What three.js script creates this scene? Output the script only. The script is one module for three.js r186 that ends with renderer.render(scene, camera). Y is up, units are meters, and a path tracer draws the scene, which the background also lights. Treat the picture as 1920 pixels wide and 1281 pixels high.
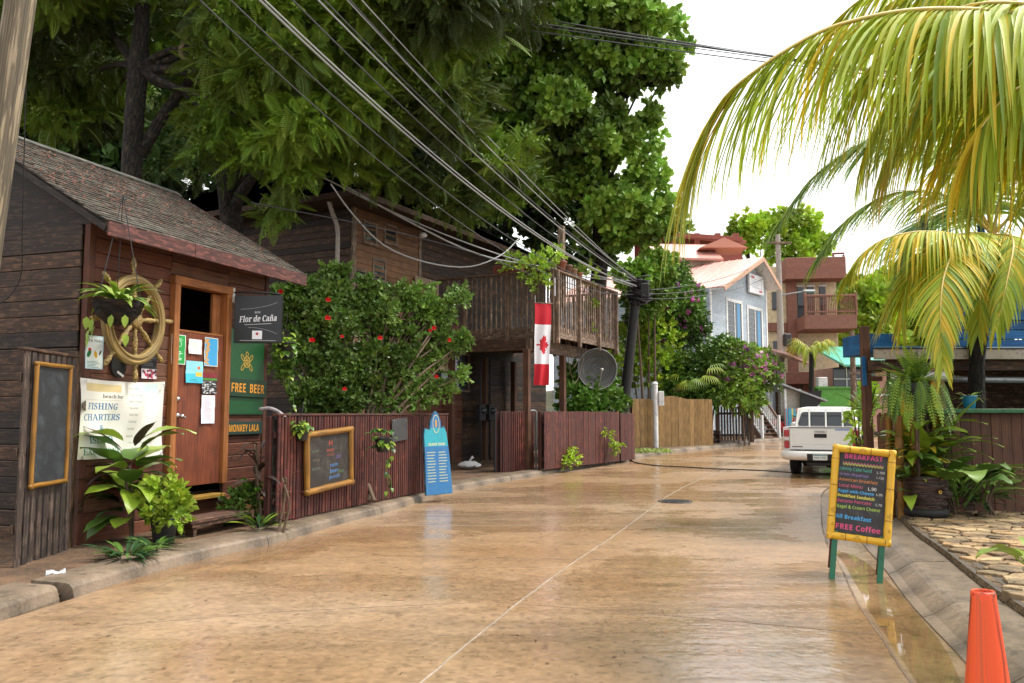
import * as THREE from 'three';
// ---------------------------------------------------------------- camera, sky, sun, exposure
const F = 1536, CX = 960, CY = 640.5, PITCH = Math.atan((775 - CY) / F), EYE = 1.63;
const scene = new THREE.Scene();
const camera = new THREE.PerspectiveCamera(2 * Math.atan(CY / F) * 180 / Math.PI, 1024 / 683, 0.1, 900);
camera.position.set(0, EYE, 0); camera.rotation.x = PITCH;
const renderer = new THREE.WebGLRenderer({ antialias: true });
renderer.toneMapping = THREE.LinearToneMapping; renderer.toneMappingExposure = 1.92;
renderer.shadowMap.enabled = true;
const SUN = new THREE.Vector3(.52, .9, -.06).normalize();
{ // overcast sky: a bright cloud layer, soft mottling, brightest where the veiled sun stands
  const W = 256, H = 128, data = new Float32Array(W * H * 4);
  for (let j = 0; j < H; j++) for (let i = 0; i < W; i++) {
    const el = ((j + .5) / H - .5) * Math.PI, az = (i + .5) / W * 2 * Math.PI, y = Math.sin(el), c = Math.cos(el);
    const m = Math.sin(3 * c * Math.cos(az) + 5 * y) * Math.sin(4 * c * Math.sin(az) - 3 * y) * .05;
    const cosA = SUN.x * c * Math.cos(az - Math.PI) + SUN.y * y + SUN.z * c * Math.sin(az - Math.PI), ang = Math.acos(Math.min(1, Math.max(-1, cosA)));
    const L = (y > 0 ? .66 + .1 * y + .22 * Math.exp(-y / .25) : .88) + m + .6 * Math.exp(-ang * ang / .8), k = (j * W + i) * 4;   // veiled sun ahead: the cloud is brightest round it
    data[k] = L * .99; data[k + 1] = L; data[k + 2] = L * 1.015; data[k + 3] = 1;
  }
  const t = new THREE.DataTexture(data, W, H, THREE.RGBAFormat, THREE.FloatType);
  t.mapping = THREE.EquirectangularReflectionMapping; t.magFilter = THREE.LinearFilter; t.needsUpdate = true;
  scene.background = t; scene.environment = t;
}
const sun = new THREE.DirectionalLight(new THREE.Color(1, .95, .86), 2.4);
sun.target.position.set(2, 0, -16); sun.position.copy(sun.target.position).addScaledVector(SUN, 60);
sun.castShadow = true; sun.shadow.radius = 20; sun.shadow.mapSize.set(2048, 2048);
Object.assign(sun.shadow.camera, { left: -45, right: 45, top: 45, bottom: -45, near: 1, far: 140 });
scene.add(sun, sun.target);

// ---------------------------------------------------------------- helpers
const V = (x, y, z) => new THREE.Vector3(x, y, z);
let _s = 12345; const seed = (n) => { _s = n | 0; };
const rnd = () => { _s = (_s + 0x6d2b79f5) | 0; let t = Math.imul(_s ^ (_s >>> 15), 1 | _s); t = (t + Math.imul(t ^ (t >>> 7), 61 | t)) ^ t; return ((t ^ (t >>> 14)) >>> 0) / 4294967296; };
const rr = (a, b) => a + (b - a) * rnd(), pick = (a) => a[Math.floor(rnd() * a.length)];
const clamp = (x, a = 0, b = 1) => Math.min(b, Math.max(a, x)), lerp = (a, b, t) => a + (b - a) * t;
const sstep = (a, b, x) => { const t = clamp((x - a) / (b - a)); return t * t * (3 - 2 * t); };
// the street climbs a little beyond the parked truck
const elev = (D) => .45 * sstep(20, 42, D);
function ray(px, py) {
  const x = (px - CX) / F, y = (CY - py) / F, c = Math.cos(PITCH), s = Math.sin(PITCH);
  return [x, y * c + s, c - y * s];
}
const at = (px, py, D) => { const r = ray(px, py), k = D / r[2]; return V(r[0] * k, EYE + r[1] * k, -D); };
function ground(px, py, h = 0) {                      // the point of the street surface (plus h) under a pixel
  const r = ray(px, py); let D = 20;
  for (let i = 0; i < 40; i++) D = lerp(D, clamp((h + elev(D) - EYE) / r[1] * r[2], 1, 300), .7);
  return V(r[0] / r[2] * D, h + elev(D), -D);
}
class Frame {                                         // an upright plane: origin on the ground, x along it, z out of it
  constructor(o, vp) { this.o = o; const d = Math.hypot(vp - CX, F); this.dx = (vp - CX) / d; this.dz = -F / d; this.rot = Math.atan2(-this.dz, this.dx); this.nx = -this.dz; this.nz = this.dx; }
  uv(px, py, off = 0) {
    const r = ray(px, py), ox = this.o.x + this.nx * off, oz = this.o.z + this.nz * off;
    const t = (ox * this.nx + oz * this.nz) / (r[0] * this.nx - r[2] * this.nz);
    const X = r[0] * t, Z = -r[2] * t;
    return [(X - this.o.x) * this.dx + (Z - this.o.z) * this.dz, EYE + r[1] * t - this.o.y];
  }
  w(u, y, z = 0) { return V(this.o.x + this.dx * u + this.nx * z, this.o.y + y, this.o.z + this.dz * u + this.nz * z); }
}
// ---- periodic noise and textures
const hsh = (x, y, s) => { let h = Math.imul(x, 374761393) + Math.imul(y, 668265263) + Math.imul(s, 1274126177); h = Math.imul(h ^ (h >>> 13), 1274126177); return ((h ^ (h >>> 16)) >>> 0) / 4294967296; };
function pn(x, y, px, py, s) {
  const ix = Math.floor(x), iy = Math.floor(y), fx = x - ix, fy = y - iy, u = fx * fx * (3 - 2 * fx), v = fy * fy * (3 - 2 * fy), m = (a, b) => ((a % b) + b) % b;
  const a = m(ix, px), b = m(ix + 1, px), c = m(iy, py), d = m(iy + 1, py);
  return lerp(lerp(hsh(a, c, s), hsh(b, c, s), u), lerp(hsh(a, d, s), hsh(b, d, s), u), v);
}
function fbm(u, v, fx, fy, oct, s) { let t = 0, a = .5, n = 0; for (let i = 0; i < oct; i++) { t += a * pn(u * fx, v * fy, fx, fy, s + i); n += a; a *= .5; fx *= 2; fy *= 2; } return t / n; }
function dtex(W, H, fn, srgb = true) {
  const d = new Uint8Array(W * H * 4);
  for (let j = 0; j < H; j++) for (let i = 0; i < W; i++) {
    const c = fn(i / W, j / H), k = (j * W + i) * 4;
    if (typeof c === 'number') d[k] = d[k + 1] = d[k + 2] = clamp(c) * 255; else { d[k] = clamp(c[0]) * 255; d[k + 1] = clamp(c[1]) * 255; d[k + 2] = clamp(c[2]) * 255; }
    d[k + 3] = 255;
  }
  const t = new THREE.DataTexture(d, W, H); t.wrapS = t.wrapT = THREE.RepeatWrapping; t.magFilter = THREE.LinearFilter; t.minFilter = THREE.LinearMipmapLinearFilter;
  if (srgb) t.colorSpace = THREE.SRGBColorSpace; t.needsUpdate = true; return t;
}
function ctex(W, H, draw) {
  const c = document.createElement('canvas'); c.width = W; c.height = H; const g = c.getContext('2d'); draw(g, W, H);
  const t = new THREE.CanvasTexture(c); t.colorSpace = THREE.SRGBColorSpace; t.anisotropy = 8; return t;
}
const rep = (t, x, y) => { const c = t.clone(); c.repeat.set(x, y); c.needsUpdate = true; return c; };
const lin = (r, g, b) => new THREE.Color().setRGB(r, g, b);
function std(col, rough = .8, o = {}) { return new THREE.MeshStandardMaterial({ color: col.isColor ? col : new THREE.Color(col), roughness: rough, side: THREE.DoubleSide, ...o }); }
function leafMat(col, rough = .55, tr = .3, o = {}) { return new THREE.MeshPhysicalMaterial({ color: col, roughness: rough, transmission: tr, thickness: 0, specularIntensity: .55, side: THREE.DoubleSide, ...o }); }
// ---- geometry
function fromArrays(P, U, N, C) {
  const g = new THREE.BufferGeometry(); g.setAttribute('position', new THREE.Float32BufferAttribute(P, 3)); g.setAttribute('uv', new THREE.Float32BufferAttribute(U, 2));
  if (C) g.setAttribute('color', new THREE.Float32BufferAttribute(C, 3));
  if (N) g.setAttribute('normal', new THREE.Float32BufferAttribute(N, 3)); else g.computeVertexNormals(); return g;
}
function cbox(w, h, d, c = .004, grain = -1, wobble = 0) {   // chamfered box, centred; uv in metres with u along the grain
  const S = [w / 2, h / 2, d / 2]; c = Math.min(c, S[0] * .6, S[1] * .6, S[2] * .6);
  if (grain < 0) grain = w >= h && w >= d ? 0 : h >= d ? 1 : 2;
  const P = [], U = [], o1 = rnd() * 7, o2 = rnd() * 7, jit = new Map();
  const p = (s, a) => { const q = [0, 1, 2].map((i) => s[i] * (S[i] - (i === a ? 0 : c))); if (wobble) { const k = s.join(); if (!jit.has(k)) jit.set(k, [0, 1, 2].map((i) => i === grain ? 0 : rr(-wobble, wobble))); const j = jit.get(k); q[0] += j[0]; q[1] += j[1]; q[2] += j[2]; } return q; };
  const tri = (A, B, C) => {
    const n = [(B[1] - A[1]) * (C[2] - A[2]) - (B[2] - A[2]) * (C[1] - A[1]), (B[2] - A[2]) * (C[0] - A[0]) - (B[0] - A[0]) * (C[2] - A[2]), (B[0] - A[0]) * (C[1] - A[1]) - (B[1] - A[1]) * (C[0] - A[0])];
    if (n[0] * (A[0] + B[0] + C[0]) + n[1] * (A[1] + B[1] + C[1]) + n[2] * (A[2] + B[2] + C[2]) < 0) [B, C] = [C, B];
    const an = n.map(Math.abs), ax = an[0] >= an[1] && an[0] >= an[2] ? 0 : an[1] >= an[2] ? 1 : 2;
    let ua = grain, va = [0, 1, 2].find((i) => i !== grain && i !== ax); if (ax === grain) { ua = (grain + 1) % 3; va = (grain + 2) % 3; }
    for (const q of [A, B, C]) { P.push(...q); U.push(q[ua] + o1, q[va] + o2); }
  };
  const quad = (A, B, C, D) => { tri(A, B, C); tri(A, C, D); };
  for (let a = 0; a < 3; a++) for (const s of [-1, 1]) {
    const b = (a + 1) % 3, e = (a + 2) % 3, q = (x, y) => { const v = [0, 0, 0]; v[a] = s; v[b] = x; v[e] = y; return p(v, a); };
    quad(q(-1, -1), q(1, -1), q(1, 1), q(-1, 1));
  }
  if (c > 0) {
    for (let a = 0; a < 3; a++) for (const s1 of [-1, 1]) for (const s2 of [-1, 1]) {
      const b = (a + 1) % 3, e = (a + 2) % 3, q = (x, ax) => { const v = [0, 0, 0]; v[a] = x; v[b] = s1; v[e] = s2; return p(v, ax); };
      quad(q(-1, b), q(1, b), q(1, e), q(-1, e));
    }
    for (const x of [-1, 1]) for (const y of [-1, 1]) for (const z of [-1, 1]) tri(p([x, y, z], 0), p([x, y, z], 1), p([x, y, z], 2));
  }
  return fromArrays(P, U);
}
const E0 = new THREE.Euler();
function tr(g, x = 0, y = 0, z = 0, rx = 0, ry = 0, rz = 0, s = 1) {
  const m = new THREE.Matrix4().compose(V(x, y, z), new THREE.Quaternion().setFromEuler(new THREE.Euler(rx, ry, rz)), typeof s === 'number' ? V(s, s, s) : V(...s)); g.applyMatrix4(m); return g;
}
function join(list) {
  const P = [], N = [], U = []; let C = list.every((g) => g.attributes.color) ? [] : null;
  for (let g of list) { if (g.index) g = g.toNonIndexed(); const a = g.attributes; for (const v of a.position.array) P.push(v); for (const v of a.normal.array) N.push(v); if (a.uv) for (const v of a.uv.array) U.push(v); else for (let i = 0; i < a.position.count * 2; i++) U.push(0); if (C) for (const v of a.color.array) C.push(v); }
  return fromArrays(P, U, N, C);
}
function limb(pts, rad, seg = 8, rough = 0, cap = true) {     // a tapered tube through the points
  const curve = new THREE.CatmullRomCurve3(pts), n = Math.max(4, (pts.length - 1) * 4), P = [], U = [], I = [];
  let up = V(.31, .2, .93), len = 0, prev = null;
  const R = (t) => { if (typeof rad === 'number') return rad; const x = t * (rad.length - 1), i = Math.min(rad.length - 2, Math.floor(x)); return lerp(rad[i], rad[i + 1], x - i); };
  for (let i = 0; i <= n; i++) {
    const t = i / n, c = curve.getPoint(t), T = curve.getTangent(t); const A = V().crossVectors(T, up).normalize(), B = V().crossVectors(A, T).normalize(); up = B;
    if (prev) len += c.distanceTo(prev); prev = c;
    for (let k = 0; k <= seg; k++) { const a = k / seg * 2 * Math.PI, r = R(t) * (1 + (rough ? rough * (hsh(i, k % seg, 77) - .5) : 0)); P.push(c.x + (A.x * Math.cos(a) + B.x * Math.sin(a)) * r, c.y + (A.y * Math.cos(a) + B.y * Math.sin(a)) * r, c.z + (A.z * Math.cos(a) + B.z * Math.sin(a)) * r); U.push(len, k / seg * 2 * Math.PI * R(0)); }
  }
  for (let i = 0; i < n; i++) for (let k = 0; k < seg; k++) { const a = i * (seg + 1) + k, b = a + seg + 1; I.push(a, a + 1, b, b, a + 1, b + 1); }
  if (cap) for (const e of [0, n]) { const c = P.length / 3, q = curve.getPoint(e / n); P.push(q.x, q.y, q.z); U.push(0, 0); for (let k = 0; k < seg; k++) { const a = e * (seg + 1) + k; e ? I.push(a, a + 1, c) : I.push(a + 1, a, c); } }
  const g = fromArrays(P, U, P.map(() => 0)); g.setIndex(I); g.computeVertexNormals(); return g;
}
function lathe(prof, seg = 20) { return new THREE.LatheGeometry(prof.map(([r, y]) => new THREE.Vector2(r, y)), seg); }
function blade(L, W, o = {}) {                                 // a leaf along +x, folded along its midrib, bending down
  const { n = 5, fold = .25, droop = .3, shape = (t) => Math.pow(Math.sin(Math.PI * Math.pow(t, .75)), .9), twist = 0, wave = 0, stem = 0 } = o, P = [], U = [], I = [];
  let x = 0, y = 0, a = o.rise ?? 0;
  for (let i = 0; i <= n; i++) {
    const t = i / n, w = Math.max(.0005, W / 2 * shape(t)), tw = twist * t, wv = wave * Math.sin(t * 11);
    for (const s of [-1, 0, 1]) { const zz = s * w * Math.cos(fold), yy = Math.abs(s) * w * Math.sin(fold) + (s ? wv * s : 0); P.push(x - Math.sin(a) * yy, y + Math.cos(a) * yy + s * w * Math.sin(tw), zz * Math.cos(tw)); U.push(t, .5 + s * .5); }
    a -= droop / n; x += L / n * Math.cos(a); y += L / n * Math.sin(a);
  }
  for (let i = 0; i < n; i++) for (let k = 0; k < 2; k++) { const b = i * 3 + k; I.push(b, b + 1, b + 3, b + 1, b + 4, b + 3); }
  const g = fromArrays(P, U, P.map(() => 0)); g.setIndex(I); g.computeVertexNormals();
  if (stem) { const s = limb([V(-stem, -stem * .1, 0), V(-stem / 2, 0, 0), V(0, 0, 0)], W * .02, 4); return join([g, s]); }
  return g;
}
const dirQ = (dir, roll = 0, up = V(0, 1, 0)) => { const x = dir.clone().normalize(); let z = V().crossVectors(x, up); if (z.lengthSq() < 1e-6) z = V(0, 0, 1); z.normalize(); const y = V().crossVectors(z, x); return new THREE.Quaternion().setFromRotationMatrix(new THREE.Matrix4().makeBasis(x, y, z)).multiply(new THREE.Quaternion().setFromAxisAngle(V(1, 0, 0), roll)); };
const put = (g, pos, dir, roll = 0, s = 1) => g.applyMatrix4(new THREE.Matrix4().compose(pos, dirQ(dir, roll), V(s, s, s)));
const randDir = () => { const z = rr(-1, 1), a = rr(0, 6.2832), r = Math.sqrt(1 - z * z); return V(r * Math.cos(a), z, r * Math.sin(a)); };
// ---- scene bookkeeping
const taken = new Map();
const numbered = (n) => { const k = taken.get(n) ?? 0; taken.set(n, k + 1); return k ? n + '_' + String(k).padStart(3, '0') : n; };
function meta(o, label, category, group, kind) { o.userData = { ...o.userData, label, category }; if (group) o.userData.group = group; if (kind) o.userData.kind = kind; return o; }
function mesh(name, geo, mat, parent) { const m = new THREE.Mesh(geo, mat); m.name = name; m.castShadow = m.receiveShadow = true; (parent ?? scene).add(m); return m; }
function thing(name, label, category, pos, rotY = 0, group) { const o = new THREE.Group(); o.name = numbered(name); if (pos) o.position.copy(pos); o.rotation.y = rotY; scene.add(o); return meta(o, label, category, group); }
function single(name, label, category, geo, mat, group) { return meta(mesh(numbered(name), geo, mat), label, category, group); }
function struct(name, geo, mat, label, category) { const m = mesh(numbered(name), geo, mat); m.userData.kind = 'structure'; if (label) meta(m, label, category); return m; }
function bx(parent, name, w, h, d, x, y, z, mat, o = {}) { const m = mesh(name, cbox(w, h, d, o.c ?? .005, o.grain ?? -1, o.wobble ?? 0), mat, parent); m.position.set(x, y, z); if (o.r) m.rotation.set(...o.r); return m; }
function stuffPart(m) { m.userData.kind = 'stuff'; return m; }
const M4 = (pos, q, s) => new THREE.Matrix4().compose(pos, q, typeof s === 'number' ? V(s, s, s) : s);
function inst(name, geo, mat, list, parent, cols) {
  const m = new THREE.InstancedMesh(geo, mat, list.length); m.name = name; m.castShadow = m.receiveShadow = true;
  list.forEach((x, i) => m.setMatrixAt(i, x)); if (cols) list.forEach((x, i) => m.setColorAt(i, cols(i, x)));
  (parent ?? scene).add(m); m.userData.kind = 'stuff'; return m;
}
// ---------------------------------------------------------------- textures shared by many materials
const T = {};
T.wood = dtex(512, 512, (u, v) => { const w = fbm(u, v, 4, 6, 3, 5) * .05, g = fbm(u, v + w, 3, 90, 3, 11), k = fbm(u, v, 5, 9, 4, 21), f = fbm(u, v + w, 8, 200, 2, 31); return .5 + .34 * g + .22 * k + .12 * (f - .5) - .1; });
T.worn = dtex(512, 512, (u, v) => { const g = fbm(u, v, 3, 110, 3, 41), k = fbm(u, v, 6, 14, 4, 51), s = sstep(.56, .68, fbm(u, v, 9, 40, 4, 61)); const b = .38 + .36 * g + .3 * k - .12 + s * .28; return [b * 1.02, b, b * .97]; });
T.woodB = dtex(256, 256, (u, v) => fbm(u, v, 3, 90, 4, 11), false);
T.grain = dtex(256, 256, (u, v) => .7 + .3 * fbm(u, v, 24, 24, 4, 71));
T.grainB = dtex(256, 256, (u, v) => fbm(u, v, 32, 32, 4, 73), false);
T.paint = dtex(512, 512, (u, v) => { const k = fbm(u, v, 5, 5, 5, 81), d = sstep(.62, .75, fbm(u, v, 14, 20, 4, 83)); return .86 + .14 * k - d * .16; });
T.bark = dtex(512, 256, (u, v) => { const g = fbm(u, v, 10, 10, 4, 91), c = sstep(.35, .6, fbm(u, v, 14, 26, 3, 93)); return [.35 + .6 * g * c, .33 + .57 * g * c, .3 + .52 * g * c]; });
T.barkB = dtex(512, 256, (u, v) => sstep(.3, .65, fbm(u, v, 14, 26, 4, 93)), false);
const W = (r, g, b, o = {}) => std(lin(r, g, b), o.rough ?? .72, { map: o.worn ? T.worn : T.wood, bumpMap: T.woodB, bumpScale: .003 });
const M = {
  siding: [W(.26, .08, .036), W(.33, .11, .05), W(.2, .062, .03), W(.29, .12, .062)],
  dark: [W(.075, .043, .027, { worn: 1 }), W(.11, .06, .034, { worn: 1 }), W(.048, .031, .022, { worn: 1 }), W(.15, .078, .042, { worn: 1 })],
  grey: [W(.13, .09, .072, { worn: 1 }), W(.1, .07, .058, { worn: 1 }), W(.15, .105, .085, { worn: 1 })],
  maroon: [W(.17, .034, .022), W(.21, .046, .028), W(.13, .028, .02), W(.18, .052, .036), W(.15, .03, .025, { worn: 1 }), W(.24, .062, .04, { worn: 1 })],
  door: W(.36, .085, .028), jamb: W(.62, .22, .055), fascia: W(.2, .065, .052, { worn: 1 }), step: W(.2, .1, .062, { worn: 1 }),
  house: [W(.36, .18, .08), W(.31, .15, .065), W(.41, .21, .1)], trim: W(.42, .32, .24, { worn: 1 }),
  deck: [W(.4, .28, .2, { worn: 1 }), W(.33, .22, .15, { worn: 1 }), W(.46, .33, .24, { worn: 1 })], post: W(.26, .115, .06),
  tan: [W(.62, .37, .13), W(.7, .42, .16), W(.56, .33, .115)],
  black: std(lin(.01, .01, .01), .7), iron: std(lin(.03, .03, .032), .5, { metalness: .4 }), steel: std(lin(.55, .55, .56), .28, { metalness: 1 }),
  galv: std(lin(.32, .33, .34), .5, { metalness: .6, map: T.paint }), white: std(lin(.76, .76, .75), .6, { map: T.paint }),
  bamboo: std(lin(.74, .42, .02), .42, { map: T.paint }), bambooOld: std(lin(.55, .25, .025), .5, { map: T.wood }),
  concrete: std(lin(.3, .25, .2), .7, { map: T.grain, bumpMap: T.grainB, bumpScale: .006 }),
  pot: std(lin(.02, .02, .02), .5), glassDark: new THREE.MeshPhysicalMaterial({ color: lin(.03, .035, .04), roughness: .06, side: THREE.DoubleSide }),
};
// ---------------------------------------------------------------- ground, road, kerbs, terrace
const roadMap = dtex(2048, 2048, (u, v) => {
  const a = fbm(u, v, 5, 4, 5, 101), st = fbm(u, v, 7, 46, 4, 105), d = fbm(u, v, 40, 40, 3, 109), fine = fbm(u, v, 256, 256, 2, 113);
  const blot = sstep(.35, .7, a), streak = sstep(.5, .74, st), sp = sstep(.93, .97, fbm(u, v, 300, 240, 1, 117));
  const gr = sstep(.66, .8, fbm(u, v, 130, 150, 2, 118)); let b = .85 + .1 * (d - .5) + .18 * (fine - .5) - .06 * streak * (.4 + blot) - .25 * sp - .1 * gr;
  const pale = sstep(.5, .7, fbm(u, v, 3, 3, 4, 119)) * .12; return [b * (lerp(.91, .85, blot) + pale * .2), b * (lerp(.73, .655, blot) + pale * .4), b * (lerp(.545, .455, blot) + pale * .6)];
});
const roadRough = dtex(1024, 1024, (u, v) => { const a = fbm(u, v, 6, 9, 5, 121), s = fbm(u, v, 8, 50, 4, 105), f = fbm(u, v, 90, 90, 3, 127); const r = .17 + .27 * sstep(.46, .56, a + .12 * (f - .5)) + .1 * sstep(.5, .7, s) + .08 * (f - .5); return [r, r, 0]; }, false);
const roadBump = dtex(1024, 1024, (u, v) => fbm(u, v, 10, 60, 5, 131) * .55 + .25 * fbm(u, v, 60, 60, 3, 133) + .2 * fbm(u, v, 220, 220, 2, 135), false);
const roadMat = new THREE.MeshPhysicalMaterial({ color: lin(.56, .57, .58), roughness: 1, map: roadMap, roughnessMap: roadRough, bumpMap: roadBump, bumpScale: .011, clearcoat: .4, clearcoatRoughness: .26 });
const dirtTex = dtex(512, 512, (u, v) => { const a = fbm(u, v, 6, 6, 5, 141), f = fbm(u, v, 80, 80, 3, 145); const b = .45 + .45 * a + .3 * (f - .5); return [b, b * .8, b * .6]; });
const dirtMat = std(lin(.22, .2, .19), .95, { map: dirtTex, bumpMap: T.grainB, bumpScale: .02 });
const G = (px, py, h = 0) => ground(px, py, h);
const smooth = (pts, n) => new THREE.CatmullRomCurve3(pts, false, 'centripetal').getSpacedPoints(n);
const leftPx = [[0, 1165], [154, 1117], [284, 1075], [400, 1045], [520, 1018], [650, 980], [742, 956], [848, 922], [1000, 895], [1095, 877], [1194, 861], [1260, 850], [1335, 842], [1413, 832], [1475, 826]].map(([x, y]) => G(x, y));
const leftEdge = smooth([V(-5.4, 0, 0), V(-4.95, 0, -3.2), ...leftPx, V(17.5, 0, -42), V(26, 0, -46), V(45, 0, -52)], 160);
const rightEdge = smooth([V(1.6, 0, 0), V(2.0, 0, -3.2), ...[[1709, 1281], [1662, 1209], [1608, 1129], [1572, 1054], [1551, 1020], [1540, 965], [1557, 913]].map(([x, y]) => G(x, y)), V(9.4, 0, -21.2), V(12.5, 0, -24.6), V(17, 0, -28.5), V(25, 0, -33), V(45, 0, -40)], 160);
const kerbEdge = rightEdge.map((p, i, A) => { const q = A[Math.min(i + 1, A.length - 1)], o = A[Math.max(0, i - 1)], d = V(q.x - o.x, 0, q.z - o.z).normalize(); const D = -p.z, w = .43; return V(p.x - d.z * w, 0, p.z + d.x * w); });
function sheet(A, B, n, yf, uvs = 1) {                // a surface between two edge lines
  const P = [], U = [], I = [];
  A.forEach((a, i) => { const b = B[i]; for (let k = 0; k <= n; k++) { const t = k / n, x = lerp(a.x, b.x, t), z = lerp(a.z, b.z, t); P.push(x, yf(x, z, t), z); U.push(x * uvs, z * uvs); } });
  for (let i = 0; i < A.length - 1; i++) for (let k = 0; k < n; k++) { const a = i * (n + 1) + k, b = a + n + 1; I.push(a, a + 1, b, b, a + 1, b + 1); }
  const g = fromArrays(P, U, P.map(() => 0)); g.setIndex(I); g.computeVertexNormals(); if (g.attributes.normal.array[1] < 0) { g.setIndex(I.map((v, i) => I[i - i % 3 + [0, 2, 1][i % 3]])); g.computeVertexNormals(); } return g;
}
const road = struct('road', sheet(leftEdge, rightEdge, 16, (x, z) => elev(-z), 1 / 10), roadMat, 'wet orange brown concrete street', 'road');
{ // wide land under everything
  const xs = [], n = 60, A = [], Bn = []; for (let i = 0; i <= n; i++) { const z = lerp(40, -420, i / n); A.push(V(-300, 0, z)); Bn.push(V(300, 0, z)); }
  struct('ground', sheet(A, Bn, 30, (x, z) => elev(-z) - .06, .4), dirtMat, 'bare brown earth around the street', 'ground');
}
const offs = (L, w) => L.map((p, i, A) => { const q = A[Math.min(i + 1, A.length - 1)], o = A[Math.max(0, i - 1)], d = V(q.x - o.x, 0, q.z - o.z).normalize(); return V(p.x - d.z * w, p.y, p.z + d.x * w); });   // + is to the right of the travel direction
// dirt verge on the left, behind the kerb
{ const a = offs(leftEdge, -.13).filter((p) => p.z < -2), b = a.map((p) => V(p.x - 14, 0, p.z - 4)); seed(3);
  struct('verge', sheet(b, a, 40, (x, z, t) => elev(-z) + (t > .985 ? .03 : .1 + .03 * pn(x * 2, z * 2, 4096, 4096, 7)), .5), dirtMat, 'brown earth verge behind the kerb', 'verge'); }
function sweep(line, prof, side) {                    // kerb section swept along a line: prof = [out, up]
  const rows = prof.map(([o, h]) => offs(line, o * side).map((p) => V(p.x, h + elev(-p.z), p.z))), P = [], U = [], I = []; let len = 0;
  for (let i = 0; i < line.length; i++) { if (i) len += line[i].distanceTo(line[i - 1]); let w = 0; rows.forEach((r, k) => { if (k) w += r[i].distanceTo(rows[k - 1][i]); P.push(r[i].x, r[i].y, r[i].z); U.push(len, w); }); }
  const m = prof.length; for (let i = 0; i < line.length - 1; i++) for (let k = 0; k < m - 1; k++) { const a = i * m + k, b = a + m; side > 0 ? I.push(a, b, a + 1, b, b + 1, a + 1) : I.push(a, a + 1, b, b, a + 1, b + 1); }
  for (const e of [0, line.length - 1]) for (let k = 1; k < m - 1; k++) I.push(e * m, e * m + k, e * m + k + 1);
  const g = fromArrays(P, U, P.map(() => 0)); g.setIndex(I); let h = g.toNonIndexed(); h.computeVertexNormals(); return h;
}
const kerbTex = dtex(512, 512, (u, v) => { const a = fbm(u, v, 4, 5, 5, 151), f = fbm(u, v, 60, 60, 3, 155), s = sstep(.55, .75, fbm(u, v, 8, 8, 4, 157)); const b = .64 + .24 * (a - .5) + .16 * (f - .5) - s * .09; return [b, b * .9, b * .79]; });
const kerbMats = [[.47, .44, .4], [.43, .405, .37], [.5, .47, .43]].map((c) => std(lin(...c), .5, { map: kerbTex, bumpMap: T.grainB, bumpScale: .003 }));
function kerb(name, label, line, prof, side, lenOf, skip) {
  const k = thing(name, label, 'kerb'); k.userData.kind = 'structure';
  let i = 0, c = 0; const curve = new THREE.CatmullRomCurve3(line), L = curve.getLength(); let s = 0;
  while (s < L - .4) { const l = Math.min(lenOf(c), L - s), p0 = (s + .006) / L, p1 = (s + l - .006) / L, pts = []; const n = Math.max(2, Math.ceil(l / .3)); for (let j = 0; j <= n; j++) pts.push(curve.getPointAt(lerp(p0, Math.min(1, p1), j / n))); if (!skip || !skip(pts)) mesh('kerb_slab', sweep(pts, prof.map(([o, h]) => [o, h + (h > .02 ? .006 * (hsh(c, 3, 9) - .5) : 0)]), side), kerbMats[c % 3], k); s += l; c++; }
  return k;
}
seed(5);
const LP = [[-.004, -.1], [.0, .0], [.025, .085], [.05, .112], [.09, .124], [.44, .14], [.44, -.1]];
kerb('kerb', 'short stretch of kerb before the leaning utility pole', smooth([V(-4.6, 0, -5), G(0, 1165), G(60, 1143), G(112, 1124)], 14), LP, -1, (c) => 3.2 + c);
kerb('kerb', 'grey concrete kerb along the wooden bar and fences', [G(138, 1122), ...leftEdge.filter((p) => p.z < -7.6 && p.z > -50)], [[-.004, -.1], [.0, .0], [.025, .085], [.05, .112], [.09, .124], [.44, .14], [.44, -.1]], -1, (c) => 3.0 + .5 * hsh(c, 1, 4));
kerb('kerb', 'sloping concrete kerb below the flagstone terrace', kerbEdge.filter((p) => p.z < -1.2 && p.z > -40), [[.0, -.1], [.004, .0], [.08, .03], [.2, .11], [.245, .132], [.29, .14], [.58, .15], [.58, -.1]], 1, (c) => 1.6 + .3 * hsh(c, 2, 4));
// gutter floor on the right, water lying in it
const gutterMat = std(lin(.74, .64, .53), .22, { map: kerbTex, bumpMap: T.grainB, bumpScale: .003 });
struct('gutter', sheet(offs(rightEdge, .012), kerbEdge.map((p, i) => p.clone().lerp(rightEdge[i], -.02)), 3, (x, z) => elev(-z) - .012, .5), gutterMat, 'grey concrete gutter beside the flagstone terrace', 'gutter');
const water = new THREE.MeshPhysicalMaterial({ color: lin(.94, .88, .78), transmission: 1, thickness: 0, roughness: .03, ior: 1.33 });
function puddle(label, line, a, b, y, wv) { const n = line.length - 1, A = line.map((p, i) => { const t = i / n, e = Math.pow(Math.sin(Math.PI * t), .4), q = offs(line, a * e + wv * (hsh(i >> 1, 3, 5) - .5) * e)[i]; return V(q.x, 0, q.z); }), Bq = line.map((p, i) => { const t = i / n, e = Math.pow(Math.sin(Math.PI * t), .4), q = offs(line, b * e + wv * (hsh(i >> 1, 8, 5) - .5) * e)[i]; return V(q.x, 0, q.z); });
  return struct('puddle', sheet(A, Bq, 2, (x, z) => elev(-z) + y, .5), water, label, 'puddle'); }
puddle('long puddle in the gutter by the breakfast board', rightEdge.filter((p) => p.z < -4.2 && p.z > -10.2), .06, .41, -.004, .03);
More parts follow.
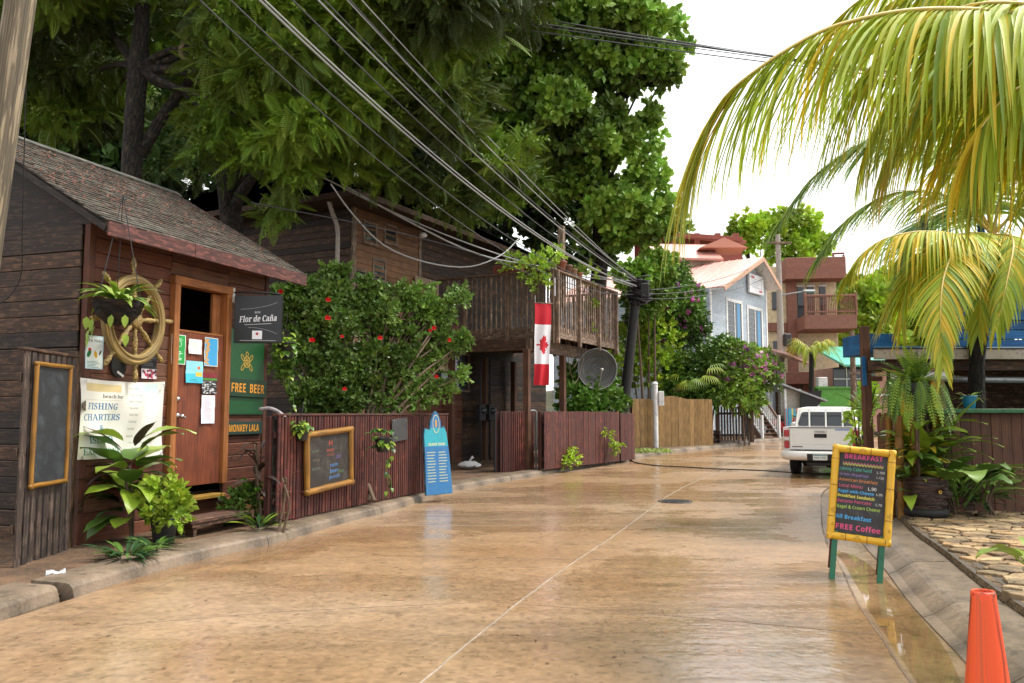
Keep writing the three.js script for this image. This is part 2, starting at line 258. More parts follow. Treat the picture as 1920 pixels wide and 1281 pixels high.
puddle('thin puddle along the kerb by the bar door', leftEdge.filter((p) => p.z < -7.6 && p.z > -11.2), .03, .34, .005, .06);
// pale seams in the concrete, each a raised mortar line
const seamMat = std(lin(.42, .34, .26), .6, { map: T.grain });
const seamDark = std(lin(.26, .17, .11), .6, { map: T.grain });
function seam(pts, w, mat, y = .006) { const L = smooth(pts, 60); L.forEach((p, i) => { p.x += (hsh(i, 4, 2) - .5) * .012; }); const m = mesh('seam', sweep(L, [[-w / 2, .001], [-w * .3, y], [w * .3, y], [w / 2, .001]], 1), mat, road); return m; }
seam([[780, 1290], [850, 1230], [920, 1172], [1000, 1110], [1080, 1052], [1150, 1006], [1215, 958], [1245, 936]].map(([x, y]) => G(x, y)), .015, seamMat);
seam([[1245, 934], [1300, 905], [1370, 878], [1420, 860]].map(([x, y]) => G(x, y)), .02, seamMat, .004);
seam(rightEdge.filter((p) => p.z > -20 && p.z < -1), .016, seamDark, .004);
seam(offs(leftEdge, .46).filter((p) => p.z > -30 && p.z < -2), .01, seamDark, .003);
seam([[60, 1188], [500, 1150], [900, 1130]].map(([x, y]) => G(x, y)), .008, seamDark, .003);
seam([[930, 1130], [1200, 1150], [1640, 1190]].map(([x, y]) => G(x, y)), .008, seamDark, .003);
seam([[700, 985], [1000, 985], [1180, 985]].map(([x, y]) => G(x, y)), .009, seamMat, .003);
// flagstone terrace on the right
seed(11);
const stoneTex = dtex(512, 512, (u, v) => { const a = fbm(u, v, 5, 7, 5, 161), f = fbm(u, v, 50, 70, 3, 165); const b = .6 + .6 * (a - .5) + .3 * (f - .5); return [b, b * .9, b * .74]; });
const stoneMats = [[.74, .64, .5], [.84, .75, .6], [.55, .47, .38], [.76, .6, .43]].map((c) => std(lin(...c), .75, { map: stoneTex, bumpMap: T.grainB, bumpScale: .012 }));
const terraceEdge = offs(kerbEdge, .6).filter((p) => p.z < -2.4 && p.z > -12.6);
{
  const mortar = std(lin(.12, .095, .07), .95, { map: T.grain }), back = terraceEdge.map((p) => V(p.x + 9, 0, p.z - .5));
  const terr = struct('terrace', sheet(terraceEdge, back, 4, () => .205, .5), mortar, 'crazy paved flagstone terrace in front of the bar', 'terrace');
  mesh('terrace_edge', sweep(terraceEdge, [[-.015, .0], [-.02, .1], [.0, .2], [.1, .21], [.1, 0]], 1), std(lin(.4, .33, .25), .95, { map: stoneTex, bumpMap: T.barkB, bumpScale: .04 }), terr);
  const pts = []; for (let i = -2; i < 40; i++) for (let j = 0; j < 64; j++) pts.push([3 + i * .3 + rr(-.13, .13) + (j % 2) * .15, 2.6 + j * .155 + rr(-.06, .06)]);
  const edgeX = (D) => { let b = terraceEdge[0]; for (const p of terraceEdge) if (Math.abs(-p.z - D) < Math.abs(-b.z - D)) b = p; return b.x; };
  let cnt = 0; const over = [];
  for (const [x, D] of pts) {
    if (D < 3.2 || D > 12.2 || x < edgeX(D) + .1 || x > .64 * D + .32) continue;
    let poly = [[x - .4, D - .4], [x + .4, D - .4], [x + .4, D + .4], [x - .4, D + .4]];
    for (const [a, b] of pts) { const dx = a - x, dy = b - D, d2 = dx * dx + dy * dy; if (d2 === 0 || d2 > .7) continue; const mx = x + dx / 2, my = D + dy / 2, out = []; for (let k = 0; k < poly.length; k++) { const p = poly[k], q = poly[(k + 1) % poly.length], sp = (p[0] - mx) * dx + (p[1] - my) * dy, sq = (q[0] - mx) * dx + (q[1] - my) * dy; if (sp <= 0) out.push(p); if ((sp < 0) !== (sq < 0)) { const t = sp / (sp - sq); out.push([lerp(p[0], q[0], t), lerp(p[1], q[1], t)]); } } poly = out; if (poly.length < 3) break; }
    if (poly.length < 3) continue;
    const sh = rr(.86, .94), top = .23 + rr(-.012, .014), tx = rr(-.05, .05), ty = rr(-.05, .05), P = [], U = [], R = (f, h) => poly.map(([a, b]) => { const X = x + (a - x) * f, Z = D + (b - D) * f; return [X, h + (X - x) * tx + (Z - D) * ty, -Z]; });
    const lo = R(sh, .16), mid = R(sh, top - .006), hi = R(sh * .95, top), push = (...q) => { for (const v of q) { P.push(...v); U.push(v[0], v[2]); } };
    for (let k = 0; k < poly.length; k++) { const n = (k + 1) % poly.length; push(lo[k], lo[n], mid[n], lo[k], mid[n], mid[k], mid[k], mid[n], hi[n], mid[k], hi[n], hi[k], hi[k], hi[n], [x, top + .003, -D]); }
    const g = fromArrays(P, U); if (cnt++ < 298) mesh('flagstone', g, stoneMats[Math.floor(rnd() * 4)], terr); else over.push(g);
  }
  if (over.length) stuffPart(mesh('flagstones', join(over), stoneMats[0], terr));
  console.log('stones', cnt);
}
// hose lying across the street, drain cover, fallen leaves
single('hose', 'thin dark hose lying across the street behind the truck', 'hose', limb([[1180, 862], [1195, 868], [1230, 873], [1290, 876], [1340, 879], [1420, 882], [1485, 886], [1560, 889]].map(([x, y]) => G(x, y, .015)), .018, 6), std(lin(.05, .04, .032), .6));
{ const c = G(1266, 941), d = thing('drain_cover', 'round iron drain cover set in the street', 'drain cover', V(c.x, c.y + .001, c.z));
  mesh('rim', tr(new THREE.TorusGeometry(.3, .012, 6, 32), 0, .004, 0, Math.PI / 2), M.iron, d); mesh('lid', lathe([[0, .01], [.28, .01], [.285, 0]], 32), std(lin(.3, .24, .18), .5, { metalness: .2, map: T.grain }), d); for (let i = -3; i <= 3; i++) bx(d, 'bar', 2 * Math.sqrt(.26 * .26 - (i * .075) ** 2), .006, .025, 0, .014, i * .075, M.iron, { c: .002 }); }
// ---------------------------------------------------------------- the wooden bar hut on the left
const S = new Frame(V(-4.405, 0, -11.46), 1500);
function rect(fr, x0, y0, x1, y1, off = 0) { const [a, b] = fr.uv(x0, y0, off), [c, d] = fr.uv(x1, y1, off); return { x: (a + c) / 2, y: (b + d) / 2, w: Math.abs(c - a), h: Math.abs(b - d), z: off }; }
function lapWall(parent, u0, u1, y0, y1, pitch, mats, o = {}) {   // lapped boards on the plane z = 0 of a holder, each board a part
  let y = y0, i = 0; while (y < y1 - .02) { const h = Math.min(pitch, y1 - y), [a, b] = o.cut ? o.cut(y, y + h, u0, u1) : [u0, u1]; if (b - a > .05) { const m = bx(parent, 'board', b - a - .004, h - .004, .032, (a + b) / 2, y + h / 2, .014 + rr(0, .005), mats[Math.floor(rnd() * mats.length)], { c: .011, grain: 0, wobble: .002, r: [.06, 0, rr(-.003, .003)] }); if (o.xf) o.xf(m); } y += pitch; i++; }
}
function paper(name, label, category, fr, r, off, draw, W = 256, H = 256, o = {}) {
  const g = new THREE.PlaneGeometry(r.w, r.h, 8, 8), p = g.attributes.position, cu = o.curl ?? .012; for (let i = 0; i < p.count; i++) { const u = p.getX(i) / r.w, v = p.getY(i) / r.h; p.setZ(i, cu * (Math.pow(Math.abs(u * 2), 3) * (v > 0 ? .6 : -.1) + .5 * Math.sin(u * 5 + v * 3)) + cu * .6 * Math.max(0, -v)); } g.computeVertexNormals();
  const m = single(name, label, category, g, std(lin(.9, .9, .9), o.rough ?? .55, { map: ctex(W, H, draw) }), o.group); m.position.copy(fr.w(r.x, r.y, off + cu * .8)); m.rotation.set(0, fr.rot, 0); m.rotateZ(o.tilt ?? 0); return m;
}
const shack = thing('bar_hut', 'brown wooden bar hut with shingle roof beside the ship wheel and door', 'hut', S.w(0, 0), S.rot);
seed(21);
{
  const U0 = -1.92, U1 = 1.49, YB = .1, YT = 3.98, ZB = -4.3;
  // front boards, left and right of the door, and above it
  lapWall(shack, U0 + .05, -.6, YB, YT, .182, M.siding); lapWall(shack, .57, U1 - .05, YB, YT, .182, M.siding); lapWall(shack, -.6, .57, 3.49, YT, .182, M.siding);
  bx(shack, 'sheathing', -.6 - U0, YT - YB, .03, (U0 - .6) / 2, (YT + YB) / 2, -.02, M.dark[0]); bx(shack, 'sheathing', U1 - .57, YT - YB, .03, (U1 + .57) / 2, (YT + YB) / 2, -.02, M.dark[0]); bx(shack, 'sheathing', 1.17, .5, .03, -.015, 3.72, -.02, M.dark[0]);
  bx(shack, 'corner_post', .09, YT - YB, .09, U0, (YT + YB) / 2, .0, M.siding[2]); bx(shack, 'corner_post', .09, YT - YB, .09, U1, (YT + YB) / 2, .0, M.siding[2]);
  // gable wall on the left, dark weathered boards
  const side = new THREE.Group(); side.name = 'gable_wall'; side.position.set(U0 - .045, 0, ZB); side.rotation.y = -Math.PI / 2; shack.add(side);   // its x runs from the back corner to the front corner
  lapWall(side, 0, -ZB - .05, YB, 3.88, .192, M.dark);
  for (let y = 3.88, i = 0; y < 5.2; y += .19, i++) { const half = (5.32 - y - .1) / .59; if (half > .15) bx(side, 'board', 2 * half, .2, .02, 2.15, y + .095, .0, M.dark[2], { grain: 0, r: [.08, 0, 0] }); }  // triangle in the darkest tone: shade below the roof put into the colour
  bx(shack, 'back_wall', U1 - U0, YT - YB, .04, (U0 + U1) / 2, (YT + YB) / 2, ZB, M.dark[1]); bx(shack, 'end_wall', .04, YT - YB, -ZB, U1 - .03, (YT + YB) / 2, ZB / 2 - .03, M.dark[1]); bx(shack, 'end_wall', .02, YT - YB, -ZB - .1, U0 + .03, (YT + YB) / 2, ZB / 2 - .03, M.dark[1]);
  bx(shack, 'floor', U1 - U0 - .1, .06, -ZB - .1, (U0 + U1) / 2, .5, ZB / 2 - .05, M.dark[1]);
  // roof
  const slope = Math.atan2(5.4 - 3.84, 2.65), SL = Math.hypot(1.56, 2.65), A0 = -2.17, A1 = 1.84;
  for (const s of [1, -1]) {
    const r = new THREE.Group(); r.name = 'roof'; r.position.set(0, s > 0 ? 3.84 : 3.84, s > 0 ? .5 : -4.8); r.rotation.set(s > 0 ? slope : -slope, 0, 0); shack.add(r);   // local -z runs up the slope
    bx(r, 'roof_deck', A1 - A0, .035, SL, (A0 + A1) / 2, -.03, -s * SL / 2, M.dark[0]);
    if (s < 0) { bx(r, 'shingle_sheet', A1 - A0 + .04, .02, SL, (A0 + A1) / 2, .0, SL / 2, std(lin(.13, .12, .1), .9, { map: T.worn })); continue; }
    const mats = [[.14, .12, .095], [.175, .155, .125], [.115, .092, .07], [.15, .11, .08], [.2, .185, .15]].map((c) => std(lin(...c), .92, { map: T.worn, bumpMap: T.woodB, bumpScale: .004 })), rest = [], ex = .105; let n = 0;
    for (let k = 0; k * ex < SL; k++) { let u = A0 - .03 + rr(-.05, 0); while (u < A1) { const w = Math.min(rr(.13, .26), A1 + .03 - u); if (w > .03) { const g = tr(cbox(w - .006, .014, ex + .05, 0, 2), u + w / 2, .002 + rr(0, .007), -k * ex - ex / 2 + rr(-.012, .008), -.1 + rr(-.02, .02), 0, 0); if (n++ < 296) mesh('shingle', g, pick(mats), r); else rest.push([g, Math.floor(rnd() * 5)]); } u += w; } }
    for (let m = 0; m < 5; m++) { const l = rest.filter((q) => q[1] === m).map((q) => q[0]); if (l.length) stuffPart(mesh('shingles', join(l), mats[m], r)); }
    const lit = []; const lg = blade(.05, .02, { n: 2, fold: .1, droop: .6 }); for (let i = 0; i < 1900; i++) { const u = rr(A0, A1), t = Math.pow(rnd(), .8) * SL; if (fbm(u * .13 + .5, t * .1, 8, 8, 3, 9) < .47 + rr(-.08, .08)) continue; lit.push(M4(V(u, .026, -t), new THREE.Quaternion().setFromEuler(new THREE.Euler(rr(-.3, .3), rr(0, 6.3), rr(-.3, .3))), rr(.5, 1.5))); }
    inst('leaf_litter', lg, std(lin(.17, .07, .04), .9), lit, r, () => lin(rr(.5, 1.4), rr(.5, 1.1), rr(.5, 1)));
    bx(r, 'ridge_cap', A1 - A0 + .06, .03, .16, (A0 + A1) / 2, .03, -SL + .03, std(lin(.18, .18, .16), .9, { map: T.worn }));
  }
  const jx = S.uv(365, 480, .52)[0];
  for (const [a, b] of [[A0, jx], [jx, A1]]) bx(shack, 'fascia', b - a - .006, .185, .03, (a + b) / 2, 3.755, .515, M.fascia, { grain: 0, c: .006 });
  for (const u of [A0 + .015, A1 - .015]) for (const s of [1, -1]) bx(shack, 'rake_board', .03, .14, SL, u, 4.6 - .04, s > 0 ? .5 - 1.325 : -4.8 + 1.325, M.dark[2], { r: [s * slope, 0, 0], grain: 2 });
  for (let i = 0; i < 8; i++) bx(shack, 'rafter', .05, .1, .6, lerp(A0 + .2, A1 - .2, i / 7), 3.86, .22, M.dark[3], { r: [slope, 0, 0] });
  // door frame and door
  const door = new THREE.Group(); door.name = 'door'; shack.add(door);
  for (const u of [-.548, .515]) bx(shack, 'door_jamb', .105, 2.84, .16, u, 2.05, .03, M.jamb, { c: .006 });
  bx(shack, 'door_head', 1.2, .115, .17, -.015, 3.42, .035, M.jamb, { c: .006 });
  bx(door, 'door_leaf', .95, 2.09, .045, -.02, 1.685, .035, M.door, { c: .004, grain: 1 });
  bx(shack, 'transom_post', .17, .62, .05, .37, 3.04, -.03, M.jamb); bx(shack, 'transom_rail', .94, .03, .05, -.02, 2.75, .03, M.jamb);
  for (const [y, r] of [[1.82, .032], [1.6, .034]]) { mesh('lock', tr(lathe([[0, .03], [r * .6, .028], [r, .012], [r, 0]], 16), -.43, y, .058, Math.PI / 2), M.steel, door); }
  mesh('knob', tr(new THREE.SphereGeometry(.032, 14, 10), -.4, 1.59, .11), M.steel, door); mesh('lever', limb([V(-.43, 1.6, .06), V(-.41, 1.595, .1), V(-.33, 1.57, .115)], .013, 8), M.steel, door);
  bx(shack, 'threshold', .95, .05, .2, -.02, .475, .08, std(lin(.6, .34, .05), .6, { map: T.wood })); bx(shack, 'riser', .95, .3, .03, -.02, .29, .05, M.siding[2]);
  bx(shack, 'plinth_board', .9, .3, .03, 1.02, .25, .045, std(lin(.32, .17, .05), .7, { map: T.worn }));
}
{ const b = thing('step_bench', 'long low wooden step in front of the hut door', 'step', S.w((S.uv(338, 992, .75)[0] + S.uv(458, 984, .75)[0]) / 2, .1, .72), S.rot); seed(24); const BLn = S.uv(458, 984, .75)[0] - S.uv(338, 992, .75)[0];
  for (let i = 0; i < 2; i++) bx(b, 'plank', BLn, .045, .19, 0, .2, -.1 + i * .2, M.step, { grain: 0 }); for (const x of [-.4, .4]) bx(b, 'leg', .06, .18, .3, x * BLn, .09, 0, M.dark[3]); bx(b, 'apron', BLn * .94, .05, .02, 0, .15, .17, M.step); }
// open slat gate with a blackboard, left of the hut
const gA = ground(22, 1090, 0), gB = ground(126, 1049, 0), Gt = new Frame(V(gA.x, .04, gA.z), CX + F * (gB.x - gA.x) / (gA.z - gB.z)), gL = Math.hypot(gB.x - gA.x, gB.z - gA.z);
{ const g = thing('slat_gate', 'tall open gate of grey upright slats carrying a bare blackboard', 'gate', Gt.w(0, 0), Gt.rot); seed(26);
  const n = 9; for (let i = 0; i < n; i++) { const u = (i + .5) / n * gL, h = 2.2 + rr(-.01, .01) - (i === 0 ? 0 : .0); bx(g, 'slat', i === 0 ? .1 : gL / n * .62, h, .03, u, h / 2 + rr(0, .03), rr(-.004, .004), M.grey[i % 3], { grain: 1, wobble: .003, c: .006 }); }
  for (const y of [.45, 1.2, 1.95]) bx(g, 'rail', gL, .09, .03, gL / 2, y, -.035, M.dark[1]); bx(g, 'top_cap', gL + .05, .03, .08, gL / 2, 2.235, -.01, M.dark[3]);
  for (const y of [.52, 1.68]) { const s = new THREE.Shape([[0, -.07], [.3, -.02], [.3, .02], [0, .07]].map(([a, b]) => new THREE.Vector2(-a, b))); const h = mesh('strap_hinge', new THREE.ExtrudeGeometry(s, { depth: .008, bevelEnabled: false }), std(lin(.2, .12, .08), .6, { metalness: .4, map: T.worn }), g); h.position.set(gL + .26, y, .02); h.rotation.y = .25; }
  bx(g, 'hinge_post', .1, 2.3, .1, gL + .1, 1.15, -.06, M.dark[3]); }
function chalk(lines, o = {}) { return (g, W, H) => { g.fillStyle = o.bg ?? '#23262a'; g.fillRect(0, 0, W, H); for (let i = 0; i < 60; i++) { g.globalAlpha = .05; g.fillStyle = '#c8ccd0'; g.beginPath(); g.ellipse(hsh(i, 1, o.s ?? 3) * W, hsh(i, 2, o.s ?? 3) * H, W * .25 * hsh(i, 3, 1), H * .05 * hsh(i, 4, 1), hsh(i, 5, 1) * 2, 0, 7); g.fill(); } g.globalAlpha = 1; for (const [t, x, y, s, c, f] of lines) { g.fillStyle = c; g.font = s + 'px ' + (f ?? 'sans-serif'); g.fillText(t, x, y); } }; }
function framedBoard(label, fr, r, off, rad, mat, draw, W, H, o = {}) {
  const b = thing('chalkboard', label, 'chalkboard', fr.w(r.x, r.y, off), fr.rot); b.rotateZ(o.tilt ?? 0);
  bx(b, 'backing', r.w - rad, r.h - rad, .02, 0, 0, 0, M.dark[2]);
  const p = mesh('slate', new THREE.PlaneGeometry(r.w - rad * 2, r.h - rad * 2), std(lin(1, 1, 1), .65, { map: ctex(W, H, draw) }), b); p.position.z = .0125;
  const pole = (x0, y0, x1, y1, k) => { const pts = [], n = 5; for (let i = 0; i <= n; i++) pts.push(V(lerp(x0, x1, i / n) + rr(-.004, .004), lerp(y0, y1, i / n) + rr(-.004, .004), .02)); mesh('frame_pole', limb(pts, pts.map((q, i) => rad * (1 + (hsh(i, k, 8) - .5) * .12)), 10), mat, b); };
  const w = r.w / 2 - rad, h = r.h / 2 - rad; pole(-w, -h - rad, -w, h + rad, 1); pole(w, -h - rad, w, h + rad, 2); pole(-w - rad, h, w + rad, h, 3); pole(-w - rad, -h, w + rad, -h, 4); return b;
}
seed(28);
{ const r = rect(Gt, 55, 676, 124, 904, .03); r.w *= .85; framedBoard('blank blackboard in orange bamboo frame on the grey slat gate', Gt, r, .04, .024, M.bambooOld, chalk([], { s: 4 }), 256, 640); }
// papers and signs on the hut front
const line = (g, x, y, w, n, dy, c, h = 4) => { g.fillStyle = c; for (let i = 0; i < n; i++) g.fillRect(x, y + i * dy, w * (.6 + .4 * hsh(i, 5, 6)), h); };
paper('poster', 'pale blue bird poster on the hut wall beside the ship wheel', 'poster', S, rect(S, 160, 628, 190, 693, .05), .05, (g, W, H) => { g.fillStyle = '#bfe0ea'; g.fillRect(0, 0, W, H); g.fillStyle = '#e9f4f4'; g.fillRect(18, 18, W - 36, H - 36); g.fillStyle = '#33383c'; g.font = 'bold 52px serif'; g.fillText('Tu Nido', 34, 90); g.fillStyle = '#1d7a3a'; g.beginPath(); g.ellipse(60, 260, 26, 60, .3, 0, 7); g.fill(); g.fillStyle = '#c22'; g.beginPath(); g.arc(66, 200, 22, 0, 7); g.fill(); g.fillStyle = '#e0b020'; g.beginPath(); g.ellipse(150, 270, 20, 50, -.2, 0, 7); g.fill(); g.fillStyle = '#223'; g.beginPath(); g.ellipse(212, 240, 12, 40, .4, 0, 7); g.fill(); line(g, 30, 370, 190, 5, 20, '#6aa', 8); }, 256, 480);
paper('poster', 'green flyer at the top of the red brown door', 'poster', S, rect(S, 321, 626, 345, 684, .07), .07, (g, W, H) => { g.fillStyle = '#e8efe6'; g.fillRect(0, 0, W, H); g.fillStyle = '#1f9a45'; g.fillRect(10, 10, W - 20, H - 20); g.strokeStyle = '#cfead2'; g.lineWidth = 8; g.beginPath(); g.arc(W / 2, 150, 50, 0, 7); g.stroke(); line(g, 50, 60, 160, 2, 20, '#bfe6c4', 9); line(g, 50, 270, 160, 6, 26, '#d6f0d8', 12); }, 256, 480);
paper('poster', 'small white notice near the top of the door', 'poster', S, rect(S, 353, 635, 376, 665, .07), .07, (g, W, H) => { g.fillStyle = '#ecebe8'; g.fillRect(0, 0, W, H); line(g, 30, 40, 180, 9, 22, '#b9b2ac', 5); }, 256, 256);
paper('poster', 'blue and tan map poster on the door', 'poster', S, rect(S, 383, 632, 406, 688, .07), .07, (g, W, H) => { g.fillStyle = '#d9d6c4'; g.fillRect(0, 0, W, H); g.fillStyle = '#3f9fd4'; g.fillRect(12, 12, W - 24, H - 24); g.fillStyle = '#c99a58'; for (let i = 0; i < 9; i++) { g.beginPath(); g.ellipse(60 * hsh(i, 1, 2) + 20, 50 + i * 46, 34 + 40 * hsh(i, 2, 2), 22, hsh(i, 3, 2) * 3, 0, 7); g.fill(); } }, 256, 480);
paper('poster', 'turquoise beach flyer in the middle of the door', 'poster', S, rect(S, 348, 676, 378, 719, .07), .07, (g, W, H) => { g.fillStyle = '#8fd4e6'; g.fillRect(0, 0, W, H); g.fillStyle = '#46bfd6'; g.fillRect(0, H * .58, W, H * .42); g.fillStyle = '#e8c04a'; g.fillRect(150, 150, 95, 60); g.fillStyle = '#d8603a'; g.beginPath(); g.arc(190, 90, 22, 0, 7); g.fill(); line(g, 60, 250, 130, 2, 20, '#2a8aa0', 8); }, 256, 300);
paper('poster', 'dark photo flyer on the door above the price sheet', 'poster', S, rect(S, 378, 699, 404, 739, .07), .07, (g, W, H) => { g.fillStyle = '#2a2a2c'; g.fillRect(0, 0, W, H); g.fillStyle = '#7d1f2c'; g.fillRect(0, 0, W, 60); g.fillStyle = '#4f8a35'; g.fillRect(0, 64, W, 26); for (let i = 0; i < 120; i++) { g.fillStyle = ['#ddd', '#777', '#111', '#999'][i % 4]; g.fillRect(hsh(i, 1, 7) * W, 95 + hsh(i, 2, 7) * (H - 100), 24, 12); } }, 256, 256);
paper('poster', 'white price sheet of small print on the door', 'poster', S, rect(S, 377, 741, 400, 794, .07), .07, (g, W, H) => { g.fillStyle = '#e6e2ea'; g.fillRect(0, 0, W, H); line(g, 40, 40, 170, 20, 20, '#9a94a4', 5); }, 256, 480);
paper('poster', 'black and pink skull flyer under the ship wheel', 'poster', S, rect(S, 265, 660, 291, 711, .05), .05, (g, W, H) => { g.fillStyle = '#1d1b20'; g.fillRect(0, 0, W, H); g.fillStyle = '#d8cdd2'; g.fillRect(0, 250, W, 150); for (let i = 0; i < 40; i++) { g.fillStyle = i % 2 ? '#b03050' : '#1d1b20'; g.fillRect(hsh(i, 1, 3) * W, 240 + hsh(i, 2, 3) * 150, 22, 34); } line(g, 40, 60, 180, 6, 26, '#777', 8); }, 256, 400);
{ const r = rect(S, 208, 665, 234, 708, .06), d = thing('small_sign', 'small black oval sign under the ship wheel', 'sign', S.w(r.x, r.y, .06), S.rot); const sh = new THREE.Shape(); sh.absellipse(0, 0, r.w / 2, r.h / 2, 0, 6.283); mesh('plate', new THREE.ExtrudeGeometry(sh, { depth: .015, bevelSize: .004, bevelThickness: .004 }), M.black, d); bx(d, 'white_edge', r.w * .5, .03, .006, .02, -r.h * .36, .022, M.white, { r: [0, 0, -.5] }); }
{ // vinyl banner
  const r = rect(S, 148, 708, 300, 852, .07), W2 = 1024, H2 = 680, g = new THREE.PlaneGeometry(r.w, r.h, 40, 24), p = g.attributes.position;
  for (let i = 0; i < p.count; i++) { const u = p.getX(i) / r.w, v = p.getY(i) / r.h; p.setZ(i, .018 * Math.sin(u * 9 + v * 4) + .012 * Math.sin(u * 21 - v * 7) + .012 * Math.sin(v * 8 + u * 3)); p.setY(i, p.getY(i) - .035 * (1 - 4 * u * u) * (v > 0 ? v * 2 : .0) * .8 - (v < 0 ? .05 * (u + .5) * v * -1 : 0)); } g.computeVertexNormals();
  const m = single('banner', 'white vinyl fishing charter banner on the hut wall', 'banner', g, std(lin(.8, .8, .8), .5, { map: ctex(W2, H2, (c) => { c.fillStyle = '#e9e6dc'; c.fillRect(0, 0, W2, H2); c.fillStyle = '#d9c48e'; c.fillRect(60, 34, 390, 70); c.fillStyle = '#cfe6e2'; c.fillRect(620, 20, 340, 90); c.fillStyle = '#2a2622'; c.font = 'bold 44px serif'; c.fillText('beach bar', 262, 158); c.fillStyle = '#b8b4aa'; c.fillRect(40, 176, 430, 3); c.fillStyle = '#2f6f9e'; c.font = 'bold 78px serif'; c.textAlign = 'center'; ['FISHING', 'CHARTERS', '&', 'ISLAND', 'EXCURSIONS'].forEach((t, i) => { c.fillStyle = ['#2f6f9e', '#2f6f9e', '#2f6f9e', '#2a8a86', '#3f9a7c'][i]; c.fillText(t, 262, 262 + i * 96, 430); }); c.textAlign = 'left'; c.fillStyle = '#55504a'; c.font = '26px serif'; ['HALF DAY', 'Tours & rates', 'Reef fishing', 'Snorkel', 'Half day', 'Full day', 'Private', 'Sunset'].forEach((t, i) => { c.fillText(t, 560, 70 + i * 62); }); c.fillStyle = '#c9c5bb'; for (let i = 0; i < 5; i++) c.fillRect(720, 150 + i * 90, 230, 3); c.fillRect(716, 140, 3, 400); c.fillStyle = '#8a857c'; c.font = '24px serif'; c.fillText('Ask at the bar for details', 600, 560); c.fillText('Daily departures', 640, 610); }) }));
  m.position.copy(S.w(r.x, r.y, .1)); m.rotation.y = S.rot; for (const [sx, sy] of [[-1, 1], [1, 1], [-1, -1], [1, -1]]) { mesh('eyelet', tr(new THREE.TorusGeometry(.014, .005, 6, 12), sx * (r.w / 2 - .04), sy * (r.h / 2 - .04) - (sy > 0 ? .0 : .02), .03), M.steel, m); }
}
{ // ship's wheel
  const c = S.w(...S.uv(252, 600, .2), .2), w = thing('ship_wheel', 'cream yellow wooden ship wheel hung on the hut wall', 'ship wheel', c, S.rot + .13), mat = std(lin(.62, .44, .15), .55, { map: T.worn, bumpMap: T.woodB, bumpScale: .003 });
  mesh('rim', tr(lathe([[.44, -.035], [.44, .035], [.46, .05], [.5, .042], [.505, .05], [.545, .05], [.56, .03], [.56, -.035], [.44, -.035]], 48), 0, 0, 0, Math.PI / 2), mat, w);
  mesh('inner_band', tr(new THREE.TorusGeometry(.475, .012, 6, 48), 0, 0, .05), mat, w);
  mesh('hub', tr(lathe([[0, .07], [.05, .07], [.09, .05], [.11, .03], [.11, -.04], [0, -.04]], 24), 0, 0, 0, Math.PI / 2), mat, w);
  for (let k = 0; k < 8; k++) { const a = k / 8 * 2 * Math.PI + .08; const sp = mesh('spoke', tr(lathe([[0, .08], [.026, .08], [.03, .14], [.022, .18], [.034, .24], [.036, .3], [.024, .36], [.028, .42], [.03, .57], [.022, .59], [.018, .61], [.03, .65], [.034, .7], [.026, .75], [.012, .775], [0, .78]], 12), 0, 0, 0, 0, 0, a), mat, w); }
}
// signs right of the door
{ const r = rect(S, 427, 614, 492, 778, .06), s = thing('bar_sign', 'dark green painted FREE BEER board beside the door', 'sign', S.w(r.x, r.y, .055), S.rot);
  bx(s, 'board', r.w, r.h, .025, 0, 0, 0, std(lin(.008, .06, .018), .5, { map: T.paint }));
  const p = mesh('emblem', new THREE.PlaneGeometry(r.w * .96, r.h * .97), std(lin(.9, .9, .9), .5, { map: ctex(400, 700, (g) => { g.fillStyle = '#0c4a20'; g.fillRect(0, 0, 400, 700); for (let i = 0; i < 200; i++) { g.globalAlpha = .12; g.fillStyle = i % 2 ? '#082f14' : '#176a30'; g.fillRect(hsh(i, 1, 9) * 400, hsh(i, 2, 9) * 700, 60 * hsh(i, 3, 9), 8); } g.globalAlpha = 1; g.strokeStyle = '#b58e2a'; g.lineWidth = 7; g.save(); g.translate(205, 262); g.beginPath(); g.ellipse(0, 0, 34, 46, 0, 0, 7); g.stroke(); g.beginPath(); g.ellipse(0, -66, 13, 20, 0, 0, 7); g.stroke(); for (const [x, y, a] of [[-46, -34, -.6], [46, -34, .6], [-44, 46, .5], [44, 46, -.5]]) { g.beginPath(); g.ellipse(x, y, 13, 30, a, 0, 7); g.stroke(); } for (const [x, y] of [[0, 0], [-17, -20], [17, -20], [-17, 20], [17, 20]]) { g.beginPath(); g.arc(x, y, 12, 0, 7); g.stroke(); } g.restore(); }) }), s); p.position.z = .016;
  const b = mesh('letter_board', new THREE.PlaneGeometry(r.w * 1.0, .26), std(lin(.9, .9, .9), .5, { map: ctex(512, 150, (g) => { g.fillStyle = '#0a3317'; g.fillRect(0, 0, 512, 150); g.fillStyle = '#d78a1c'; g.font = 'bold 108px sans-serif'; g.save(); g.scale(.82, 1); g.fillText('FREE  BEER', 24, 114); g.restore(); }) }), s); b.position.set(.02, -r.h / 2 + .4, .05); b.rotation.z = -.02; bx(s, 'letter_plank', r.w + .01, .27, .02, .02, -r.h / 2 + .4, .034, M.dark[2], { r: [0, 0, -.02] }); }
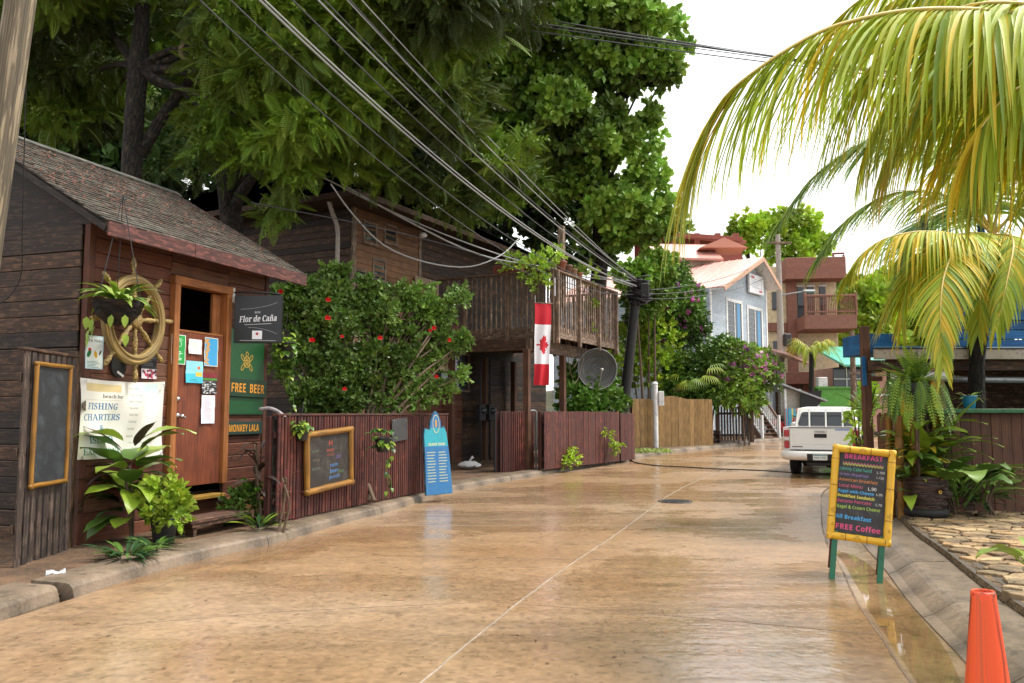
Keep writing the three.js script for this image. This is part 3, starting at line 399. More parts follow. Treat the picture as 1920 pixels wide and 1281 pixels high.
{ const r = rect(S, 425, 790, 490, 814, .06), s = thing('name_board', 'narrow dark plank with hand painted orange letters under the green sign', 'sign', S.w(r.x, r.y, .06), S.rot); bx(s, 'plank', r.w, r.h, .025, 0, 0, 0, M.dark[1]);
  const p = mesh('lettering', new THREE.PlaneGeometry(r.w * .98, r.h * .92), std(lin(.9, .9, .9), .55, { map: ctex(512, 110, (g) => { g.fillStyle = '#22382e'; g.fillRect(0, 0, 512, 110); g.fillStyle = '#d8901e'; g.font = 'bold 84px sans-serif'; g.save(); g.scale(.78, 1); g.fillText('MONKEY LALA', 16, 86, 630); g.restore(); }) }), s); p.position.z = .015; }
{ // projecting black light box
  const [su, sv] = S.uv(485, 599, .48), p = S.w(su, sv, .48), s = thing('hanging_sign', 'black square rum sign hanging out from the hut corner', 'sign', V(p.x, p.y, p.z), S.rot - 1.15);
  bx(s, 'case', .68, .7, .1, 0, 0, 0, std(lin(.008, .008, .01), .35));
  const f = mesh('print', new THREE.PlaneGeometry(.66, .68), std(lin(.9, .9, .9), .3, { map: ctex(512, 512, (g) => { g.fillStyle = '#0b0b0e'; g.fillRect(0, 0, 512, 512); g.strokeStyle = '#8d8d92'; g.lineWidth = 5; g.beginPath(); g.moveTo(60, 150); g.quadraticCurveTo(300, 140, 470, 70); g.stroke(); g.beginPath(); g.moveTo(150, 350); g.quadraticCurveTo(320, 350, 470, 420); g.stroke(); g.fillStyle = '#ececf0'; g.font = 'italic bold 92px serif'; g.save(); g.translate(256, 285); g.rotate(-.05); g.textAlign = 'center'; g.fillText('Flor de Caña', 0, 0, 420); g.font = '30px serif'; g.fillText('RON', 0, -92); g.fillRect(-150, 26, 300, 4); g.restore(); g.fillRect(196, 385, 110, 95); g.fillStyle = '#b33'; g.beginPath(); g.arc(250, 420, 16, 0, 7); g.fill(); g.fillStyle = '#bbb'; g.fillRect(60, 492, 400, 5); }) }), s); f.position.z = .053;
  mesh('bracket', limb([V(-.4, .4, -.04), V(0, .4, -.03), V(.3, .38, 0)], .016, 6), M.iron, s); for (const x of [-.25, .25]) mesh('hook', limb([V(x, .34, 0), V(x, .37, -.01), V(x, .4, -.02)], .008, 5), M.iron, s); bx(s, 'wall_plate', .03, .22, .05, -.38, .36, -.05, M.white); }
// ---------------------------------------------------------------- slat fences along the street
const f1a = ground(519, 982, .13), f1b = ground(779, 927, .13), F1 = new Frame(V(f1a.x, .13, f1a.z), CX + F * (f1b.x - f1a.x) / (f1a.z - f1b.z));
function slatFence(name, label, fr, u0, u1, h, pitch, ratio, mats, o = {}) {
  const f = thing(name, label, o.cat ?? 'fence', fr.w(u0, 0), fr.rot, o.group), L = u1 - u0, n = Math.round(L / pitch);
  for (let i = 0; i < n; i++) { const hh = h + rr(-.012, .008) * (o.jit ?? 1) + (o.top ? o.top(i / n) : 0); bx(f, o.piece ?? 'slat', L / n * ratio, hh, o.t ?? .035, (i + .5) / n * L, hh / 2 + (o.lift ?? .02), rr(-.003, .003), mats[Math.floor(rnd() * mats.length)], { grain: 1, wobble: .0045, c: o.c ?? .008, r: [0, 0, rr(-.006, .006)] }); }
  for (const y of [.3, h - .25]) bx(f, 'rail', L, .08, .035, L / 2, y, -.045, M.maroon[2]);
  if (o.backing !== false) bx(f, 'shade_backing', L - .02, h - .06, .012, L / 2, h / 2, -.075, M.dark[2]);  // added dark sheet, stands in for the shade behind the slat gaps
  if (o.cap !== false) bx(f, 'cap_rail', L + .02, .03, .1, L / 2, h + .035, -.02, o.capMat ?? M.maroon[3]);
  for (const x of [0, L]) bx(f, 'post', .08, h + .02, .08, x, h / 2, -.12, M.maroon[2]);
  return f;
}
seed(31);
const F1end = F1.uv(838, 850)[0], F1h = F1.uv(650, 778)[1];
slatFence('slat_fence', 'maroon slat fence under the hibiscus, carrying a menu board', F1, -.05, F1end, F1h - .03, .077, .66, M.maroon);
{ const r = rect(F1, 570, 806, 656, 912, .06); framedBoard('square menu board in orange wooden frame on the maroon fence', F1, r, .07, .045, M.bambooOld, chalk([['DRINK', 40, 60, 40, '#6a5a4a'], ['H', 250, 130, 70, '#b0452f'], ['appy', 225, 180, 40, '#b0452f'], ['hour', 235, 225, 40, '#8c4030'], ['2x1', 330, 260, 44, '#6a52a0'], ['rum', 265, 330, 50, '#3f7fc0'], ['beer', 260, 385, 50, '#3f7fc0'], ['punch', 250, 440, 46, '#3f7fc0'], ['local', 60, 170, 36, '#5f6a5a'], ['soup', 70, 250, 36, '#6a5f50'], ['tacos', 60, 330, 38, '#5a6a60'], ['fish', 360, 400, 40, '#4c7a4a']], { bg: '#2a2420' }), 512, 512, { tilt: .05 });
  const q = rect(F1, 735, 785, 763, 826, .05), s = thing('slate_plate', 'plain grey slate plate screwed to the maroon fence', 'sign', F1.w(q.x, q.y, .05), F1.rot); bx(s, 'plate', q.w, q.h, .015, 0, 0, 0, std(lin(.05, .05, .052), .6, { map: T.paint }), { r: [0, 0, .06] }); for (const x of [-1, 1]) mesh('screw', tr(new THREE.SphereGeometry(.008, 8, 6), x * q.w * .4, q.h * .4, .01), M.steel, s); }
{ // blue tombstone-shaped sign leaning on the fence
  const b = ground(820, 927, .14), s = thing('surf_sign', 'blue bottle shaped price board leaning on the maroon fence', 'sign', b, F1.rot - .45); s.rotateX(-.07);
  const h = 1.53, w = .68, o = [[-.43, 0], [.5, 0], [.44, .45], [.36, .74], [.29, .815], [.17, .8], [.17, .88], [.08, .97], [0, 1], [-.09, .97], [-.2, .87], [-.22, .78], [-.4, .79], [-.44, .72], [-.43, .5]].map(([x, y]) => new THREE.Vector2(x * w, y * h)), sh = new THREE.Shape(o);
  mesh('board', new THREE.ExtrudeGeometry(sh, { depth: .03, bevelSize: .006, bevelThickness: .006, bevelSegments: 1 }), std(lin(.06, .22, .36), .6, { map: T.worn }), s);
  const g = new THREE.ShapeGeometry(sh), p = g.attributes.position, u = g.attributes.uv; for (let i = 0; i < p.count; i++) u.setXY(i, p.getX(i) / w + .5, p.getY(i) / h); g.scale(.985, .99, 1);
  const f = mesh('painted_face', g, std(lin(.95, .95, .95), .55, { map: ctex(512, 1024, (c) => { c.fillStyle = '#2f6ea3'; c.fillRect(0, 0, 512, 1024); c.fillStyle = '#2f9fae'; c.fillRect(0, 200, 512, 230); for (let i = 0; i < 500; i++) { c.globalAlpha = .13; c.fillStyle = ['#5a86b8', '#1f4f86', '#48b0b0', '#7a6aa0'][i % 4]; c.fillRect(hsh(i, 1, 2) * 512, hsh(i, 2, 2) * 1024, 14, 90 * hsh(i, 3, 2)); } c.globalAlpha = 1; c.strokeStyle = '#c9b97a'; c.lineWidth = 9; c.beginPath(); c.ellipse(255, 150, 58, 110, 0, 0, 7); c.stroke(); c.fillStyle = '#c8922c'; c.fillRect(240, 100, 30, 90); c.fillStyle = '#d8c98a'; c.font = 'bold 44px sans-serif'; c.textAlign = 'center'; c.fillText('ISLAND TOURS', 256, 420, 400); for (let k = 0; k < 2; k++) for (let i = 0; i < 11; i++) { c.globalAlpha = .8; c.fillRect(70 + k * 210, 500 + i * 36, 120 + 40 * hsh(i, k, 4), 10); } c.globalAlpha = 1; }) }), s); f.position.z = .04; }
// grey bent pipe that carries a hanging pot
single('bent_pipe', 'grey pipe bent into an arch between hut and maroon fence', 'pipe', limb([[486, 768], [505, 766], [524, 774], [540, 792], [550, 818], [552, 842], [547, 860]].map(([x, y], i) => at(x, y, 12.0)), .028, 8), std(lin(.3, .27, .28), .45, { map: T.paint }));
// second fence, beyond the driveway, and its gate leaf
seed(35);
const f2a = ground(1020, 882, .13), f2b = ground(1190, 857, .13), F2 = new Frame(V(f2a.x, .13, f2a.z), CX + F * (f2b.x - f2a.x) / (f2a.z - f2b.z));
const F2L = Math.hypot(f2b.x - f2a.x, f2b.z - f2a.z), F2h = F2.uv(1025, 773)[1];
slatFence('slat_fence', 'flat maroon board fence below the flag, beyond the driveway', F2, 0, F2L * .8, F2h, .15, .965, M.maroon, { cap: false, t: .025, c: .004 });
slatFence('slat_fence', 'short maroon board fence panel at the foot of the dark pole', F2, F2L * .815, F2L, F2h - .04, .15, .965, M.maroon, { cap: false, t: .025, c: .004 });
{ const a = ground(937, 890, .06), b = ground(1001, 884, .06), fr = new Frame(V(a.x, .1, a.z), CX + F * (b.x - a.x) / (a.z - b.z)), L = Math.hypot(b.x - a.x, b.z - a.z), g = slatFence('driveway_gate', 'narrow slatted maroon gate leaf standing by the driveway', fr, 0, L, fr.uv(940, 773)[1], .075, .7, M.maroon, { cat: 'gate', cap: false });
  mesh('gate_stop', limb([V(L + .15, 0, -.05), V(L + .16, 1.2, -.05), V(L + .15, 1.58, -.05), V(L - .1, 1.6, -.05)], .022, 6), M.galv, g); mesh('hinge_pipe', limb([V(-.12, 0, -.05), V(-.12, 1, -.05), V(-.12, 1.55, -.05)], .03, 6), M.iron, g); }
{ const p = ground(880, 879, .12), b = thing('plastic_bag', 'crumpled white plastic bag lying in the driveway', 'bag', V(p.x, p.y, p.z)); seed(37); const g = new THREE.IcosahedronGeometry(.22, 3), q = g.attributes.position; for (let i = 0; i < q.count; i++) { const d = V(q.getX(i), q.getY(i), q.getZ(i)).normalize(), r = .22 * (1 + .5 * (fbm(d.x * .1 + .5, d.y * .1 + .5 + d.z * .07, 24, 24, 3, 3) - .5)); q.setXYZ(i, d.x * r * 1.35, Math.max(0, .1 + d.y * r * .5), d.z * r); } g.computeVertexNormals(); mesh('sack', g, std(lin(.75, .75, .76), .4), b); mesh('knot', limb([V(0, .15, 0), V(.03, .24, .02), V(.1, .32, 0)], [.05, .02, .045], 8), std(lin(.75, .75, .76), .4), b); }
// ---------------------------------------------------------------- the two-storey wooden house with its deck
const H = new Frame(V(at(655, 775, 20.3).x, .1, -20.3), 1750);
const Dk = new Frame(V(at(1040, 775, 22.3).x, .1, -22.3), 1750);
seed(41);
const green = dtex(256, 256, (u, v) => { const a = fbm(u, v, 10, 10, 4, 171); const b = .5 + .7 * (a - .5); return [b, b * 1.08, b]; });
const house = thing('wooden_house', 'two storey brown board house with green shingle roof behind the hibiscus', 'house', H.w(0, 0), H.rot);
{
  const YT = H.uv(660, 385)[1], U1 = 11.5, ZB = -6;
  const wins = [[679, 412, 704, 464], [718, 417, 742, 464], [696, 482, 721, 532], [656, 500, 684, 558]].map((q) => rect(H, ...q));
  lapWall(house, .1, 3.0, .05, YT, .17, M.house); lapWall(house, 3.0, 5.4, .05, 4.2, .17, M.siding); lapWall(house, 5.4, U1, .05, 4.2, .17, M.dark); lapWall(house, 3.0, U1, 4.2, YT, .17, M.dark);  // near-black boards below the deck: its shade is put into their colour
  bx(house, 'sheathing', U1, YT, .04, U1 / 2, YT / 2, -.04, M.dark[0]);
  bx(house, 'corner_board', .13, YT, .1, .02, YT / 2, .01, M.trim); bx(house, 'corner_board', .12, YT - 3.6, .05, 2.98, 3.6 + (YT - 3.6) / 2, .04, M.trim);
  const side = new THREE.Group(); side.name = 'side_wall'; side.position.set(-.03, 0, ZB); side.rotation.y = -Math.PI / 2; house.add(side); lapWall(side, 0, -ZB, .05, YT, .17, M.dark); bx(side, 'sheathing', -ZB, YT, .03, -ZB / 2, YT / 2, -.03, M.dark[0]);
  bx(house, 'back_wall', U1, YT, .05, U1 / 2, YT / 2, ZB, M.dark[0]); bx(house, 'end_wall', .05, YT, -ZB, U1, YT / 2, ZB / 2, M.dark[0]);
  const win = (r, mullion, z = .03) => { const w = new THREE.Group(); w.name = 'window'; w.position.set(r.x, r.y, z); house.add(w); const t = .07; bx(w, 'frame', t, r.h, .05, -r.w / 2 + t / 2, 0, 0, M.trim); bx(w, 'frame', t, r.h, .05, r.w / 2 - t / 2, 0, 0, M.trim); bx(w, 'frame', r.w - t * 2, t, .05, 0, r.h / 2 - t / 2, 0, M.trim); bx(w, 'sill', r.w + .04, t, .08, 0, -r.h / 2 + t / 2, .01, M.trim); const p = mesh('pane', cbox(r.w - t * 2, r.h - t * 2, .006, 0), M.glassDark, w); if (mullion) { bx(w, 'meeting_rail', r.w - t * 2, .05, .035, 0, 0, .012, M.trim); for (let i = 1; i < 3; i++) bx(w, 'glazing_bar', .015, r.h / 2 - t, .015, -r.w / 2 + r.w * i / 3, r.h / 4, .012, M.trim); bx(w, 'glazing_bar', r.w - t * 2, .015, .015, 0, r.h / 4, .012, M.trim); } return w; };
  wins.forEach((r) => win(r)); 
  win(rect(H, 846, 660, 877, 736), true, .04); win(rect(H, 812, 656, 842, 738), true, .04);
  // pale curtain behind the left sash
  { const r = rect(H, 818, 662, 838, 698); bx(house, 'curtain', r.w, r.h, .01, r.x, r.y, .052, std(lin(.75, .68, .4), .8)); }
  bx(house, 'door', 1.0, 2.1, .05, H.uv(930, 700)[0], 1.15, .05, M.dark[3]);
  // roof: eaves along the front, hip at the left end
  const eY = YT + .02, ov = 1.0, zr = ZB / 2, rise = 2.1, A = -1.1, Bx = U1 + .6;
  const quadG = (a, b, c, d) => { const P = [a, b, c, a, c, d].flat(), U = []; for (const q of [a, b, c, a, c, d]) U.push(q[0] + q[2] * .3, q[1] + q[2]); return fromArrays(P, U); };
  const roof = new THREE.Group(); roof.name = 'roof'; house.add(roof);
  const rm = std(lin(.035, .06, .05), .85, { map: green, bumpMap: T.grainB, bumpScale: .02 });
  mesh('roof_plane', quadG([A, eY, ov], [Bx, eY, ov], [Bx, eY + rise, zr], [A + 2.6, eY + rise, zr]), rm, roof); mesh('roof_plane', quadG([Bx, eY, ZB - ov], [A, eY, ZB - ov], [A + 2.6, eY + rise, zr], [Bx, eY + rise, zr]), rm, roof); mesh('roof_plane', quadG([A, eY, ZB - ov], [A, eY, ov], [A + 2.6, eY + rise, zr], [A + 2.6, eY + rise, zr - .001]), rm, roof);
  mesh('soffit', quadG([A, eY - .06, ov], [Bx, eY - .06, ov], [Bx, eY - .06, ZB - ov], [A, eY - .06, ZB - ov]), M.dark[0], roof); bx(roof, 'fascia', Bx - A, .14, .03, (A + Bx) / 2, eY - .05, ov + .01, M.dark[3]); bx(roof, 'fascia', .03, .14, 8, A - .01, eY - .05, zr, M.dark[3]);
  const tiles = [[.1, .13, .11], [.14, .17, .145], [.07, .1, .085]].map((c) => std(lin(...c), .85, { map: green })), restT = []; const put2 = (P0, du, dv, nu, nv, w0) => { for (let j = 0; j < nv; j++) for (let i = 0; i < nu; i++) { const p = V(...P0).addScaledVector(du, i + (j % 2) * .5).addScaledVector(dv, j + .5); if (w0(p)) { const m = new THREE.Matrix4().makeBasis(du.clone().normalize(), V().crossVectors(dv, du).normalize(), dv.clone().normalize().negate()), g = cbox(du.length() * .94, .02, dv.length() * 1.2, 0, 0); m.setPosition(p.x, p.y, p.z); g.applyMatrix4(m); restT.push(g); } } };
  const len = Math.hypot(rise, -zr + ov), n = 22, dv = V(0, rise / n, (zr - ov) / n); put2([A, eY + .03, ov], V(.22, 0, 0), dv, 50, n, (p) => p.x < Bx && (p.x - A) / 2.6 > (p.y - eY) / rise);
  const n2 = 18, dw = V(2.6 / n2, rise / n2, 0); put2([A, eY + .03, ov], V(0, 0, -.22), dw, 38, n2, (p) => { const t = (p.x - A) / 2.6; return p.z < lerp(ov, zr, t) && p.z > lerp(ZB - ov, zr, t); });
  restT.slice(0, 280).forEach((g, i) => mesh('shingle', g, tiles[i % 3], roof)); for (let k = 0; k < 3; k++) stuffPart(mesh('shingles', join(restT.slice(280).filter((g, i) => i % 3 === k)), tiles[k], roof));
  mesh('downpipe', limb([[617, 378], [622, 396], [632, 425], [633, 470], [630, 545], [628, 620]].map(([x, y]) => { const [u, v] = H.uv(x, y, .12); return V(u, v, .12); }), .055, 8), std(lin(.42, .38, .33), .5, { map: T.paint }), house);
  const lamp = H.uv(793, 441, .5); mesh('lamp', tr(new THREE.SphereGeometry(.11, 12, 8), lamp[0], lamp[1], .5, 0, 0, 0, [1.2, .7, 1]), M.white, house);
}
const deck = thing('deck', 'raised wooden balcony deck with upright balusters above the fence', 'balcony', Dk.w(0, 0), Dk.rot);
{
  const L = Dk.uv(1150, 600)[0], yF = Dk.uv(1036, 612)[1], yR = Dk.uv(1045, 511)[1], DZ = -4.2; seed(43);
  for (let i = 0; i < 30; i++) bx(deck, 'floor_plank', L, .03, .135, L / 2, yF + .02, DZ * (i + .5) / 30, M.deck[i % 3], { grain: 0, c: .002 });
  bx(deck, 'rim_joist', L + .1, .3, .05, L / 2, yF - .15, .03, M.deck[0]); bx(deck, 'rim_joist', .05, .3, -DZ, -.03, yF - .15, DZ / 2, M.deck[1]); bx(deck, 'rim_joist', .05, .3, -DZ, L + .03, yF - .15, DZ / 2, M.deck[1]);
  for (let i = 1; i < 7; i++) bx(deck, 'joist', .05, .24, -DZ, L * i / 7, yF - .14, DZ / 2, M.dark[3]);
  bx(deck, 'beam', L + .3, .34, .14, L / 2 - .35, yF - .5, -.55, M.deck[1]); bx(deck, 'beam', .14, .3, -DZ, -.3, yF - .49, DZ / 2, M.dark[3]);
  const py = (u, z) => { bx(deck, 'post', .16, yF - .68, .16, u, (yF - .68) / 2 + .05, z, M.post); };
  [988, 1055, 1106].forEach((x) => py(Dk.uv(x, 700, -.55)[0], -.55)); [.2, 2.2, 4.2].forEach((u) => py(u, -3.4));
  const rail = (ax, len, fix, tag) => { const n = Math.round(len / .16); for (let i = 0; i <= n; i++) { const t = i / n * len, hh = yR - yF + .12; if (ax === 'x') bx(deck, 'baluster', .05, hh, .03, t, yF + hh / 2 - .12, fix, pick(M.deck), { wobble: .004 }); else bx(deck, 'baluster', .03, hh, .05, fix, yF + hh / 2 - .12, -t, pick(M.deck), { wobble: .006 }); } for (let i = 0; i <= 3; i++) { const t = i / 3 * len, hh = yR - yF + .5; if (ax === 'x') bx(deck, 'rail_post', .1, hh, .1, t, yF + hh / 2 - .46, fix + .045, M.deck[0]); else bx(deck, 'rail_post', .1, hh, .1, fix - .045, yF + hh / 2 - .46, -t, M.deck[1]); } if (ax === 'x') bx(deck, 'handrail', len + .2, .05, .16, len / 2, yR + .02, fix, M.deck[2]); else bx(deck, 'handrail', .16, .05, len, fix, yR + .02, -len / 2, M.deck[1]); };
  rail('x', L, .06); rail('z', -DZ, -.06); rail('z', -DZ * .5, L + .06);
  const mp = Dk.uv(1053, 420, .02); bx(deck, 'mast_post', .16, mp[1] - yR + .9, .16, Dk.uv(1053, 470, -.1)[0], yR - .45 + (mp[1] - yR) / 2, -.1, M.deck[2]);
  // things on the deck: planters
  const pl = (label, px, py2, w, h, d, mat, z, cat, name) => { const [u] = Dk.uv(px, py2, z), o = thing(name, label, cat, Dk.w(u, yR + .045, z), Dk.rot); return [o, mat, w, h, d]; };
  { const [o] = pl('red oblong planter box on the deck rail', 968, 487, 0, 0, 0, 0, .06, 'planter', 'planter_box'); o.position.copy(Dk.w(-.02, yR + .045, -1.4)); for (const s of [-1, 1]) { bx(o, 'side_board', .02, .24, .9, s * .1, .12, 0, std(lin(.22, .05, .035), .6, { map: T.paint })); } for (const s of [-1, 1]) bx(o, 'end_board', .18, .24, .02, 0, .12, s * .44, std(lin(.22, .05, .035), .6)); bx(o, 'soil', .17, .02, .84, 0, .2, 0, M.black); }
  let k = 0; for (const [u, lab, m] of [[.25, 'terracotta flower pot beside the mast post on the deck rail', lin(.32, .1, .05)], [.72, 'small brown flower pot on the deck rail', lin(.2, .09, .05)], [1.15, 'pale clay flower pot on the deck rail', lin(.35, .2, .12)], [1.6, 'little orange flower pot on the deck rail', lin(.42, .16, .06)]]) { const s = 1 - k++ * .14, o = thing('flower_pot', lab, 'flower pot', Dk.w(u + .1, yR + .045, .06), Dk.rot); mesh('pot', lathe([[0, 0], [.1 * s, 0], [.15 * s, .22 * s], [.17 * s, .22 * s], [.17 * s, .28 * s], [.14 * s, .28 * s], [.13 * s, .24 * s], [0, .24 * s]], 16), std(m, .7, { map: T.grain }), o); }
  // pictures hung on the back wall of the deck
  const q = H.uv(805, 540, .2); const pb = thing('picture_board', 'pale board with framed pictures behind the deck railing', 'picture board', H.w(q[0], q[1] - .45, .12), H.rot); pb.scale.setScalar(.72); bx(pb, 'board', 1.7, 2.0, .03, 0, 0, 0, std(lin(.55, .42, .27), .7, { map: T.wood })); for (const [x, y] of [[-.4, .5], [.4, .55], [-.4, -.3], [.42, -.1], [.4, -.7]]) { bx(pb, 'picture_frame', .5, .5, .03, x, y, .03, M.dark[3]); bx(pb, 'picture', .4, .4, .01, x, y, .047, std(lin(.3, .12, .04), .6, { map: T.grain })); }
}
{ // long flag hanging from the deck corner
  const c0 = Dk.uv(1018, 570, .16), w = .46, h = Dk.uv(1018, 570, .16)[1] - Dk.uv(1012, 722, .16)[1], o = thing('flag', 'long red and white maple leaf flag hanging from the deck', 'flag', Dk.w(c0[0], c0[1], .16), Dk.rot - .75);
  const g = new THREE.PlaneGeometry(w, h, 14, 40), p = g.attributes.position; for (let i = 0; i < p.count; i++) { const u = p.getX(i) / w, v = .5 - p.getY(i) / h; p.setXYZ(i, p.getX(i) * (1 - .12 * v + .05 * Math.sin(v * 6)) - .1 * v * v * .6, -v * h + .03 * Math.abs(u) * (1 - v), .035 * Math.sin(u * 9 + v * 3) * (.3 + v) + .02 * Math.sin(v * 9)); } g.computeVertexNormals();
  const cv = ctex(256, 1024, (c) => { c.fillStyle = '#c01828'; c.fillRect(0, 0, 256, 1024); c.fillStyle = '#e9e6ea'; c.fillRect(0, 265, 256, 495); c.fillStyle = '#c01828'; const L = [[0, -1], [.13, -.72], [.28, -.8], [.2, -.4], [.42, -.62], [.47, -.48], [.72, -.53], [.62, -.26], [.8, -.16], [.38, .2], [.44, .36], [.05, .3], [.07, .75]]; c.save(); c.translate(128, 520); c.rotate(Math.PI / 2); c.scale(165, 118); c.beginPath(); L.forEach(([x, y], i) => i ? c.lineTo(x, y) : c.moveTo(x, y)); [...L].reverse().forEach(([x, y]) => c.lineTo(-x, y)); c.closePath(); c.fill(); c.restore(); });
  mesh('cloth', g, std(lin(.95, .95, .95), .8, { map: cv }), o); mesh('top_rod', limb([V(-w / 2 - .04, .02, 0), V(0, .02, 0), V(w / 2 + .04, .02, 0)], .014, 6), M.deck[2], o); for (const s of [-1, 1]) mesh('tie', limb([V(s * w * .45, .02, 0), V(s * w * .45, .12, -.03), V(s * w * .4, .22, -.08)], .006, 4), M.white, o); }
{ // satellite dish
  const [u, v] = Dk.uv(1116, 692, .0), o = thing('satellite_dish', 'big grey satellite dish under the deck end', 'satellite dish', Dk.w(u + .1, v, 0), Dk.rot - .9); const pr = []; for (let i = 0; i <= 10; i++) pr.push([.62 * i / 10, .16 * (i / 10) ** 2]); mesh('reflector', tr(lathe(pr, 36), 0, 0, -.05, Math.PI / 2), std(lin(.11, .115, .115), .6, { map: T.worn }), o); mesh('rim', tr(new THREE.TorusGeometry(.62, .012, 6, 36), 0, 0, .11), M.galv, o); mesh('arm', limb([V(0, -.6, .1), V(0, -.3, .4), V(0, -.05, .55)], .016, 6), M.galv, o); mesh('mast', limb([V(0, 0, -.1), V(0, -.6, -.16), V(0, -v + .1, -.18)], .04, 8), M.galv, o); mesh('receiver', tr(new THREE.CapsuleGeometry(.04, .08, 4, 8), 0, -.04, .56, Math.PI / 2), M.white, o); }
{ const [u, v] = H.uv(905, 745, .5); const o = thing('meter_box', 'grey electric meter boxes on pipes in the shade under the deck', 'meter box', H.w(u, 0, .6), H.rot); for (const x of [-.3, .3]) { bx(o, 'box', .35, .5, .18, x, 1.55, 0, M.iron, { c: .02 }); mesh('meter', tr(lathe([[0, .1], [.08, .09], [.1, 0]], 16), x, 1.6, .09, Math.PI / 2), M.glassDark, o); mesh('conduit', limb([V(x, .1, 0), V(x, .7, 0), V(x, 1.3, 0)], .03, 6), M.iron, o); mesh('conduit', limb([V(x, 1.8, 0), V(x, 2.6, 0), V(x, 3.2, 0)], .03, 6), M.iron, o); } }
// dark earth strip, low wall of the shaded yard
// ---------------------------------------------------------------- poles and cables
const poleMat = std(lin(.34, .28, .19), .85, { map: rep(T.worn, .3, 1), bumpMap: T.woodB, bumpScale: .004 });
const nearTop = at(131, -640, 8.0), nearBase = at(-118, 1080, 8.0);
const nearAt = (t) => nearBase.clone().lerp(nearTop, t);
{ const p = thing('utility_pole', 'leaning pale timber utility pole in front of the hut', 'utility pole', V(nearBase.x, .0, nearBase.z)); mesh('shaft', limb([0, .25, .5, .75, 1.03].map((t) => nearAt(t).sub(V(nearBase.x, 0, nearBase.z)).setY(nearAt(t).y * (t === 0 ? 0 : 1))), [.165, .125], 18), poleMat, p); for (const t of [.95, .86]) bx(p, 'cross_arm', 1.6, .1, .1, nearAt(t).x - nearBase.x, nearAt(t).y, .15, M.deck[0], { r: [0, .9, 0] }); }
const tip = at(1196, 528, 27.3);
{ const b = at(1170, 775, 27.3), e = thing('utility_pole', 'short dark utility pole with a black cable bundle behind the maroon fence', 'utility pole', V(b.x, .1, b.z)); const base = V(0, 0, 0), t = V(tip.x - b.x, tip.y, 0), dk = std(lin(.022, .02, .018), .7, { map: T.worn }); mesh('shaft', limb([base.clone().add(V(-.1, 0, 0)), V(.0, EYE, 0), t.clone().lerp(V(0, EYE, 0), .5), t], [.19, .15], 14), dk, e);
  seed(45); const bits = []; for (let i = 0; i < 26; i++) { const a = rr(0, 6.3), r = rr(.2, .42), y = t.y - rr(.0, .9), c = V(t.x + .05, y, 0), pts = []; for (let k = 0; k <= 6; k++) { const q = k / 6 * rr(4, 6.5) + a; pts.push(c.clone().add(V(Math.cos(q) * r, rr(-.12, .12), Math.sin(q) * r * .8))); } bits.push(limb(pts, rr(.015, .035), 5)); } stuffPart(mesh('cable_bundle', join(bits), M.black, e)); bx(e, 'splice_box', .3, .5, .22, t.x + .18, t.y - .45, .2, M.black, { c: .03 }); bx(e, 'notice', .12, .32, .01, .06, 1.9, .18, M.white); }
const cableMat = std(lin(.035, .035, .038), .5), cablePale = std(lin(.3, .3, .3), .4);
function cable(label, A, B, sag, r = .012, mat = cableMat, group = 'overhead cables') { const pts = []; for (let i = 0; i <= 8; i++) { const t = i / 8, p = A.clone().lerp(B, t); p.y -= sag * 4 * t * (1 - t); pts.push(p); } return single('overhead_cable', label, 'cable', limb(pts, r, 5, 0, false), mat, group); }
const cl = 'overhead cable slung from the leaning timber pole to the dark pole'; seed(47);
for (const [x, y, dy, sag, r, m] of [[370, 0, .0, .9, .02, 1], [378, 0, -.05, .85, .016, 1], [475, 0, .05, .75, .016, 0], [540, 0, .1, .6, .018, 1], [548, 0, .12, .58, .014, 0], [635, 0, .16, .5, .014, 1], [646, 0, .18, .52, .014, 0], [300, 0, -.2, 1.1, .014, 0], [693, 0, .22, .35, .013, 1], [240, 0, -.3, 1.3, .012, 0]]) {
  // the cable passes the frame's top edge at (x, y); its near end is where that sight line's course meets the pole's depth
  const t = clamp((x - 160) / 560), near = nearAt(lerp(.74, 1.0, t)).add(V(rr(-.05, .05), 0, rr(.1, .3))), far = tip.clone().add(V(rr(-.1, .1), dy - .15, rr(-.15, .15)));
  cable(cl, near, far, sag, r * .8, m ? cablePale : cableMat);
}
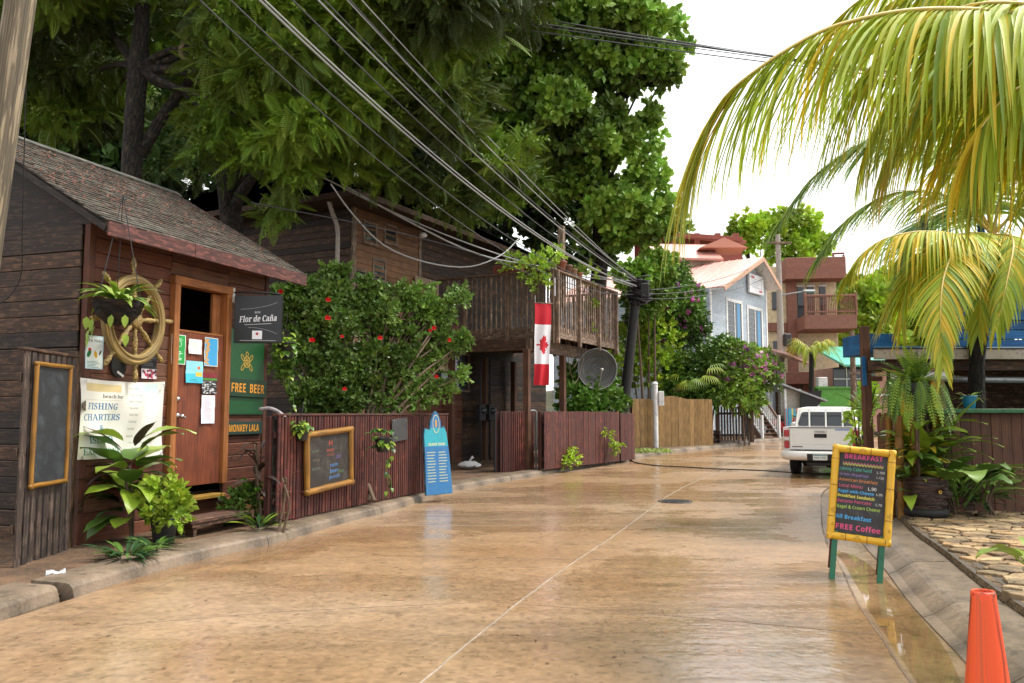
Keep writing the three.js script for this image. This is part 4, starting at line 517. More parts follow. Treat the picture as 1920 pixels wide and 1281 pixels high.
{ // slack drop wires
  const C = (label, pts, r, m = cablePale) => single('drop_wire', label, 'cable', limb(pts.map(([x, y, D]) => at(x, y, D)), r, 5, 0, false), m);
  C('slack grey drop wire looping past the house window', [[620, 345, 16], [660, 400, 17], [720, 460, 18], [800, 492, 19], [880, 500, 20], [940, 478, 21], [975, 445, 22]], .018);
  C('grey service wire sagging from the house roof to the dark pole', [[600, 330, 17], [720, 390, 18.5], [860, 450, 20.5], [1000, 497, 23], [1100, 520, 25], [1190, 527, 27.3]], .018);
  C('service wire sloping across the house roof to the dark pole', [[640, 345, 18], [760, 412, 19], [900, 478, 21], [1020, 500, 23.5], [1120, 517, 25.5], [1192, 540, 27.3]], .022);
  C('low black wire running from the dark pole over the driveway gate', [[470, 380, 15], [700, 425, 17], [900, 478, 20], [1080, 545, 24], [1192, 552, 27.2]], .012, cableMat);
  C('thin wire hanging beside the leaning pole down the hut gable', [[52, 0, 8.3], [46, 250, 8.8], [41, 440, 9.2], [38, 520, 9.4], [18, 555, 9.4], [-8, 575, 9.4]], .006, M.black);
  for (const [a, b, r, i] of [[[760, 0], [1420, 92], .016, 0], [[800, -8], [1420, 86], .013, 1], [[870, -6], [1420, 84], .02, 2], [[970, -12], [1425, 96], .012, 3], [[1000, -4], [1425, 90], .012, 4]]) cable('high cable crossing the street between crown and palm', at(a[0] - 560, a[1] - 70, 20), at(b[0] + 560, b[1] + 85, 21), .25, r, cableMat, 'high cables crossing the street');
  for (const [a, b] of [[[1192, 545], [1466, 470]], [[1192, 552], [1466, 488]], [[1192, 560], [1466, 505]]]) cable('far overhead cable from the dark pole to the pale concrete pole', at(...a, 27.3), at(...b, 46), .5, .012, cableMat, 'far overhead cables');
}
// ---------------------------------------------------------------- beyond the driveway: tan fence, picket gate, houses
seed(51);
{ const a = ground(1186, 838, .13), b = ground(1337, 835, .13), fr = new Frame(V(a.x, elev(-a.z) + .1, a.z), CX + F * (b.x - a.x) / Math.max(.01, (a.z - b.z))), L = Math.hypot(b.x - a.x, b.z - a.z), h = 1.82;
  slatFence('board_fence', 'tan upright board fence with an arched gate in it', fr, 0, L, h, .16, .99, M.tan, { t: .022, c: .002, jit: .1, cap: false, top: (t) => t > .24 && t < .66 ? .14 * Math.sin((t - .24) / .42 * Math.PI) - .02 : .0, piece: 'board' });
  const p = fr.w(fr.uv(1222, 800)[0], 0, .35), m = thing('meter_post', 'white pipe post with a small meter box before the tan fence', 'post', V(p.x, p.y, p.z)); mesh('pipe', limb([V(0, 0, 0), V(0, 1.2, 0), V(0, 2.4, 0)], .1, 10), M.white, m); mesh('cap', lathe([[0, .1], [.08, .08], [.12, 0]], 12).translate(0, 2.4, 0), M.white, m); bx(m, 'meter_box', .2, .55, .16, .22, 1.85, .02, M.white, { c: .015 }); }
{ const a = ground(1346, 829, .12), b = ground(1413, 832, .06), fr = new Frame(V(a.x, elev(-a.z) + .1, a.z), CX + F * 40), L = b.x - a.x, g = thing('picket_gate', 'dark picket gate at the foot of the white stair', 'gate', fr.w(0, 0), fr.rot); for (let i = 0; i < 12; i++) bx(g, 'picket', .07, 1.42 + rr(-.03, .03), .03, (i + .5) / 12 * L, .78, 0, M.dark[i % 4]); for (const y of [.3, 1.2]) bx(g, 'rail', L, .09, .03, L / 2, y, -.03, M.dark[0]); for (const x of [0, L]) bx(g, 'post', .12, 1.6, .12, x, .8, -.02, M.dark[3]);
  const s = thing('wooden_step', 'rough brown wooden steps left of the picket gate', 'steps', fr.w(-.3, 0, .3), fr.rot); for (let i = 0; i < 3; i++) bx(s, 'tread', .9, .06, .3, -.1 - i * .12, .12 + i * .2, -i * .25, M.post); bx(s, 'stringer', .06, .5, .9, -.5, .25, -.2, M.dark[3]); bx(s, 'stringer', .06, .5, .9, .25, .25, -.2, M.dark[3]); }
const B1 = new Frame(V(at(1335, 775, 38).x, elev(38), -38), 2200);
const blueBoards = [[.44, .51, .57], [.47, .54, .6], [.41, .48, .54]].map((c) => std(lin(...c), .6, { map: T.paint }));
const redRoof = std(lin(.8, .47, .4), .3, { map: T.paint, metalness: .1 });
{
  const h = thing('gable_house', 'pale blue board house with red metal gable roof and tall windows', 'house', B1.w(0, 0), B1.rot), ov = .7;
  const uR = B1.uv(1437, 600)[0], eL = B1.uv(1357, 539, ov), pk = B1.uv(1431, 484, ov), eR = B1.uv(1464, 541, ov), eY = eL[1], DZ = -9;
  const top = (u) => u < pk[0] ? lerp(eY, pk[1], clamp((u - eL[0]) / (pk[0] - eL[0]))) : lerp(pk[1], eR[1], clamp((u - pk[0]) / (eR[0] - pk[0])));
  for (let y = .1, i = 0; y < pk[1] - .25; y += .2, i++) { let a = 0, b = uR; while (a < pk[0] && top(a) < y + .2) a += .05; while (b > pk[0] && top(b) < y + .2) b -= .05; if (b - a > .1) bx(h, 'board', b - a, .215, .02, (a + b) / 2, y + .1, .01, blueBoards[i % 3], { r: [.08, 0, 0], c: .003 }); }
  const gs = new THREE.Shape([[0, .05], [uR, .05], [uR, top(uR) - .1], [pk[0], pk[1] - .15], [0, top(0) - .1]].map((q) => new THREE.Vector2(...q))); mesh('gable_sheathing', new THREE.ExtrudeGeometry(gs, { depth: .06, bevelEnabled: false }).translate(0, 0, -.08), blueBoards[2], h);
  const side = new THREE.Group(); side.name = 'side_wall'; side.position.set(0, 0, DZ); side.rotation.y = -Math.PI / 2; h.add(side); lapWall(side, 0, -DZ, .1, eY, .2, blueBoards); bx(side, 'sheathing', -DZ, eY, .05, -DZ / 2, eY / 2, -.04, blueBoards[2]);
  bx(h, 'corner_trim', .14, eY, .06, .05, eY / 2, .03, M.white); bx(h, 'corner_trim', .14, top(uR) - .2, .06, uR - .05, (top(uR) - .2) / 2, .03, M.white); bx(h, 'end_wall', .06, eY - .2, -DZ, uR, (eY - .2) / 2, DZ / 2, blueBoards[1]); bx(h, 'back_wall', uR, eY - .1, .06, uR / 2, (eY - .1) / 2, DZ, blueBoards[1]);
  const slab = (a, b, nm, m, dy) => { const s = new THREE.Shape([[a[0], a[1] + dy], [b[0], b[1] + dy], [b[0], b[1] + dy + .07], [a[0], a[1] + dy + .07]].map((q) => new THREE.Vector2(...q))); return mesh(nm, new THREE.ExtrudeGeometry(s, { depth: -DZ + ov * 2, bevelEnabled: false }).translate(0, 0, DZ - ov), m, h); };
  slab(eL, pk, 'roof', redRoof, 0); slab(pk, eR, 'roof', redRoof, 0); slab(eL, pk, 'soffit', M.white, -.06); slab(pk, eR, 'soffit', M.white, -.06);
  for (let i = 0; i < 24; i++) { const z = DZ - ov + .2 + i * .42, dx = pk[0] - eL[0], dy = pk[1] - eY; bx(h, 'roof_rib', Math.hypot(dx, dy), .03, .04, (pk[0] + eL[0]) / 2, (pk[1] + eY) / 2 + .085, z, redRoof, { r: [0, 0, Math.atan2(dy, dx)], c: .004 }); }
  for (const [a, b] of [[eL, pk], [pk, eR]]) { const dx = b[0] - a[0], dy = b[1] - a[1]; bx(h, 'barge_board', Math.hypot(dx, dy), .22, .04, (a[0] + b[0]) / 2, (a[1] + b[1]) / 2 - .05, ov + .03, std(lin(.6, .36, .24), .6, { map: T.paint }), { r: [0, 0, Math.atan2(dy, dx)] }); }
  for (const q of [[1361, 561, 1391, 644], [1400, 575, 1429, 658]]) { const r = rect(B1, ...q), w = new THREE.Group(); w.name = 'window'; w.position.set(r.x, r.y, .03); h.add(w); for (const s of [-1, 1]) { bx(w, 'frame', .16, r.h + .2, .06, s * r.w / 2, 0, .0, M.white); bx(w, 'frame', r.w, .16, .06, 0, s * r.h / 2, .0, M.white); } mesh('pane', cbox(r.w, r.h, .01, 0), M.glassDark, w); for (let i = 1; i < 8; i++) bx(w, 'louvre', r.w * .5, .03, .02, -r.w * .22, -r.h / 2 + r.h * i / 8, .015, M.galv); bx(w, 'curtain', r.w * .2, r.h * .9, .008, r.w * .27, 0, .01, std(lin(.1, .25, .42), .8)); bx(w, 'mullion', .08, r.h, .03, 0, 0, .012, M.white); }
  { const r = rect(B1, 1398, 512, 1426, 556), s = thing('house_sign', 'white sign board under the blue house gable', 'sign', B1.w(r.x, r.y, .14), B1.rot); bx(s, 'board', r.w, r.h, .1, 0, 0, 0, M.white); const p = mesh('print', new THREE.PlaneGeometry(r.w * .95, r.h * .93), std(lin(.9, .9, .9), .5, { map: ctex(256, 256, (g) => { g.fillStyle = '#eceef0'; g.fillRect(0, 0, 256, 256); g.strokeStyle = '#888'; g.lineWidth = 6; g.strokeRect(40, 60, 180, 120); g.fillStyle = '#c0394a'; g.fillRect(30, 24, 60, 26); g.fillRect(170, 205, 60, 26); line(g, 55, 85, 150, 4, 24, '#99a', 8); }) }), s); p.position.z = .055; }
  bx(h, 'porch_wall', 3.4, 3.2, .1, uR + 1.2, 1.6, -.8, blueBoards[0]); const pr = bx(h, 'porch_roof', 3.8, .1, 2.6, uR + 1.3, B1.uv(1450, 668)[1] + .2, .0, redRoof, { r: [.3, 0, -.1] }); bx(h, 'porch_window', .9, 1.2, .04, uR + .8, 1.7, -.72, M.glassDark); bx(h, 'door', .9, 2.1, .05, uR * .55, 1.25, .04, M.glassDark); bx(h, 'porch_rail', 1.6, .08, .06, 1.6, 2.1, .5, M.white);
}
{ // white stair in front of the blue house
  const b = ground(1446, 827), t = at(1400, 752, -b.z + 1.1), L = Math.hypot(t.x - b.x, t.z - b.z), h = t.y - b.y - .2, s = thing('stair', 'white railed wooden stair up to the pale blue house', 'stair', b, Math.atan2(-(t.z - b.z), t.x - b.x));   // local x climbs
  const n = 9; for (let i = 0; i < n; i++) bx(s, 'tread', L / n + .06, .05, 1.1, (i + .5) / n * L, (i + 1) / n * h - .03, 0, M.post); for (const z of [-.58, .58]) { bx(s, 'stringer', Math.hypot(L, h), .24, .05, L / 2, h / 2 - .04, z, M.post, { r: [0, 0, Math.atan2(h, L)] }); bx(s, 'handrail', Math.hypot(L, h), .08, .08, L / 2, h / 2 + .95, z, z > 0 ? M.post : M.jamb, { r: [0, 0, Math.atan2(h, L)] }); bx(s, 'lower_rail', Math.hypot(L, h), .06, .05, L / 2, h / 2 + .22, z, M.white, { r: [0, 0, Math.atan2(h, L)] }); for (let i = 0; i <= 12; i++) { const q = i / 12, w = i % 12 === 0 ? .1 : .045; bx(s, i % 12 ? 'baluster' : 'newel', w, .8 + (w > .05 ? .4 : 0), w, q * L, q * h + .55, z, M.white); } } }
{ // red roofed pavilion behind the blue house
  const D = 54, p = (x, y) => at(x, y, D), a = p(1210, 480), o = thing('pavilion', 'dark red roofed pavilion rising behind the blue house', 'building', V(a.x, elev(D), a.z)), redW = std(lin(.3, .07, .045), .7, { map: T.paint }), X = (x) => p(x, 480).x - a.x, Y = (y) => p(1300, y).y - elev(D);
  bx(o, 'roof', X(1395) + 1, .25, 7, X(1290), Y(436), -3, std(lin(.42, .12, .07), .5, { map: T.paint }), { r: [.12, 0, -.09] }); bx(o, 'eave_board', X(1392), .3, .1, X(1295), Y(448), .9, redW, { r: [0, 0, -.07] }); for (const x of [1215, 1262, 1305, 1344, 1378]) bx(o, 'column', .35, Y(440) - Y(500), .35, X(x), (Y(440) + Y(500)) / 2, .3, redW); bx(o, 'parapet', X(1390), 1.1, .2, X(1297), Y(489), .5, redW); bx(o, 'storey', X(1390), Y(500), 6, X(1297), Y(500) / 2, -3, std(lin(.45, .3, .22), .8, { map: T.paint })); bx(o, 'back_wall', X(1390), 2, .2, X(1297), Y(462), -4, redW); }
{ const D = 46, a = at(1225, 500, D), o = thing('low_house', 'low house with pale pink metal roof left of the blue house', 'house', V(a.x, elev(D), a.z)), X = (x) => at(x, 490, D).x - a.x, Y = (y) => at(1260, y, D).y - elev(D); const m = std(lin(.68, .36, .3), .3, { map: T.paint }); for (const s of [1, -1]) bx(o, 'roof', X(1330) - X(1205), .12, 3.4, X(1268), Y(482), s * 1.5, m, { r: [s * .42, 0, -.02] }); bx(o, 'wall', X(1325) - X(1210), Y(500), 5, X(1267), Y(500) / 2, 0, std(lin(.6, .56, .42), .7, { map: T.paint })); for (const x of [1230, 1280]) { bx(o, 'window', 1.2, 1.3, .08, X(x), 2.4, 2.5, M.glassDark); bx(o, 'window_frame', 1.4, .1, .1, X(x), 3.1, 2.52, M.white); } const g = new THREE.Shape([[0, 0], [2.6, 0], [1.3, .55]].map((q) => new THREE.Vector2(...q))); mesh('dormer', new THREE.ExtrudeGeometry(g, { depth: 2, bevelEnabled: false }).translate(X(1295), Y(480), .4), std(lin(.5, .22, .15), .6), o); }
{ // cream and brown building with balconies
  const D = 50, a = at(1440, 700, D), o = thing('balcony_building', 'cream and brown building with balconies down the street', 'building', V(a.x, elev(D), a.z), -.12), cream = std(lin(.68, .56, .36), .75, { map: T.paint }), br = std(lin(.25, .1, .066), .7, { map: T.paint }), X = (x) => at(x, 600, D).x - a.x, Y = (y) => at(1500, y, D).y - elev(D);
  const box = (n, x0, y0, x1, y1, z0, z1, m, k) => bx(o, n, X(x1) - X(x0), Y(y0) - Y(y1), z1 - z0, (X(x0) + X(x1)) / 2, (Y(y0) + Y(y1)) / 2, (z0 + z1) / 2, m, { c: .02, ...k });
  box('wall', 1436, 500, 1565, 700, -8, 0, cream); box('pier', 1474, 495, 1490, 780, -.1, .45, br); box('band', 1437, 606, 1476, 622, -.1, .2, br); box('parapet', 1466, 492, 1572, 531, -6, 1.4, br); box('balcony_floor', 1488, 601, 1577, 626, 0, 2.6, br); box('lower_floor', 1462, 700, 1575, 722, -.2, 1.4, br); box('lower_wall', 1462, 722, 1575, 810, -3, -2.8, M.dark[3]);
  for (const x of [1500, 1530, 1560]) box('lower_post', x - 4, 722, x + 4, 812, .4, .8, br);
  for (const [x0, x1] of [[1494, 1506], [1512, 1524], [1534, 1545]]) { box('balcony_door', x0, 540, x1, 600, .02, .08, M.glassDark); box('door_frame', x0 - 1.5, 536, x1 + 1.5, 540, .02, .14, M.white); }
  box('rail_top', 1488, 565, 1578, 569, 2.45, 2.6, br); box('rail_bottom', 1488, 594, 1578, 597, 2.47, 2.57, br); for (let i = 0; i <= 30; i++) { const x = lerp(1489, 1577, i / 30); box('baluster', x - .7, 568, x + .7, 602, 2.48, 2.56, i % 10 ? br : M.dark[3]); } for (const x of [1490, 1577]) box('rail_post', x - 1.6, 562, x + 1.6, 604, 2.42, 2.62, br); box('side_rail', 1576, 565, 1579, 569, .1, 2.5, br);
  box('roof_frame', 1553, 482, 1556, 520, .8, 1, br); box('roof_frame', 1571, 486, 1574, 525, .8, 1, br); box('roof_frame', 1553, 482, 1574, 485, .8, 1, br); for (const y of [548, 640]) box('window', 1448, y, 1462, y + 34, .01, .06, M.glassDark);
}
{ const b = at(1468, 775, 46), p = thing('utility_pole', 'pale concrete utility pole with a street lamp beside the blue house', 'utility pole', V(b.x, elev(46), b.z)), m = std(lin(.42, .38, .33), .8, { map: T.grain }), hT = at(1468, 440, 46).y - elev(46); mesh('shaft', limb([V(0, 0, 0), V(0, hT / 2, 0), V(0, hT, 0)], [.24, .13], 10), m, p); mesh('lamp_arm', limb([V(0, at(0, 556, 46).y - .4, 0), V(.6, at(0, 553, 46).y - .4, .2), V(1.3, at(0, 550, 46).y - .4, .4)], .04, 6), M.galv, p); bx(p, 'lamp_head', .7, .14, .22, 1.5, at(0, 550, 46).y - .4, .45, M.galv, { c: .04 }); bx(p, 'transformer', .4, .7, .4, .28, at(0, 640, 46).y - .4, .25, M.iron, { c: .06 }); bx(p, 'cross_arm', 1.4, .12, .12, 0, hT - .5, .12, M.deck[0]); }
{ const b = at(1601, 775, 38), p = thing('utility_pole', 'thin brown timber pole before the green roofed shop', 'utility pole', V(b.x, elev(38), b.z)); mesh('shaft', limb([V(0, 0, 0), V(.03, 2.4, 0), V(.05, at(0, 622, 38).y - .4, 0)], [.15, .11], 10), M.deck[1], p); bx(p, 'cross_piece', .7, .08, .08, .05, at(0, 640, 38).y - .4, .1, M.deck[0]); bx(p, 'cross_piece', .5, .08, .08, .05, at(0, 700, 38).y - .4, .1, M.deck[0]); }
{ const D = 44, a = at(1555, 775, D), o = thing('shop', 'shop with turquoise metal roof at the end of the street', 'shop', V(a.x, elev(D), a.z)), X = (x) => at(x, 700, D).x - a.x, Y = (y) => at(1590, y, D).y - elev(D); bx(o, 'roof', X(1660) - X(1552), .12, 4.6, X(1606), Y(668), 0, std(lin(.12, .5, .38), .4, { map: T.paint }), { r: [.28, 0, 0] }); bx(o, 'wall', X(1650) - X(1560), Y(690), 3.5, X(1605), Y(690) / 2, -1, std(lin(.5, .28, .22), .8, { map: T.paint })); bx(o, 'window', 2.2, 1.2, .1, X(1590), Y(712), .78, M.glassDark); for (const x of [1575, 1590, 1605]) bx(o, 'window_bar', .06, 1.2, .04, X(x), Y(712), .86, M.white); bx(o, 'window_bar', 2.2, .06, .04, X(1590), Y(712), .88, M.white); bx(o, 'porch_rail', 2.8, .1, .1, X(1595), Y(742), 1.4, M.white); }
{ const p = ground(1565, 818), o = thing('green_counter', 'bright green painted stall counter beyond the truck', 'stall', V(p.x, p.y, p.z)); const m = std(lin(.09, .33, .03), .5, { map: T.paint }); bx(o, 'front', 2.4, 1.9, .1, .4, 1.5, 0, m); bx(o, 'top', 2.7, .1, .9, .4, 2.5, -.3, m); bx(o, 'side', .1, 1.9, .8, -.75, 1.5, -.4, m); bx(o, 'base', 2.4, .6, .8, .4, .3, -.4, M.dark[3]); bx(o, 'crate', .5, .5, .4, -.5, 2.8, -.2, M.white, { c: .03 }); }
{ const D = 40, a = at(1478, 800, D), o = thing('lean_to', 'lean-to shelter with sloping grey sheet roof and black awning', 'shelter', V(a.x, elev(D), a.z)), X = (x) => at(x, 760, D).x - a.x, Y = (y) => at(1500, y, D).y - elev(D); bx(o, 'roof', 2.3, .08, 3, X(1503), Y(737), -1, M.galv, { r: [0, 0, -.36] }); bx(o, 'post', .1, Y(730), .1, X(1469), Y(730) / 2, .3, M.white); bx(o, 'post', .1, Y(750), .1, X(1530), Y(750) / 2, .3, M.white); bx(o, 'screen', 1.0, 1.3, .04, X(1482), Y(755), .1, std(lin(.5, .47, .4), .8, { map: T.grain })); const s = new THREE.Shape([[0, 0], [1, .15], [.9, -.5], [.2, -1.05], [-.1, -.9]].map((q) => new THREE.Vector2(...q))); mesh('awning', new THREE.ExtrudeGeometry(s, { depth: .05, bevelEnabled: false }).translate(X(1497), Y(738), .4), M.black, o); bx(o, 'painted_board', 1.0, 1.1, .05, X(1484), Y(788), .5, std(lin(.9, .9, .9), .6, { map: ctex(256, 256, (g) => { g.fillStyle = '#4aa3b8'; g.fillRect(0, 0, 256, 256); for (let i = 0; i < 60; i++) { g.fillStyle = ['#e0c84a', '#2f7fae', '#e8e8e0', '#5fae6a', '#d8604a'][i % 5]; g.fillRect(hsh(i, 1, 1) * 256, hsh(i, 2, 1) * 256, 40, 14); } }) })); }
{ const p = ground(1466, 822), o = thing('motor_scooter', 'red motor scooter parked beside the white stair', 'scooter', V(p.x + .25, p.y, p.z - .3), 1.1), red = std(lin(.5, .02, .03), .3); for (const z of [-.6, .6]) mesh('wheel', tr(new THREE.TorusGeometry(.22, .07, 8, 20), 0, .29, z, 0, Math.PI / 2), M.black, o); mesh('body', limb([V(0, .7, -.75), V(0, .72, -.3), V(0, .42, 0), V(0, .45, .3), V(0, .95, .55)], [.14, .2, .16, .12, .1], 10), red, o); bx(o, 'seat', .28, .1, .7, 0, .88, -.4, M.black, { c: .04 }); bx(o, 'leg_shield', .42, .5, .06, 0, .75, .42, red, { c: .03, r: [.25, 0, 0] }); mesh('handlebar', limb([V(-.34, 1.08, .42), V(0, 1.02, .55), V(.34, 1.08, .42)], .02, 6), M.black, o); mesh('fork', limb([V(0, .95, .5), V(0, .6, .56), V(0, .3, .6)], .035, 6), M.galv, o); mesh('headlight', tr(new THREE.SphereGeometry(.1, 10, 8), 0, .98, .6), M.steel, o); }
// ---------------------------------------------------------------- parked pickup
{
  const k = V(at(1541, 886, 20.9).x, 0, -20.9), yaw = -Math.atan2(1.42, 3.0), o = thing('pickup_truck', 'white double cab pickup truck seen from behind', 'truck', k, yaw);  // local -z is forward
  const wh = new THREE.MeshPhysicalMaterial({ color: lin(.72, .71, .67), roughness: .35, clearcoat: .6, clearcoatRoughness: .15 }), gl = M.glassDark, red = std(lin(.35, .008, .01), .2), chr = M.steel;
  const hex = (b, t, c = .05) => { // frustum with rounded upright corners: b, t = [x, z0, z1, y]
    const ring = (q) => { const [x, z0, z1, y] = q, P = []; for (const [sx, z, sz] of [[1, z1, 1], [1, z0, -1], [-1, z0, -1], [-1, z1, 1]]) { const n = 4; for (let i = 0; i <= n; i++) { const a0 = sx > 0 ? (sz > 0 ? Math.PI / 2 : 0) : (sz > 0 ? Math.PI : -Math.PI / 2), a = (sx > 0 && sz > 0) ? Math.PI / 2 - i / n * Math.PI / 2 : (sx > 0) ? -i / n * Math.PI / 2 : (sz < 0) ? -Math.PI / 2 - i / n * Math.PI / 2 : -Math.PI - i / n * Math.PI / 2; P.push([sx * (x - c) + Math.cos(a) * c, y, z - sz * c + Math.sin(a) * c]); } } return P; };
    const rs = b.length === 4 && typeof b[0] === 'number' ? [b, t] : b, R = rs.map(ring), P = [], U = [], I = [], n = R[0].length; R.forEach((r) => r.forEach((v) => { P.push(...v); U.push(v[0] + v[2], v[1]); })); for (let j = 0; j < R.length - 1; j++) for (let i = 0; i < n; i++) { const a = j * n + i, b2 = j * n + (i + 1) % n; I.push(a, b2, a + n, b2, b2 + n, a + n); } const T0 = (R.length - 1) * n; for (let i = 1; i < n - 1; i++) { I.push(T0, T0 + i, T0 + i + 1); I.push(0, i + 1, i); } const g = fromArrays(P, U, P.map(() => 0)); g.setIndex(I); g.computeVertexNormals(); return g; };
  // lower body with wheel arches, extruded across
  const sh = new THREE.Shape(); sh.moveTo(0, .5); sh.lineTo(0, 1.26); sh.lineTo(1.65, 1.26); sh.lineTo(1.7, 1.18); sh.lineTo(4.0, 1.12); sh.quadraticCurveTo(5.1, 1.08, 5.15, .8); sh.lineTo(5.15, .45); sh.lineTo(4.72, .45); sh.absarc(4.25, .42, .45, 0, Math.PI, false); sh.lineTo(1.65, .42); sh.absarc(1.2, .42, .45, 0, Math.PI, false); sh.lineTo(.7, .5); sh.lineTo(0, .5);
  for (const s of [-1, 1]) mesh('body_side', new THREE.ExtrudeGeometry(sh, { depth: .12, bevelSize: .02, bevelThickness: .03, bevelSegments: 2, curveSegments: 8 }).applyMatrix4(new THREE.Matrix4().makeRotationY(Math.PI / 2)).translate(s * .82 - .06, 0, 0), wh, o);
  bx(o, 'bed_floor', 1.6, .06, 1.6, 0, .82, -.82, wh); bx(o, 'bed_front', 1.6, .46, .05, 0, 1.03, -1.62, wh);
  const tg = bx(o, 'tailgate', 1.5, .56, .07, 0, .98, .02, wh, { c: .018 }); bx(tg, 'tailgate_panel', 1.3, .3, .012, 0, .02, .036, wh, { c: .006 }); bx(tg, 'handle', .3, .1, .02, 0, .1, .045, M.black, { c: .008 }); bx(tg, 'top_rail', 1.52, .03, .09, 0, .29, 0, std(lin(.25, .25, .26), .5)); bx(tg, 'stripe', .34, .03, .004, .52, .235, .038, std(lin(.12, .25, .55), .4)); bx(tg, 'badge', .26, .028, .004, -.56, -.2, .038, std(lin(.15, .12, .12), .4));
  for (const s of [-1, 1]) { const l = new THREE.Group(); l.name = 'tail_light'; l.position.set(s * .82, .96, .05); o.add(l); bx(l, 'stop_lens', .12, .18, .06, 0, .16, 0, red, { c: .015 }); bx(l, 'reverse_lens', .12, .1, .06, 0, .02, 0, std(lin(.6, .55, .52), .15), { c: .015 }); bx(l, 'turn_lens', .12, .18, .06, 0, -.13, 0, red, { c: .015 }); }
  mesh('bumper', tr(limb([V(-.88, .56, -.3), V(-.86, .56, .02), V(-.7, .56, .16), V(0, .56, .19), V(.7, .56, .16), V(.86, .56, .02), V(.88, .56, -.3)], [.1, .12, .12, .12, .12, .12, .1], 10), 0, 0, 0, 0, 0, 0, [1, 1, 1]), wh, o);
  bx(o, 'plate_recess', .62, .17, .05, 0, .53, .3, M.black, { c: .01 }); const pl = bx(o, 'number_plate', .34, .14, .008, 0, .53, .33, M.white, { c: .002 }); const pt = mesh('plate_print', new THREE.PlaneGeometry(.32, .12), std(lin(.9, .9, .9), .4, { map: ctex(256, 96, (g) => { g.fillStyle = '#dfe6e2'; g.fillRect(0, 0, 256, 96); g.fillStyle = '#3c7f86'; g.fillRect(0, 0, 256, 18); g.fillStyle = '#3a5a66'; g.font = 'bold 54px sans-serif'; g.fillText('PDB 4187', 8, 76, 240); }) }), pl); pt.position.z = .006;
  bx(o, 'tow_bar', .7, .1, .12, 0, .36, .12, M.iron, { c: .03 }); bx(o, 'axle', 1.4, .12, .12, 0, .36, -1.2, M.iron, { c: .03 }); bx(o, 'underbody', 1.2, .18, 4.4, 0, .5, -2.5, M.black); mesh('differential', tr(new THREE.SphereGeometry(.17, 12, 8), .1, .36, -1.2), M.iron, o); bx(o, 'fuel_tank', .5, .22, .8, .3, .42, -.55, M.black, { c: .04 });
  mesh('cab', hex([[.84, -3.85, -1.66, 1.1], [.83, -3.8, -1.68, 1.26], [.74, -3.1, -1.86, 1.7], [.68, -2.95, -1.98, 1.78], [.55, -2.8, -2.15, 1.81]].map(([x, a, b, y]) => [x, a, b, y]), 0, .1), wh, o);
  const rg = new THREE.Shape(); rg.moveTo(-.66, 0); rg.lineTo(.66, 0); rg.quadraticCurveTo(.72, 0, .71, .07); rg.lineTo(.64, .34); rg.quadraticCurveTo(.62, .4, .54, .4); rg.lineTo(-.54, .4); rg.quadraticCurveTo(-.62, .4, -.64, .34); rg.lineTo(-.71, .07); rg.quadraticCurveTo(-.72, 0, -.66, 0); mesh('rear_window', new THREE.ExtrudeGeometry(rg, { depth: .01, bevelEnabled: false }).applyMatrix4(new THREE.Matrix4().makeRotationX(-.38)).translate(0, 1.29, -1.665), gl, o);
  for (const s of [-1, 1]) { const wg = new THREE.Shape([[1.95, 1.3], [3.6, 1.3], [3.05, 1.68], [2.05, 1.68]].map((q) => new THREE.Vector2(...q))); mesh('side_window', new THREE.ExtrudeGeometry(wg, { depth: .01, bevelEnabled: false }).applyMatrix4(new THREE.Matrix4().makeRotationY(Math.PI / 2)).applyMatrix4(new THREE.Matrix4().makeShear(0, 0, 0, 0, 0, 0)).translate(s * .8 - .005, 0, 0), gl, o); mesh('mirror', tr(new THREE.SphereGeometry(.12, 10, 8), s * 1.0, 1.28, -3.3, 0, 0, 0, [.9, .8, .5]), wh, o); }
  mesh('bonnet', hex([[.82, -5.1, -3.8, 1.0], [.78, -5.0, -3.75, 1.12]].map((q) => q), 0, .1), wh, o);
  for (const x of [-.4, .02, .44]) bx(o, 'guard_bar', .04, .52, .04, x, 1.5, -1.52, wh, { r: [-.1, 0, 0] }); bx(o, 'guard_bar', 1.4, .045, .045, 0, 1.75, -1.56, wh, { c: .015 }); for (const s of [-1, 1]) bx(o, 'guard_bar', .05, .55, .05, s * .72, 1.48, -1.53, wh, { c: .015, r: [-.1, 0, s * .12] });
  for (const s of [-1, 1]) for (const z of [-1.2, -4.25]) { const w = new THREE.Group(); w.name = 'wheel'; w.position.set(s * .75, .36, z); o.add(w); mesh('tyre', tr(lathe([[.2, -.12], [.3, -.125], [.35, -.1], [.36, -.05], [.36, .05], [.35, .1], [.3, .125], [.2, .12]], 28), 0, 0, 0, 0, 0, Math.PI / 2), std(lin(.015, .014, .013), .85, { map: T.grain }), w); mesh('rim', tr(lathe([[0, .06], [.08, .06], [.1, .03], [.19, .04], [.21, .1]], 24), 0, 0, 0, 0, 0, -s * Math.PI / 2), M.galv, w); for (let q = 0; q < 3; q++) { const t = mesh('tread_ring', tr(new THREE.TorusGeometry(.358, .008, 4, 28), (q - 1) * .05, 0, 0, 0, Math.PI / 2), M.black, w); } }
  const tp = mesh('lettering', new THREE.PlaneGeometry(.32, .07), std(lin(.9, .9, .9), .4, { map: ctex(256, 56, (g) => { g.fillStyle = '#d2d1ca'; g.fillRect(0, 0, 256, 56); g.fillStyle = '#55504c'; g.font = 'bold 50px sans-serif'; g.fillText('TOYOTA', 20, 46, 216); }) }), tg); tp.position.set(0, .18, .047); tg.getObjectByName('handle').position.set(0, .08, .042);
}
